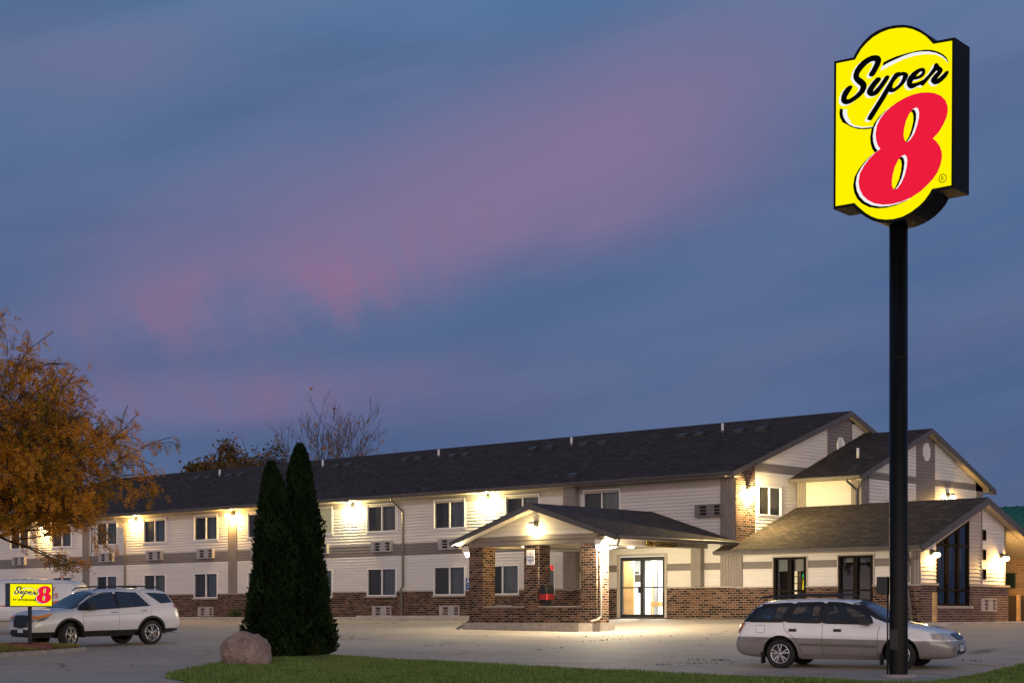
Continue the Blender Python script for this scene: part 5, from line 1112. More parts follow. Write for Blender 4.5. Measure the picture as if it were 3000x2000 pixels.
SX, SY = -13.37, 48.0; sz0 = ISL_H(SX, SY)
SSG = empty('monument_sign', (SX, SY, 0), R(27), 'small yellow lit sign with a red 8 on a post in the left grass island', 'sign')
zc = CAMZ + (1804 - 1742) / 5071 * 48.0; SC = .947
class _O: pass
m = MB(); m.box(-.045, .045, -.045, .045, sz0 - .1, zc - .31); m.build('post', M_DARK, SSG)
# lettering is laid out about the panel centre, so it hangs on an empty-free panel mesh lifted to zc
m = MB(); m.box(-.60, .585, .0, .56, -.325, .325); PN = m.build('cabinet', M_BLACKMET, SSG); PN.location = (0, -.2, zc)
m = MB(); m.poly([(-.572, 0, -.30), (.558, 0, -.30), (.558, 0, .30), (-.572, 0, .30)]); FC = m.build('sign_face', M_YEL, SSG, fix=False); FC.location = (0, -.206, zc)
m = MB(); m.poly([(-.572, 0, -.30), (.558, 0, -.30), (.558, 0, .30), (-.572, 0, .30)]); bk_ = m.build('sign_face', emis('added_back_glow', YEL, 2.5), SSG, fix=False); bk_.location = (0, .366, zc)  # unseen back face, added extra bright to throw yellow onto the suv
films(SIGN_SMALL, FC, 0.0, (-.012, -.008), (-.016, -.008), SC * 1.04, False)
text_mesh('BY WYNDHAM', .082, lambda u, w: (-.505 + u, -.009, -.165 + w), 'lettering', M_SBLK, FC, bold=.004, space=1.16)
# ring of rough red edging blocks round the post
M_EDGE = plain('red_edging_block', (.16, .065, .055), .9, var=.3, scale=12)
for i in range(14):
    a = 2 * math.pi * i / 14; bx, by = SX + .02 + .52 * math.cos(a), SY + .34 * math.sin(a); bz = ISL_H(bx, by); hh_ = .13 + random.uniform(-.02, .02)
    m = MB(); w = .125
    m.prism([(-w, 0), (w, 0), (w, hh_ * .8), (w * .55, hh_), (w * .2, hh_ * .88), (-w * .25, hh_), (-w * .6, hh_ * .86), (-w, hh_ * .9)], -.05, .05, lambda u, q, d: (u, d, q))
    o = m.build('edging_block', M_EDGE); o.location = (bx, by, bz - .02); o.rotation_euler = (0, 0, math.atan2(.34 * math.cos(a), -.52 * math.sin(a)))
    tag(o, 'rough red edging block in the ring round the post of the small sign', 'edging block', 'edging blocks round the small sign post')

# ------------------------------------------------------------------ vehicles
def paint(name, fn_col, rough=.22, coat=.9, metal=0.0):
    def fn(gg, out): princ(gg, out, fn_col(gg), rough, metal, .5, Coat_Weight=coat, Coat_Roughness=.04)
    return mat(name, fn)
M_TYRE = plain('tyre_rubber', (.010, .010, .011), .75, var=.15); M_RIM = plain('alloy', (.58, .58, .60), .25, metal=.85, var=.05); M_RIMD = plain('alloy_dark', (.02, .02, .022), .3, var=.1)
M_CARGL = glass_mat('car_glass', (.018, .024, .032), 0.0, .02, .10); M_CARGL2 = glass_mat('car_glass_pale', (.05, .065, .072), .72, .03, .07)
M_BLK = plain('black_plastic', (.012, .012, .013), .5, var=.1); M_CHR = plain('chrome', (.65, .65, .67), .12, metal=1.0, var=.02)
M_AMB = plain('amber_lens', (.75, .24, .02), .12, var=.06, Emission_Color=(1, .35, .02, 1), Emission_Strength=.10) if False else plain('amber_lens', (.80, .27, .03), .12, var=.06)
M_REDL = plain('red_lens', (.34, .012, .012), .12, var=.06); M_HEAD = plain('headlamp_lens', (.38, .39, .40), .08, var=.25, scale=14); M_HEADD = plain('dark_headlamp_lens', (.22, .22, .23), .08, var=.6, scale=14)
M_SEAM = plain('panel_gap', (.03, .03, .032), .7, var=.05)
def loft_body(name, st, mats_, parent, wheels, arch, level=2, holes=()):
    """st: stations (x, zb, zbelt, ztop, yb, ym, ybelt, yroof); mirrored skin, subdivided, wheel housings cut out"""
    bm = bmesh.new(); rings = []
    for x, zb, zl, zt, yb, ym, yl, yr in st:
        half = [(0, zb), (yb * .8, zb), (yb, zb + .05), (ym, zb + (zl - zb) * .42), (ym, zb + (zl - zb) * .72), (yl, zl), (yl + (yr - yl) * .10, zl + (zt - zl) * .10), (yr + (yl - yr) * .08, zt - (zt - zl) * .13 - .012), (yr * .86, zt - .018), (0, zt)]
        pts = [(-y, z) for y, z in half[1:-1]][::-1]
        loop = half + pts                                  # bottom -> one side -> top -> other side
        rings.append([bm.verts.new((x, y, z)) for y, z in loop])
    for a, b in zip(rings[:-1], rings[1:]):
        for i in range(len(a)): j = (i + 1) % len(a); bm.faces.new((a[i], a[j], b[j], b[i]))
    for r_ in (rings[0], rings[-1]):
        n = len(r_); h = n // 2
        for i in range(h - 1): 
            q = (r_[i], r_[i + 1], r_[(n - i - 1) % n], r_[(n - i) % n]) if i else (r_[0], r_[1], r_[n - 1])
            bm.faces.new(q)
        bm.faces.new((r_[h - 1], r_[h], r_[h + 1]))
    bmesh.ops.recalc_face_normals(bm, faces=bm.faces)
    me = bpy.data.meshes.new(name); bm.to_mesh(me); bm.free()
    ob = bpy.data.objects.new(name, me); COL.objects.link(ob)
    md = ob.modifiers.new('s', 'SUBSURF'); md.levels = level; md.render_levels = level
    me.materials.append(mats_[0]); me.materials.append(M_DARK)
    dg = bpy.context.evaluated_depsgraph_get(); dg.update()
    skin = bpy.data.meshes.new_from_object(ob.evaluated_get(dg)); bvh = BVHTree.FromPolygons([v.co.copy() for v in skin.vertices], [tuple(p.vertices) for p in skin.polygons])
    cutters = []
    for wx, rz in wheels:
        for sgn in (1, -1):
            c = MB(); c.lathe([(0, -.36), (arch, -.36), (arch, .4), (0, .4)], (wx, sgn * .80, rz), axis='y', seg=36); co = c.build('cutter', M_DARK); cutters.append(co)
            bo = ob.modifiers.new('b', 'BOOLEAN'); bo.object = co; bo.operation = 'DIFFERENCE'; bo.solver = 'EXACT'
            try: bo.material_mode = 'TRANSFER'
            except Exception: pass
    dg = bpy.context.evaluated_depsgraph_get(); dg.update()
    fin = bpy.data.meshes.new_from_object(ob.evaluated_get(dg)); ob.modifiers.clear(); ob.data = fin; fin.name = name
    for c in cutters: bpy.data.objects.remove(c)
    if holes:
        b2 = bmesh.new(); b2.from_mesh(fin); kill = []
        for f_ in b2.faces:
            c = f_.calc_center_median()
            for ax, poly in holes:
                if ax == 'S' and abs(f_.normal.y) > .35 and point_in(poly, c.x, c.z): kill.append(f_); break
                if ax == 'F' and c.x > 0 and f_.normal.x > .2 and f_.normal.z > .1 and point_in(poly, c.y, c.z): kill.append(f_); break
                if ax == 'B' and c.x < 0 and f_.normal.x < -.2 and point_in(poly, c.y, c.z): kill.append(f_); break
        bmesh.ops.delete(b2, geom=kill, context='FACES'); b2.to_mesh(fin); b2.free()
    for p in fin.polygons: p.use_smooth = True
    try: fin.set_sharp_from_angle(angle=R(38))
    except Exception: pass
    ob.parent = parent
    return ob, bvh
def shoot(bvh, axis, u, v):
    if axis == 'L': o, d = (u, 4, v), (0, -1, 0)
    elif axis == 'R': o, d = (u, -4, v), (0, 1, 0)
    elif axis == 'F': o, d = (6, u, v), (-1, 0, 0)
    elif axis == 'B': o, d = (-6, u, v), (1, 0, 0)
    else: o, d = (u, v, 4), (0, 0, -1)
    h = bvh.ray_cast(Vector(o), Vector(d))
    return (h[0], h[1]) if h[0] is not None else (None, None)
def patch(bvh, axis, top, bot, name, mtl, parent, off=.006, n=4, sub=4):
    """skin-hugging panel between two rails given in side (x,z), end (y,z) or plan (x,y) coordinates"""
    def dens(r_):
        o_ = []
        for a, b in zip(r_[:-1], r_[1:]): o_ += [(a[0] + (b[0] - a[0]) * k / sub, a[1] + (b[1] - a[1]) * k / sub) for k in range(sub)]
        return o_ + [r_[-1]]
    T, B_ = dens(top), dens(bot); g_ = []
    for k in range(n + 1):
        f = k / n; row = []
        for a, b in zip(T, B_):
            p, nn = shoot(bvh, axis, a[0] * (1 - f) + b[0] * f, a[1] * (1 - f) + b[1] * f)
            row.append(p + nn * off if p is not None else None)
        g_.append(row)
    m = MB(); idx = {}
    for k in range(n + 1):
        for i in range(len(T)):
            if g_[k][i] is not None: idx[(k, i)] = len(m.v); m.v.append(tuple(g_[k][i]))
    for k in range(n):
        for i in range(len(T) - 1):
            q = [(k, i), (k + 1, i), (k + 1, i + 1), (k, i + 1)]
            if all(c in idx for c in q): m.f.append(tuple(idx[c] for c in q)); m.mi.append(0); m.sm.append(True)
    return m.build(name, mtl, parent)
def seam(bvh, axis, line, parent, w=.009, off=.003, name='panel_gap', mtl=None):
    L = []
    for a, b in zip(line[:-1], line[1:]):
        nn = max(1, int(math.hypot(b[0] - a[0], b[1] - a[1]) / .06)); L += [(a[0] + (b[0] - a[0]) * k / nn, a[1] + (b[1] - a[1]) * k / nn) for k in range(nn)]
    L.append(line[-1]); m = MB(); prev = None
    for i, p in enumerate(L):
        q = L[min(i + 1, len(L) - 1)]; o_ = L[max(i - 1, 0)]; d = Vector((q[0] - o_[0], q[1] - o_[1])).normalized(); nx, ny = -d.y * w / 2, d.x * w / 2
        a, na = shoot(bvh, axis, p[0] + nx, p[1] + ny); b, nb = shoot(bvh, axis, p[0] - nx, p[1] - ny)
        if a is None or b is None: prev = None; continue
        a = a + na * off; b = b + nb * off
        if prev: m.poly([prev[0], prev[1], b, a])
        prev = (a, b)
    return m.build(name, mtl or M_SEAM, parent)
def wheel(parent, x, y, r, rim, wid, spokes, mrim, back, steer=0.0, double=True, dark=None, rimlip=True, thin=1.0):
    """tyre with an alloy rim; the outer face looks towards -y before mirroring"""
    s = 1 if y > 0 else -1
    t = MB(); hw = wid / 2
    t.lathe([(rim, -hw * .8), (rim + .012, -hw * .96), (r - .035, -hw), (r - .012, -hw * .86), (r, -hw * .6), (r, hw * .6), (r - .012, hw * .86), (r - .035, hw), (rim + .012, hw * .96), (rim, hw * .8)], (0, 0, 0), axis='y', seg=40)
    ob = t.build('wheel', M_TYRE, parent); ob.location = (x, y, r - .008); ob.rotation_euler = (0, 0, steer)
    d = MB(); f = s * hw; d.lathe([(0, f * .25), (rim * .9, f * .25), (rim, f * .5), (rim, f * .80)], (0, 0, 0), axis='y', seg=36, mi=1)
    if rimlip: d.lathe([(rim * 1.0, f * .80), (rim * 1.0, f * .97), (rim * .92, f * .95), (rim * .90, f * .6)], (0, 0, 0), axis='y', seg=36, mi=0)
    d.lathe([(0, f * .90), (rim * .16, f * .88), (rim * .2, f * .5)], (0, 0, 0), axis='y', seg=16, mi=0)
    for k in range(spokes):
        a = 2 * math.pi * k / spokes + .35
        for da in ((-.13, .13) if double else (0,)):
            a0 = a + da * .35; a1 = a + da * (1.6 if double else 1); wd0, wd1 = rim * .075 * thin, rim * .065 * thin
            p0 = Vector((math.cos(a0), 0, math.sin(a0))) * rim * .14; p1 = Vector((math.cos(a1), 0, math.sin(a1))) * rim * .94
            dr = (p1 - p0).normalized(); nn = Vector((-dr.z, 0, dr.x)); yo = Vector((0, f * .88, 0)); yi = Vector((0, f * .45, 0))
            q = [p0 - nn * wd0 + yo, p0 + nn * wd0 + yo, p1 + nn * wd1 + yo, p1 - nn * wd1 + yo]; w_ = [v - yo + yi for v in q]
            d.poly(q, 0)
            for i in range(4): j = (i + 1) % 4; d.poly([q[i], q[j], w_[j], w_[i]], 0)
    d.build('rim', [mrim, back], ob)
    return ob

# white estate car, seen from its right-hand side, nose to the right
wr = Vector((5.88, 37.92)); yaw = R(-27.5); fw = Vector((math.cos(yaw), math.sin(yaw))); lt = Vector((-fw.y, fw.x))
RAX, FAX = -1.28, 1.37; TRK = .73
org = wr - fw * RAX + lt * (TRK + .08)
zz = lambda p: hxy(p.x, p.y)
zc_ = (zz(org + fw * FAX) + zz(org + fw * RAX)) / 2; pit = math.atan2(zz(org + fw * RAX) - zz(org + fw * FAX), FAX - RAX); rol = math.atan2(zz(org + lt * .75) - zz(org - lt * .75), 1.5)
WAG = empty('estate_car', (org.x, org.y, zc_), yaw, 'white estate car with grey lower body parked behind the tall sign pole', 'car'); WAG.rotation_euler = (rol, pit, yaw)
def two_tone(gg):
    x, y, z = gg.sep(ocoord(gg)); n = gg.noise(ocoord(gg), 2.2, 4.0, .6)
    edge = gg.add(.655, gg.mul(gg.add(x, .2), -.018))
    c = gg.mix(gg.smooth(n, .35, .7), (.86, .86, .865), (.80, .80, .805)); low = gg.mix(gg.smooth(n, .3, .7), (.225, .21, .195), (.275, .26, .245))
    dirt = gg.mul(gg.smooth(z, .55, .18), gg.smooth(n, .3, .8))
    c = gg.mix(gg.smooth(gg.sub(z, edge), .003, -.003), c, low); c = gg.mix(gg.mul(dirt, .3), c, (.12, .10, .085))
    return c
M_WAG = paint('white_and_grey_paint', two_tone, .25)
ST = [(-2.30, .42, .60, .66, .55, .62, .60, .45), (-2.34, .34, .60, .68, .66, .76, .74, .60), (-2.26, .27, .64, .98, .70, .82, .78, .66), (-2.16, .24, .98, 1.06, .72, .84, .80, .67),
      (-1.93, .22, 1.01, 1.36, .74, .855, .815, .60), (-1.74, .21, 1.015, 1.475, .76, .86, .82, .575), (-1.2, .20, 1.01, 1.505, .77, .865, .825, .575), (-.5, .19, .995, 1.51, .77, .87, .83, .58),
      (.10, .19, .98, 1.495, .77, .87, .83, .58), (.42, .19, .97, 1.45, .77, .87, .83, .57), (.68, .19, .965, 1.32, .77, .87, .83, .575), (1.02, .19, .955, 1.09, .77, .87, .82, .62), (1.20, .19, .94, .995, .77, .87, .81, .64),
      (1.55, .20, .885, .945, .77, .865, .79, .62), (2.00, .21, .80, .865, .75, .84, .75, .58), (2.26, .22, .715, .775, .70, .79, .69, .53), (2.40, .24, .60, .685, .62, .70, .62, .48), (2.48, .30, .545, .60, .48, .56, .50, .38)]
WINS = [([(-1.82, 1.345), (-1.06, 1.385)], [(-2.00, 1.045), (-1.22, 1.04)]), ([(-.96, 1.388), (-.37, 1.398)], [(-1.14, 1.04), (-.37, 1.02)]), ([(-.27, 1.398), (.06, 1.385), (.34, 1.325), (.62, 1.175)], [(-.27, 1.015), (.06, 1.01), (.34, 1.005), (.76, 1.0)])]
HOL = [('S', t_ + b_[::-1]) for t_, b_ in WINS] + [('F', [(-.53, 1.375), (0, 1.42), (.53, 1.375), (.69, 1.03), (0, 1.065), (-.69, 1.03)]), ('B', [(-.48, 1.35), (.48, 1.35), (.58, 1.10), (-.58, 1.10)])]
body, bv = loft_body('body', ST, [M_WAG], WAG, [(RAX, .325), (FAX, .325)], .395, level=3, holes=HOL)
M_CABIN = plain('cabin_dark_fabric', (.022, .023, .025), .85, var=.3)
m = MB(); m.box(-2.0, 1.15, -.72, .72, .62, .66); m.box(.86, 1.02, -.70, .70, .66, .97); m.build('cabin_floor', M_CABIN, WAG)
for y_ in (-.36, .36):
    m = MB(); m.prism([(-.02, .66), (.50, .66), (.50, .78), (.08, .80), (-.16, 1.20), (-.28, 1.19)], y_ - .24, y_ + .24, lambda u, w, d: (u, d, w)); m.prism([(-.20, 1.22), (-.30, 1.21), (-.36, 1.37), (-.27, 1.39)], y_ - .13, y_ + .13, lambda u, w, d: (u, d, w)); m.build('seat', M_CABIN, WAG)
m = MB(); m.prism([(-.95, .66), (-.45, .66), (-.45, .80), (-.88, .82), (-1.06, 1.18), (-1.18, 1.17)], -.66, .66, lambda u, w, d: (u, d, w)); m.build('rear_bench', M_CABIN, WAG)
m = MB(); m.tube([(.62 + .05 * math.cos(a), .36 + .17 * math.sin(a), 1.02 + .16 * math.cos(a)) for a in [k * math.pi / 10 for k in range(21)]], .014, 6); m.build('steering_wheel', M_BLK, WAG)
random.seed(11); m = MB()
for _ in range(9):
    x_, y_, w_ = random.uniform(-1.85, -1.2), random.uniform(-.5, .5), random.uniform(.12, .22); m.lathe([(0, .64), (w_, .68), (w_ * 1.05, .95 + random.uniform(-.1, .1)), (w_ * .6, 1.12 + random.uniform(-.1, .1)), (0, 1.16)], (x_, y_, 0), seg=9)
o = m.build('cargo_bags', plain('cargo_cloth', (.13, .12, .12), .9, var=.6), None); tag(o, 'soft bags piled in the back of the white estate car', 'bags'); o.location = WAG.location; o.rotation_euler = WAG.rotation_euler
m = MB(); m.lathe([(0, .9), (.10, .9), (.11, 1.13), (.07, 1.17), (0, 1.18)], (-1.62, -.58, 0), seg=14); o = m.build('blue_jug', plain('blue_plastic', (.02, .16, .42), .35, var=.05)); tag(o, 'blue plastic jug behind the rear side glass of the estate car', 'jug'); o.location = WAG.location; o.rotation_euler = WAG.rotation_euler
for s_ in ('R', 'L'):
    for tp, bt in WINS:
        patch(bv, s_, tp, bt, 'side_window', M_CARGL2, WAG, .004, 5)
        seam(bv, s_, tp + bt[::-1] + [tp[0]], WAG, .085, .009, 'window_surround', M_BLK)
    patch(bv, s_, [(-1.10, 1.40), (-.93, 1.405)], [(-1.28, 1.02), (-1.08, 1.02)], 'pillar_trim', M_BLK, WAG, .008, 4)
    patch(bv, s_, [(-.38, 1.41), (-.25, 1.41)], [(-.38, 1.0), (-.25, 1.0)], 'pillar_trim', M_BLK, WAG, .008, 4)
    patch(bv, s_, [(-1.95, 1.36), (-1.82, 1.37)], [(-2.16, 1.01), (-1.98, 1.01)], 'pillar_trim', M_BLK, WAG, .008, 4)
    seam(bv, s_, [(-.315, .98), (-.32, .55), (-.32, .30)], WAG); seam(bv, s_, [(.95, .955), (.90, .75), (.88, .30)], WAG); seam(bv, s_, [(-1.19, 1.0), (-1.17, .85), (-.99, .70), (-.86, .56), (-.80, .34)], WAG)
    seam(bv, s_, [(-2.0, .60), (-1.72, .62)], WAG, .006); seam(bv, s_, [(-1.82, .94), (-1.62, .94), (-1.62, .78), (-1.82, .78), (-1.82, .94)], WAG, .007)
    seam(bv, s_, [(-.82, .53), (.86, .50)], WAG, .05, .012, 'rubbing_strip', plain('grey_rubbing_strip', (.135, .12, .105), .5, var=.08))
    seam(bv, s_, [(-.85, .265), (.95, .255)], WAG, .09, .02, 'side_sill', plain('silver_sill', (.30, .29, .275), .35, var=.08))
    for x in (-.98, .02):
        m = MB(); p, nn = shoot(bv, s_, x, .835); q = nn * .001
        m.box(-.085, .085, -.012, .022, -.03, .03); h_ = m.build('door_handle', M_BLK, WAG); h_.location = p + nn * .004
    m = MB(); sg = -1 if s_ == 'R' else 1; p, nn = shoot(bv, s_, .68, .99)
    m.prism([(-.10, -.02), (.06, -.03), (.075, .07), (.02, .125), (-.09, .13), (-.125, .05)], 0, .20 * sg, lambda u, w, d: (u - abs(d) * .1, d, w)); h_ = m.build('mirror', M_BLK, WAG); h_.location = p + Vector((0, .02 * sg, .0))
    m = MB(); yy = .56 * sg; m.tube([(-1.86, yy, 1.455), (-1.76, yy, 1.545), (-1.2, yy, 1.575), (-.4, yy, 1.58), (.0, yy, 1.57), (.12, yy, 1.50)], [.012, .02, .022, .022, .02, .012], 8); m.build('roof_rail', M_BLK, WAG)
    for x_ in (RAX, FAX):
        m = MB(); m.box(x_ - .43, x_ - .405, .62 * sg, .86 * sg, .10, .36); m.build('mud_flap', M_BLK, WAG)
    patch(bv, s_, [(-2.30, .985), (-2.07, .985)], [(-2.32, .745), (-2.20, .78)], 'taillight', M_REDL, WAG, .010, 4)
    patch(bv, s_, [(-2.28, .965), (-2.09, .975)], [(-2.30, .89), (-2.12, .90)], 'indicator', M_AMB, WAG, .014, 3)
patch(bv, 'F', [(-.565, 1.385), (-.3, 1.425), (0, 1.435), (.3, 1.425), (.565, 1.385)], [(-.72, 1.00), (-.4, 1.035), (0, 1.045), (.4, 1.035), (.72, 1.00)], 'windshield', M_CARGL2, WAG, .004, 8)
seam(bv, 'F', [(-.545, 1.38), (0, 1.425), (.545, 1.38), (.71, 1.01), (0, 1.05), (-.71, 1.01), (-.545, 1.38)], WAG, .055, .009, 'window_surround', M_BLK)
patch(bv, 'B', [(-.50, 1.36), (0, 1.39), (.50, 1.36)], [(-.60, 1.08), (0, 1.07), (.60, 1.08)], 'rear_window', M_CARGL2, WAG, .004, 5)
for sg in (-1, 1):
    patch(bv, 'F', [(sg * .35, .73), (sg * .52, .765), (sg * .66, .77)], [(sg * .36, .635), (sg * .54, .62), (sg * .69, .655)], 'headlight', M_HEAD, WAG, .010, 4)
    patch(bv, 'R' if sg < 0 else 'L', [(2.00, .775), (2.17, .755), (2.29, .73)], [(2.05, .655), (2.20, .63), (2.34, .62)], 'headlight', M_HEAD, WAG, .012, 4)
    patch(bv, 'R' if sg < 0 else 'L', [(2.10, .74), (2.16, .735)], [(2.11, .665), (2.17, .655)], 'indicator', plain('clear_amber_lens', (.55, .38, .28), .15, var=.1), WAG, .018, 3)
    patch(bv, 'F', [(sg * .36, .43), (sg * .52, .43)], [(sg * .38, .31), (sg * .50, .31)], 'fog_lamp', M_HEADD, WAG, .010, 3)
GR = patch(bv, 'F', [(-.30, .735), (0, .745), (.30, .735)], [(-.27, .615), (0, .61), (.27, .615)], 'grille', M_BLK, WAG, .012, 4)
for z in (.645, .68, .715): seam(bv, 'F', [(-.27, z), (.27, z)], GR, .010, .020, 'grille_bar', M_CHR)
patch(bv, 'F', [(-.50, .40), (0, .40), (.50, .40)], [(-.44, .31), (0, .31), (.44, .31)], 'air_intake', M_BLK, WAG, .006, 3)
fx = shoot(bv, 'F', 0, .46)[0].x
def plate(parent, x, y, z, name='license_plate', txt='KEX 352', face=1):
    m = MB(); m.box(-.006, .006, -.155, .155, -.075, .075); o = m.build(name, plain('plate_white', (.62, .68, .78), .4, var=.05), parent); o.location = (x + .018 * face, y, z)
    if txt: text_mesh(txt, .085, lambda u, w: (.0085 * face, u * face, w - .03), 'plate_characters', M_SGNB, o, align='CENTER')
    m = MB(); m.box(-.0065, .0075, -.155, .155, .052, .075); m.build('plate_band', M_SGNB, o); return o
plate(WAG, fx, .0, .45)
for x_ in (RAX, FAX):
    for sg in (-1, 1): wheel(WAG, x_, sg * (TRK + .01), .325, .215, .20, 5, M_RIM, M_RIMD)

# silver-white suv, nose to the left and towards the viewer
sr = Vector((-11.22, 54.0)); yaw = R(180 + 44); fw = Vector((math.cos(yaw), math.sin(yaw))); lt = Vector((-fw.y, fw.x))
RAX, FAX = -1.42, 1.44; TRK = .84
org = sr - fw * RAX - lt * (TRK + .11)
zc_ = (zz(org + fw * FAX) + zz(org + fw * RAX)) / 2; pit = math.atan2(zz(org + fw * RAX) - zz(org + fw * FAX), FAX - RAX); rol = math.atan2(zz(org + lt * .85) - zz(org - lt * .85), 1.7)
SUV = empty('suv', (org.x, org.y, zc_), yaw, 'silver white suv with black roof rails parked in front of the white van', 'suv'); SUV.rotation_euler = (rol, pit, yaw)
def suvcol(gg):
    n = gg.noise(ocoord(gg), 2.0, 3.0); x, y, z = gg.sep(ocoord(gg))
    return gg.mix(gg.smooth(z, .492, .486), gg.mix(n, (.70, .70, .72), (.76, .76, .78)), (.018, .018, .019))
M_SUV = paint('silver_white_paint', suvcol, .26, metal=.08)
ST = [(-2.44, .50, .74, .80, .60, .70, .66, .5), (-2.50, .40, .76, .90, .74, .86, .82, .62), (-2.44, .36, .98, 1.16, .80, .94, .90, .70), (-2.30, .34, 1.17, 1.40, .84, .965, .92, .70), (-2.16, .32, 1.19, 1.64, .86, .975, .93, .66),
      (-2.0, .31, 1.19, 1.715, .87, .98, .93, .655), (-1.4, .30, 1.17, 1.755, .88, .985, .935, .66), (-.5, .29, 1.135, 1.765, .88, .985, .94, .665), (.15, .29, 1.11, 1.74, .88, .985, .94, .66), (.50, .29, 1.10, 1.66, .88, .985, .94, .66),
      (.86, .29, 1.095, 1.44, .88, .985, .94, .68), (1.22, .29, 1.10, 1.235, .88, .985, .93, .72), (1.42, .29, 1.09, 1.185, .88, .985, .92, .74), (1.85, .30, 1.05, 1.155, .88, .98, .91, .74), (2.20, .31, 1.00, 1.11, .86, .96, .88, .72),
      (2.40, .32, .945, 1.055, .80, .91, .83, .68), (2.50, .33, .84, .96, .74, .84, .78, .62), (2.545, .40, .66, .76, .62, .72, .66, .52)]
body, bv = loft_body('body', ST, [M_SUV], SUV, [(RAX, .385), (FAX, .385)], .455)
for s_ in ('L', 'R'):
    sg = 1 if s_ == 'L' else -1
    patch(bv, s_, [(-1.02, 1.625), (-.25, 1.665), (.12, 1.645), (.45, 1.55), (.80, 1.36), (1.14, 1.16)], [(-1.38, 1.20), (-.30, 1.15), (.12, 1.13), (.45, 1.12), (.80, 1.11), (1.10, 1.105)], 'window_surround', M_BLK, SUV, .004, 5)
    for tp, bt in (([(-1.01, 1.60), (-.72, 1.625), (-.29, 1.64)], [(-1.32, 1.225), (-.75, 1.20), (-.29, 1.178)]), ([(-.19, 1.642), (.12, 1.62), (.45, 1.52), (.72, 1.38)], [(-.19, 1.172), (.12, 1.158), (.45, 1.146), (.72, 1.138)]), ([(-2.12, 1.56), (-1.70, 1.595), (-1.35, 1.61)], [(-2.22, 1.29), (-1.95, 1.275), (-1.78, 1.27)])):
        patch(bv, s_, tp, bt, 'side_window', M_CARGL, SUV, .009, 5)
    seam(bv, s_, [(-.83, 1.60), (-.90, 1.22)], SUV, .035, .012, 'window_bar', M_BLK)
    seam(bv, s_, [(-.245, 1.14), (-.25, .8), (-.24, .47)], SUV); seam(bv, s_, [(.98, 1.10), (.99, .8), (.96, .47)], SUV); seam(bv, s_, [(-1.10, 1.66), (-1.36, 1.35), (-1.43, 1.12), (-1.40, .96)], SUV)
    seam(bv, s_, [(.98, .935), (-.2, .965), (-1.35, 1.0)], SUV, .02, .004, 'crease_shade_strip', plain('body_crease_shade', (.42, .42, .44), .3, var=.03))  # grey strip paints the shade along the side crease
    seam(bv, s_, [(.88, .56), (-.86, .60)], SUV, .05, .012, 'door_moulding', M_SUV)
    for x in (-.08, -1.15):
        m = MB(); p, nn = shoot(bv, s_, x, 1.03 + (.03 if x < -1 else 0)); m.tube([(-.11, 0, 0), (-.07, .022 * sg, .004), (.07, .022 * sg, .004), (.11, 0, 0)], .014, 6); h_ = m.build('door_handle', M_CHR, SUV); h_.location = p + nn * .006
    m = MB(); p, nn = shoot(bv, s_, .80, 1.14)
    m.prism([(-.13, -.02), (.05, -.03), (.08, .06), (.02, .14), (-.11, .15), (-.15, .06)], 0, .26 * sg, lambda u, w, d: (u - abs(d) * .1, d, w)); h_ = m.build('mirror', M_BLK, SUV); h_.location = p + Vector((0, -.01 * sg, .0))
    m = MB(); yy = .66 * sg; m.tube([(-1.98, yy, 1.70), (-1.85, yy, 1.77), (-1.2, yy, 1.81), (-.3, yy, 1.82), (.28, yy, 1.79), (.44, yy, 1.70)], [.012, .022, .024, .024, .022, .012], 8); m.build('roof_rail', M_BLK, SUV)
    # wheel arch mouldings
    for x_ in (RAX, FAX):
        m = MB()
        for k in range(25):
            a0, a1 = math.pi * (-.06 + 1.12 * k / 25), math.pi * (-.06 + 1.12 * (k + 1) / 25); q = []
            for a, r_ in ((a0, .452), (a1, .452), (a1, .515), (a0, .515)):
                p, nn = shoot(bv, s_, x_ + r_ * math.cos(a), .385 + r_ * math.sin(a)); q.append((x_ + r_ * math.cos(a), (p.y if p is not None else .96 * sg) + .010 * sg, .385 + r_ * math.sin(a)))
            m.poly(q, 0, True)
        m.build('wheel_arch', M_BLK, SUV)
    patch(bv, s_, [(-2.47, 1.20), (-2.20, 1.185)], [(-2.50, 1.02), (-2.40, 1.05)], 'taillight', M_REDL, SUV, .010, 4)
    patch(bv, s_, [(1.98, 1.03), (2.20, 1.00), (2.42, .945)], [(2.02, .985), (2.23, .94), (2.44, .885)], 'indicator', M_AMB, SUV, .012, 3)
    patch(bv, s_, [(2.08, .965), (2.26, .925), (2.44, .875)], [(2.16, .89), (2.30, .83), (2.46, .79)], 'headlight', M_HEADD, SUV, .011, 3)
    patch(bv, 'F', [(sg * .50, .965), (sg * .64, .965), (sg * .80, .955)], [(sg * .50, .905), (sg * .64, .90), (sg * .82, .89)], 'indicator', M_AMB, SUV, .014, 3)
    patch(bv, 'F', [(sg * .48, .90), (sg * .62, .895), (sg * .80, .885)], [(sg * .49, .80), (sg * .60, .79), (sg * .76, .80)], 'headlight', M_HEAD, SUV, .012, 3)
patch(bv, 'F', [(-.64, 1.615), (-.3, 1.66), (0, 1.67), (.3, 1.66), (.64, 1.615)], [(-.82, 1.155), (-.4, 1.195), (0, 1.205), (.4, 1.195), (.82, 1.155)], 'windshield', M_CARGL, SUV, .008, 8)
patch(bv, 'B', [(-.58, 1.60), (0, 1.63), (.58, 1.60)], [(-.70, 1.26), (0, 1.25), (.70, 1.26)], 'rear_window', M_CARGL, SUV, .008, 5)
GR = patch(bv, 'F', [(-.46, .985), (0, .995), (.46, .985)], [(-.42, .64), (0, .62), (.42, .64)], 'grille', M_BLK, SUV, .013, 5)
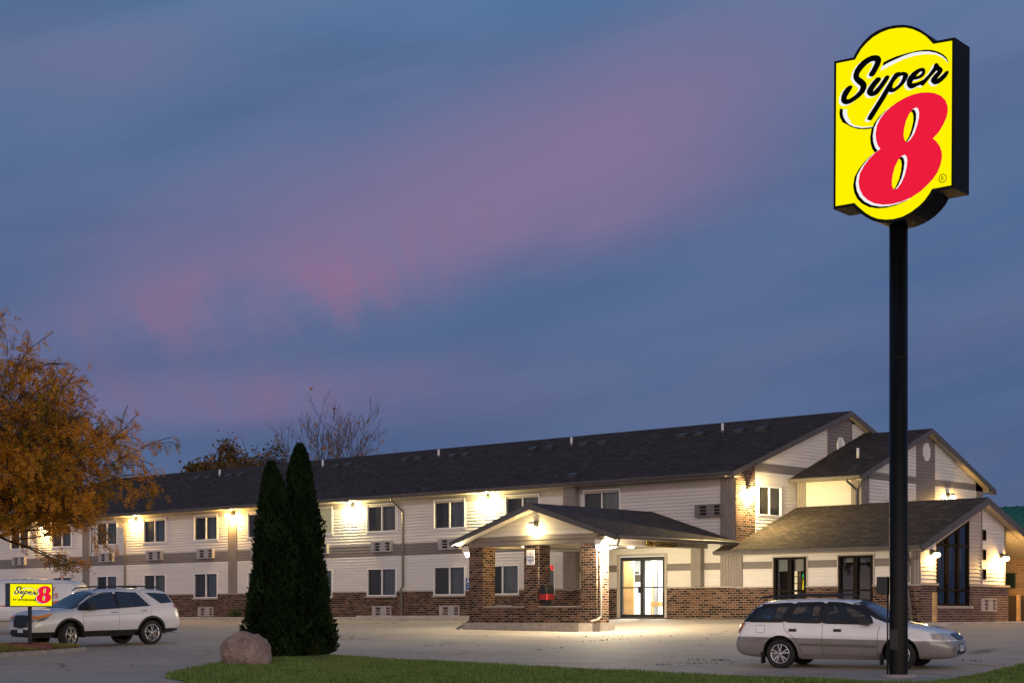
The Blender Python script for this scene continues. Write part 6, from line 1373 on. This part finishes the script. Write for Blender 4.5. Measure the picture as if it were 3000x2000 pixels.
for z in (.71, .80, .89): seam(bv, 'F', [(-.42, z), (.42, z)], GR, .022, .022, 'grille_bar', M_RIMD)
patch(bv, 'F', [(-.62, .56), (0, .57), (.62, .56)], [(-.66, .36), (0, .36), (.66, .36)], 'lower_bumper', M_BLK, SUV, .009, 4)
plate(SUV, shoot(bv, 'F', 0, .55)[0].x, 0, .55, txt='')
m = MB(); m.lathe([(.035, 0), (.035, -.16)], (-2.42, .55, .35), axis='x', seg=12); m.build('exhaust_pipe', M_CHR, SUV)
for x_ in (RAX, FAX):
    for sg in (-1, 1): wheel(SUV, x_, sg * TRK, .385, .262, .25, 5, M_RIM, M_RIMD, thin=.5, steer=R(24) if x_ > 0 else 0.0)

# white van behind the suv
vo = Vector((-19.6, 68.6)); yaw = R(180 - 6)
VAN = empty('panel_van', (vo.x, vo.y, hxy(vo.x, vo.y)), yaw, 'white panel van with red lettering parked left of the silver suv', 'van')
M_VAN = paint('van_white_paint', lambda gg: gg.mix(gg.noise(ocoord(gg), 1.2, 3.0), (.63, .63, .66), (.70, .70, .72)), .35, .5)
ST = [(-2.68, .62, 1.0, 1.16, .80, .92, .88, .70), (-2.74, .50, 1.15, 1.45, .88, .98, .95, .78), (-2.66, .46, 1.22, 1.90, .90, 1.0, .97, .80), (-2.52, .46, 1.24, 2.06, .92, 1.0, .98, .80), (-2.1, .46, 1.24, 2.13, .92, 1.0, .98, .80), (-.6, .46, 1.24, 2.15, .92, 1.0, .98, .80),
      (.8, .46, 1.24, 2.14, .92, 1.0, .98, .80), (1.3, .46, 1.22, 2.06, .92, 1.0, .98, .78), (1.75, .46, 1.20, 1.62, .92, 1.0, .97, .80), (2.0, .46, 1.18, 1.30, .92, 1.0, .96, .82), (2.5, .46, 1.02, 1.13, .88, .97, .90, .75), (2.72, .48, .92, 1.0, .82, .90, .82, .68), (2.80, .52, .80, .86, .70, .78, .72, .55)]
body, bv = loft_body('body', ST, [M_VAN], VAN, [(-1.72, .37), (1.80, .37)], .44)
for s_ in ('L', 'R'):
    patch(bv, s_, [(.95, 1.90), (1.38, 1.86), (1.62, 1.60)], [(.95, 1.30), (1.38, 1.29), (1.72, 1.28)], 'side_window', M_CARGL, VAN, .009, 4)
    seam(bv, s_, [(.85, 2.02), (.85, 1.2), (.82, .55)], VAN, .012); seam(bv, s_, [(1.76, 1.5), (1.80, 1.2), (1.6, .8), (1.5, .55)], VAN, .012)
    seam(bv, s_, [(-2.60, 1.975), (1.2, 1.975)], VAN, .02, .008, 'drip_rail', plain('van_drip_rail', (.42, .42, .46), .5, var=.05))
    patch(bv, s_, [(-2.62, 1.36), (-1.4, 1.22), (-.2, 1.13), (.6, 1.10)], [(-2.62, 1.13), (-1.4, 1.09), (-.2, 1.05), (.6, 1.07)], 'stripe', plain('orange_red_stripe', (.52, .085, .035), .4, var=.05), VAN, .007, 3)
patch(bv, 'F', [(-.7, 1.88), (0, 1.95), (.7, 1.88)], [(-.85, 1.32), (0, 1.34), (.85, 1.32)], 'windshield', M_CARGL, VAN, .008, 6)
for sg in (-1, 1):
    patch(bv, 'F', [(sg * .5, .90), (sg * .75, .88)], [(sg * .5, .76), (sg * .75, .75)], 'headlight', M_HEAD, VAN, .010, 3)
    patch(bv, 'B', [(sg * .78, 1.45), (sg * .88, 1.45)], [(sg * .78, 1.05), (sg * .90, 1.05)], 'taillight', M_REDL, VAN, .010, 3)
    m = MB(); m.box(-2.84, -2.70, .0 if sg > 0 else -.98, .98 if sg > 0 else 0, .46, .60); m.build('rear_bumper', M_TRIM, VAN)
def onvan(u, w):
    p, nn = shoot(bv, 'L', u, w); return p + nn * .012 if p is not None else Vector((u, 1.0, w))
M_VTXT = plain('red_vinyl', (.48, .085, .06), .5, var=.05)
for tx, z, u0 in (('LAW', 1.66, -1.28), ('SERVICES', 1.40, -.86)): text_mesh(tx, .26, lambda u, w: onvan(u0 - u, z + w), 'lettering', M_VTXT, VAN, bold=.008, space=1.1)
for x_ in (-1.72, 1.80):
    for sg in (-1, 1): wheel(VAN, x_, sg * .86, .37, .21, .22, 8, M_RIM, M_RIMD, double=False)

# ------------------------------------------------------------------ boulder, conifers, trees
bo = Vector((-6.02, 39.35)); bz = LAWN_H(bo.x, bo.y)
def _rock(gg, out):
    v = ocoord(gg); n = gg.noise(v, 2.6, 6.0, .65); n2 = gg.noise(v, 34.0, 4.0, .7); n3 = gg.noise(v, 7.0, 5.0, .7); x, y, z = gg.sep(v)
    c = gg.ramp(n, [(.25, (.21, .150, .130)), (.5, (.34, .255, .225)), (.75, (.48, .385, .345))])
    c = gg.mix(gg.mul(gg.smooth(n2, .45, .7), .55), c, (.06, .042, .038)); c = gg.mix(gg.mul(gg.smooth(n3, .50, .68), .6), c, (.10, .058, .048))
    princ(gg, out, c, .88, 0, .2, bump=gg.add(n2, gg.mul(n3, 2.2)), bstr=.9, bdist=.04)
M_ROCK = mat('pink_granite', _rock)
bm = bmesh.new(); bmesh.ops.create_icosphere(bm, subdivisions=5, radius=1.0)
from mathutils import noise as mnoise
prof = [(-.545, .0), (-.55, .28), (-.52, .50), (-.42, .70), (-.22, .815), (-.05, .84), (.12, .80), (.30, .66), (.46, .44), (.545, .22), (.545, .0)]
for v in bm.verts:
    d = v.co.normalized(); e = 1.0
    p = Vector((math.copysign(abs(d.x) ** .8, d.x) * .545, math.copysign(abs(d.y) ** .85, d.y) * .48, 0)); zt = max(0, d.z)
    ux = p.x / .55
    hx = np.interp(d.x * .545, [q[0] for q in prof], [q[1] for q in prof])
    z = .84 * (zt ** .62) * (1.0 if d.x < .1 else 1 - .14 * (d.x - .1)) if d.z > 0 else -.12 * abs(d.z)
    k = 1 - .22 * max(0, z / .84 - .45) * (1.2 if d.x > 0 else .5)
    nz = mnoise.fractal(d * 1.6 + Vector((3, 1, 2)), 1.0, 2.0, 6) * .060 - .07 * max(0, mnoise.noise(d * 2.3 + Vector((7, 2, 5)))) + mnoise.fractal(d * 6.0, .9, 2.1, 5) * .020
    if z < .16: k *= .93 + z * .4
    z *= .95
    if d.x < -.2 and z > .1: k *= 1.0 + .10 * min(1, (z - .1) / .3) * (1 if z < .62 else .4)
    v.co = Vector((p.x * k, p.y * k, z)) + d * nz
me = bpy.data.meshes.new('boulder'); bm.to_mesh(me); bm.free(); me.materials.append(M_ROCK)
for p in me.polygons: p.use_smooth = True
o = bpy.data.objects.new('boulder', me); COL.objects.link(o); o.location = (bo.x, bo.y, bz - .02); tag(o, 'large rounded pink granite boulder on the grass beside the conifers', 'boulder')

# arborvitae: a rough solid core and thousands of upright sprays in clumps
M_THU = leaf_mat('arborvitae_spray', [(0, (.003, .010, .002)), (.5, (.008, .022, .004)), (.82, (.015, .036, .007)), (.95, (.030, .052, .012)), (1, (.070, .050, .018))], .9)
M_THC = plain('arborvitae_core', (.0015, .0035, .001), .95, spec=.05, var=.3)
def thuja(x, y, h, r, label, seed, n, lean=0.0, base=.10):
    rn = random.Random(seed); z0 = LAWN_H(x, y) - .03
    t = empty('conifer', (x, y, z0), 0, label, 'conifer', 'conifers behind the boulder')
    rad = lambda f: r * (.84 + 1.1 * f if f < .14 else 1.0) * max(0.0, 1 - max(0.0, (f - .10) / .90)) ** .60 + .02
    ph = rn.uniform(0, 6)
    bulge = lambda f, a: 1 + .08 * math.sin(3 * a + 9 * f + ph) + .08 * math.sin(5 * a - 14 * f + 2 * ph) + .07 * math.sin(2 * a + 23 * f) + .05 * math.sin(7 * a + 41 * f)
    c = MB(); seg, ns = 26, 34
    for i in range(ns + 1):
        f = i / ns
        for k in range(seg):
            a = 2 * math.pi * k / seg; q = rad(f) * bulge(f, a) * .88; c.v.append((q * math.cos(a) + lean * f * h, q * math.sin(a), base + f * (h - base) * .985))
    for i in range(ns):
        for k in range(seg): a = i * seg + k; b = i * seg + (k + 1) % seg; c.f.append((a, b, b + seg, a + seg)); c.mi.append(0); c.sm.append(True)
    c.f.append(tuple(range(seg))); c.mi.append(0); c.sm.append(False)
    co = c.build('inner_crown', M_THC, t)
    m = MB()
    for _ in range(n):
        f = rn.random() ** 1.25; a = rn.uniform(0, 6.283)
        cl = .5 + .5 * math.sin(a * 11 + 31 * f + ph) * math.sin(f * 58 + 3 * a)          # clumps
        q = rad(f) * bulge(f, a) * (.82 + .18 * cl + rn.uniform(-.05, .09)); zz_ = base + f * (h - base)
        p = Vector((q * math.cos(a) + lean * f * h, q * math.sin(a), zz_)); outv = Vector((math.cos(a), math.sin(a), 0))
        d = (outv * rn.uniform(.25, .9) + Vector((0, 0, 1)) * rn.uniform(.55, 1.1) + Vector((rn.gauss(0, .3), rn.gauss(0, .3), 0))).normalized()
        w = d.cross(outv + Vector((rn.gauss(0, .5), rn.gauss(0, .5), rn.gauss(0, .3)))).normalized(); l = rn.uniform(.07, .15) * (1 - .25 * f); ww = l * .26
        m.poly([p - w * ww * .5, p + d * l * .45 - w * ww, p + d * l, p + d * l * .5 + w * ww, p + w * ww * .5])
    m.build('crown', M_THU, t, fix=False)
    tr = MB(); tr.tube([(0, 0, -.1), (0, 0, .3)], .07, 8); tr.build('trunk', M_BARK, t)
    return t
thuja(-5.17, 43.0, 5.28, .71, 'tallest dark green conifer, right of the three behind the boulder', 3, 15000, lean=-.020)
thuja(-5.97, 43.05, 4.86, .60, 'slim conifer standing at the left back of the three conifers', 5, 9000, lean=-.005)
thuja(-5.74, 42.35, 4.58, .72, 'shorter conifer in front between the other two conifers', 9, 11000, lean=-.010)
mb = MB(); q = [(-6.6 + 1.15 + 1.55 * math.cos(a), 42.6 + 1.1 * math.sin(a)) for a in [k * math.pi / 14 for k in range(28)]]
cx_, cy_ = -5.45, 42.6
for i in range(28):
    a, b = q[i], q[(i + 1) % 28]
    for k in range(4):
        f0, f1 = k / 4, (k + 1) / 4; P = lambda p, f: (cx_ + (p[0] - cx_) * f, cy_ + (p[1] - cy_) * f, LAWN_H(cx_ + (p[0] - cx_) * f, cy_ + (p[1] - cy_) * f) + .022)
        mb.poly([P(a, f0), P(a, f1), P(b, f1), P(b, f0)] if k else [P(a, 0), P(a, f1), P(b, f1)])
structure(mb.build('mulch_bed', M_MULCH))

def grow(rn, p, d, length, r, depth, segs, out, tips, spread, upw, shrink=.72, kids=(2, 3), rmin=.006, droop=0.0):
    """recursive limbs: out collects (points, radii), tips the twig ends"""
    pts, rs = [p.copy()], [r]; cur = p.copy(); dd = d.copy()
    for i in range(segs):
        dd = (dd + Vector((rn.gauss(0, .16), rn.gauss(0, .16), rn.gauss(0, .10) + upw * .12 - droop * (.10 if depth <= 1 else 0)))).normalized()
        cur = cur + dd * length / segs; pts.append(cur.copy()); rs.append(max(rmin, r * (1 - .45 * (i + 1) / segs)))
        if depth <= 2: tips.append((cur.copy(), dd.copy(), depth))
    out.append((pts, rs))
    if depth == 0: return
    for k in range(rn.randint(*kids)):
        j = rn.randint(max(1, segs // 2), segs); b = pts[j]; ang = rn.uniform(.5, 1.0) * spread; ax = dd.orthogonal().normalized(); ax = Matrix.Rotation(rn.uniform(0, 6.28), 3, dd) @ ax
        nd = (Matrix.Rotation(ang, 3, ax) @ dd).normalized()
        grow(rn, b, nd, length * shrink * rn.uniform(.8, 1.15), max(rmin, rs[j] * .68), depth - 1, segs, out, tips, spread, upw, shrink, kids, rmin, droop)
    grow(rn, pts[-1], (dd + Vector((rn.gauss(0, .15), rn.gauss(0, .15), 0))).normalized(), length * shrink, max(rmin, rs[-1]), depth - 1, segs, out, tips, spread, upw, shrink, kids, rmin, droop)
def tree(name, loc, label, group, seed, h0, dirs, length, r0, depth, leafm, leafn, lsize, spread=.75, upw=.3, clump=.16, kids=(2, 3), segs=4, droop=0.0, rmin=.008, shrink=.72, hang=0.0, keep=1.0, strands=0, barkm=None, zmin=None):
    rn = random.Random(seed); t = empty(name, loc, 0, label, 'tree', group); out, tips = [], []
    out.append(([Vector((0, 0, -.15)), Vector((.03, 0, h0 * .5)), Vector((0, .02, h0))], [r0 * 1.25, r0, r0 * .88]))
    for d, l in dirs: grow(rn, Vector((0, 0, h0 * rn.uniform(.88, 1.0))), Vector(d).normalized(), length * l, r0 * .55, depth, segs, out, tips, spread, upw, shrink, kids, rmin, droop)
    m = MB()
    for pts, rs in out:
        if zmin is not None and pts[0].z > zmin * .9:
            k_ = next((i for i, p in enumerate(pts) if p.z < zmin), len(pts)); pts, rs = pts[:k_], rs[:k_]
            if len(pts) < 2: continue
        elif zmin is not None and pts[0].z > 0: continue
        m.tube(pts, rs, 6 if rs[0] > .03 else 4, cap=False)
    m.build('trunk', barkm or M_BARK, t, fix=False)
    if leafn:
        lf = MB(); random.seed(seed + 1)
        if strands:                                   # feathery pinnate leaves: drooping stalks with paired leaflets
            tips = rn.sample(tips, int(len(tips) * keep))
            for _ in range(strands):
                p, d, dep = tips[rn.randrange(len(tips))]
                q = p + Vector((rn.gauss(0, clump), rn.gauss(0, clump), rn.gauss(0, clump * .8)))
                dr = (d * .6 + Vector((rn.gauss(0, .6), rn.gauss(0, .6), rn.gauss(-.15, .35)))).normalized(); n_ = rn.randint(5, 8); st_ = lsize * rn.uniform(.34, .5)
                for k in range(n_):
                    if zmin is not None and q.z < zmin + rn.uniform(-.25, .35): break
                    dr = (dr + Vector((0, 0, -hang))).normalized(); q = q + dr * st_; sd_ = dr.orthogonal().normalized(); sd_ = Matrix.Rotation(rn.uniform(-.7, .7) + 1.57 * (k % 2), 3, dr) @ sd_
                    for sg_ in (1, -1):
                        e_ = q + sd_ * sg_ * lsize * rn.uniform(.5, .8) + dr * lsize * .2; w_ = dr * lsize * .20
                        lf.poly([q - w_ * .4, e_ * .5 + q * .5 + w_, e_, e_ * .5 + q * .5 - w_])
            lf.build('crown', leafm, t, fix=False); return t
        tips = rn.sample(tips, max(3, int(len(tips) * keep)))
        for _ in range(leafn):
            p, d, dep = tips[rn.randrange(len(tips))]
            q = p + Vector((rn.gauss(0, clump), rn.gauss(0, clump), rn.gauss(0, clump) - hang * rn.random()))
            dr = Vector((rn.gauss(0, 1), rn.gauss(0, 1), rn.gauss(-.5, .8))).normalized(); w = dr.orthogonal().normalized(); w = Matrix.Rotation(rn.uniform(0, 6.28), 3, dr) @ w
            l = lsize * rn.uniform(.6, 1.5); w = w * l * .30
            lf.poly([q - w * .3, q + dr * l * .5 + w, q + dr * l, q + dr * l * .5 - w])
        lf.build('crown', leafm, t, fix=False)
    return t
M_LOC = leaf_mat('honey_locust_leaf', [(0, (.07, .08, .009)), (.22, (.23, .15, .012)), (.45, (.42, .17, .013)), (.75, (.58, .27, .022)), (1, (.24, .07, .009))])
tx, ty = -16.9, 48.6
dirs = [((math.cos(a), math.sin(a), e), l) for a, e, l in ((0.1, .55, 1.1), (.9, .7, 1.0), (1.9, .6, 1.0), (2.8, .7, .9), (3.7, .6, 1.0), (4.6, .55, 1.0), (5.5, .7, 1.1), (0, 2.2, 1.0), (2.2, 2.4, .9), (5.9, .45, .95), (.35, .40, .85), (3.0, 1.6, 1.0), (5.0, 1.5, 1.0), (.15, .16, .85))]
tree('honey_locust_tree', (tx, ty, hxy(tx, ty)), 'orange autumn tree with dark branches at the left edge', None, 12, 2.95, dirs, 2.40, .24, 4, M_LOC, 1, .10, spread=.88, upw=.16, clump=.10, droop=.72, hang=.24, keep=.92, rmin=.010, strands=19000, zmin=2.25)
M_ORL = leaf_mat('orange_bush_leaf', [(0, (.05, .045, .012)), (.5, (.13, .075, .016)), (1, (.17, .10, .025))]); M_DKL = leaf_mat('grey_green_leaf', [(0, (.03, .035, .018)), (1, (.06, .055, .03))])
M_PALE = plain('pale_twig_bark', (.10, .082, .085), .95, var=.2)
M_FEW = leaf_mat('last_orange_leaf', [(0, (.30, .10, .02)), (1, (.42, .18, .04))])
def at(px, Y): return (px - 1500) / 5071 * Y
Y1 = 104.0; X1 = at(672, Y1)
fan = lambda n, e, l=1.0: [((math.cos(6.283 * k / n + .3), math.sin(6.283 * k / n + .3), e * (1 + .2 * math.sin(k * 2.1))), l) for k in range(n)]
tree('orange_tree', (X1, Y1, -.1), 'orange tree showing above the motel roof left of the conifers', 'trees behind the motel', 21, 6.6, fan(6, .8) + [((0, 0, 1), 1.2)], 1.38, .22, 3, M_ORL, 24000, .18, spread=.7, upw=.3, clump=.26)
Y2 = 108.0; X2 = at(800, Y2)
tree('grey_green_tree', (X2, Y2, -.1), 'sparse grey green tree just left of the tallest conifer', 'trees behind the motel', 23, 7.2, fan(5, 1.5) + [((0, 0, 1), 1.2)], 1.25, .16, 3, M_DKL, 5200, .17, spread=.6, upw=.4, clump=.18)
Y3 = 98.0; X3 = at(970, Y3)
tree('bare_tree', (X3, Y3, -.1), 'tall nearly bare tree rising above the roof right of the conifers', 'trees behind the motel', 32, 1.6, fan(7, 3.2) + [((.1, 0, 1), 1.15), ((-.25, .1, 1), 1.1)], 4.4, .075, 4, M_FEW, 360, .20, spread=.36, upw=.35, clump=.20, kids=(2, 3), segs=5, rmin=.0075, barkm=M_PALE, shrink=.62)
Y4 = 104.0; X4 = at(1110, Y4)
tree('bare_tree', (X4, Y4, -.1), 'smaller bare sapling right of the tall bare tree', 'trees behind the motel', 37, 1.6, fan(5, 3.4) + [((0, 0, 1), 1.1)], 3.5, .07, 3, M_FEW, 160, .20, spread=.36, upw=.4, clump=.2, kids=(2, 2), segs=4, rmin=.0075, barkm=M_PALE, shrink=.66)

# weeds in the joints, fallen leaves
M_WEED = leaf_mat('weed_leaf', [(0, (.05, .055, .02)), (1, (.12, .12, .04))]); M_FALL = leaf_mat('fallen_leaf', [(0, (.10, .06, .02)), (1, (.22, .13, .05))])
m = MB(); random.seed(5)
for line, n in ((((.55, 46.7), (1.41, 47.7)), 26), (((2.01, 51.0), (2.97, 52.0), (3.64, 52.7)), 60), (((1.5, 54.6), (4.87, 53.64), (6.68, 54.6)), 40), (((4.2, 41.4), (5.2, 40.9)), 60), (((3.3, 39.6), (5.0, 40.0)), 50), (((-2.6, 50.0), (-1.6, 50.6)), 26), (((10.2, 39.5), (10.6, 39.2)), 24)):
    for _ in range(n // 2):
        k = random.randrange(len(line) - 1); f = random.random(); x = line[k][0] + (line[k + 1][0] - line[k][0]) * f + random.gauss(0, .03); y = line[k][1] + (line[k + 1][1] - line[k][1]) * f + random.gauss(0, .05)
        z = hxy(x, y); leaf_cloud(m, [(x + random.gauss(0, .02), y + random.gauss(0, .02), z + .012) for _ in range(2)], .035, .6)
w_ = m.build('weeds', M_WEED, fix=False); w_['kind'] = 'stuff'
m = MB()
for _ in range(110):
    if random.random() < .5: x, y = random.uniform(-14, -4), random.uniform(40, 56)
    else: x, y = random.uniform(-4, 12), random.uniform(37, 60)
    on = point_in(LAWN, x, y)
    if point_in(ISL, x, y) or SB(x, y)[1] > -1.7: continue
    z = LAWN_H(x, y) + .05 if on else hxy(x, y) + .012; a = random.uniform(0, 6.28); l = random.uniform(.03, .065); c_, s_ = math.cos(a) * l, math.sin(a) * l
    m.poly([(x - c_, y - s_, z), (x + s_ * .5, y - c_ * .5, z + .012), (x + c_, y + s_, z + .004), (x - s_ * .5, y + c_ * .5, z + .010)])
w_ = m.build('leaves', M_FALL, fix=False); w_['kind'] = 'stuff'
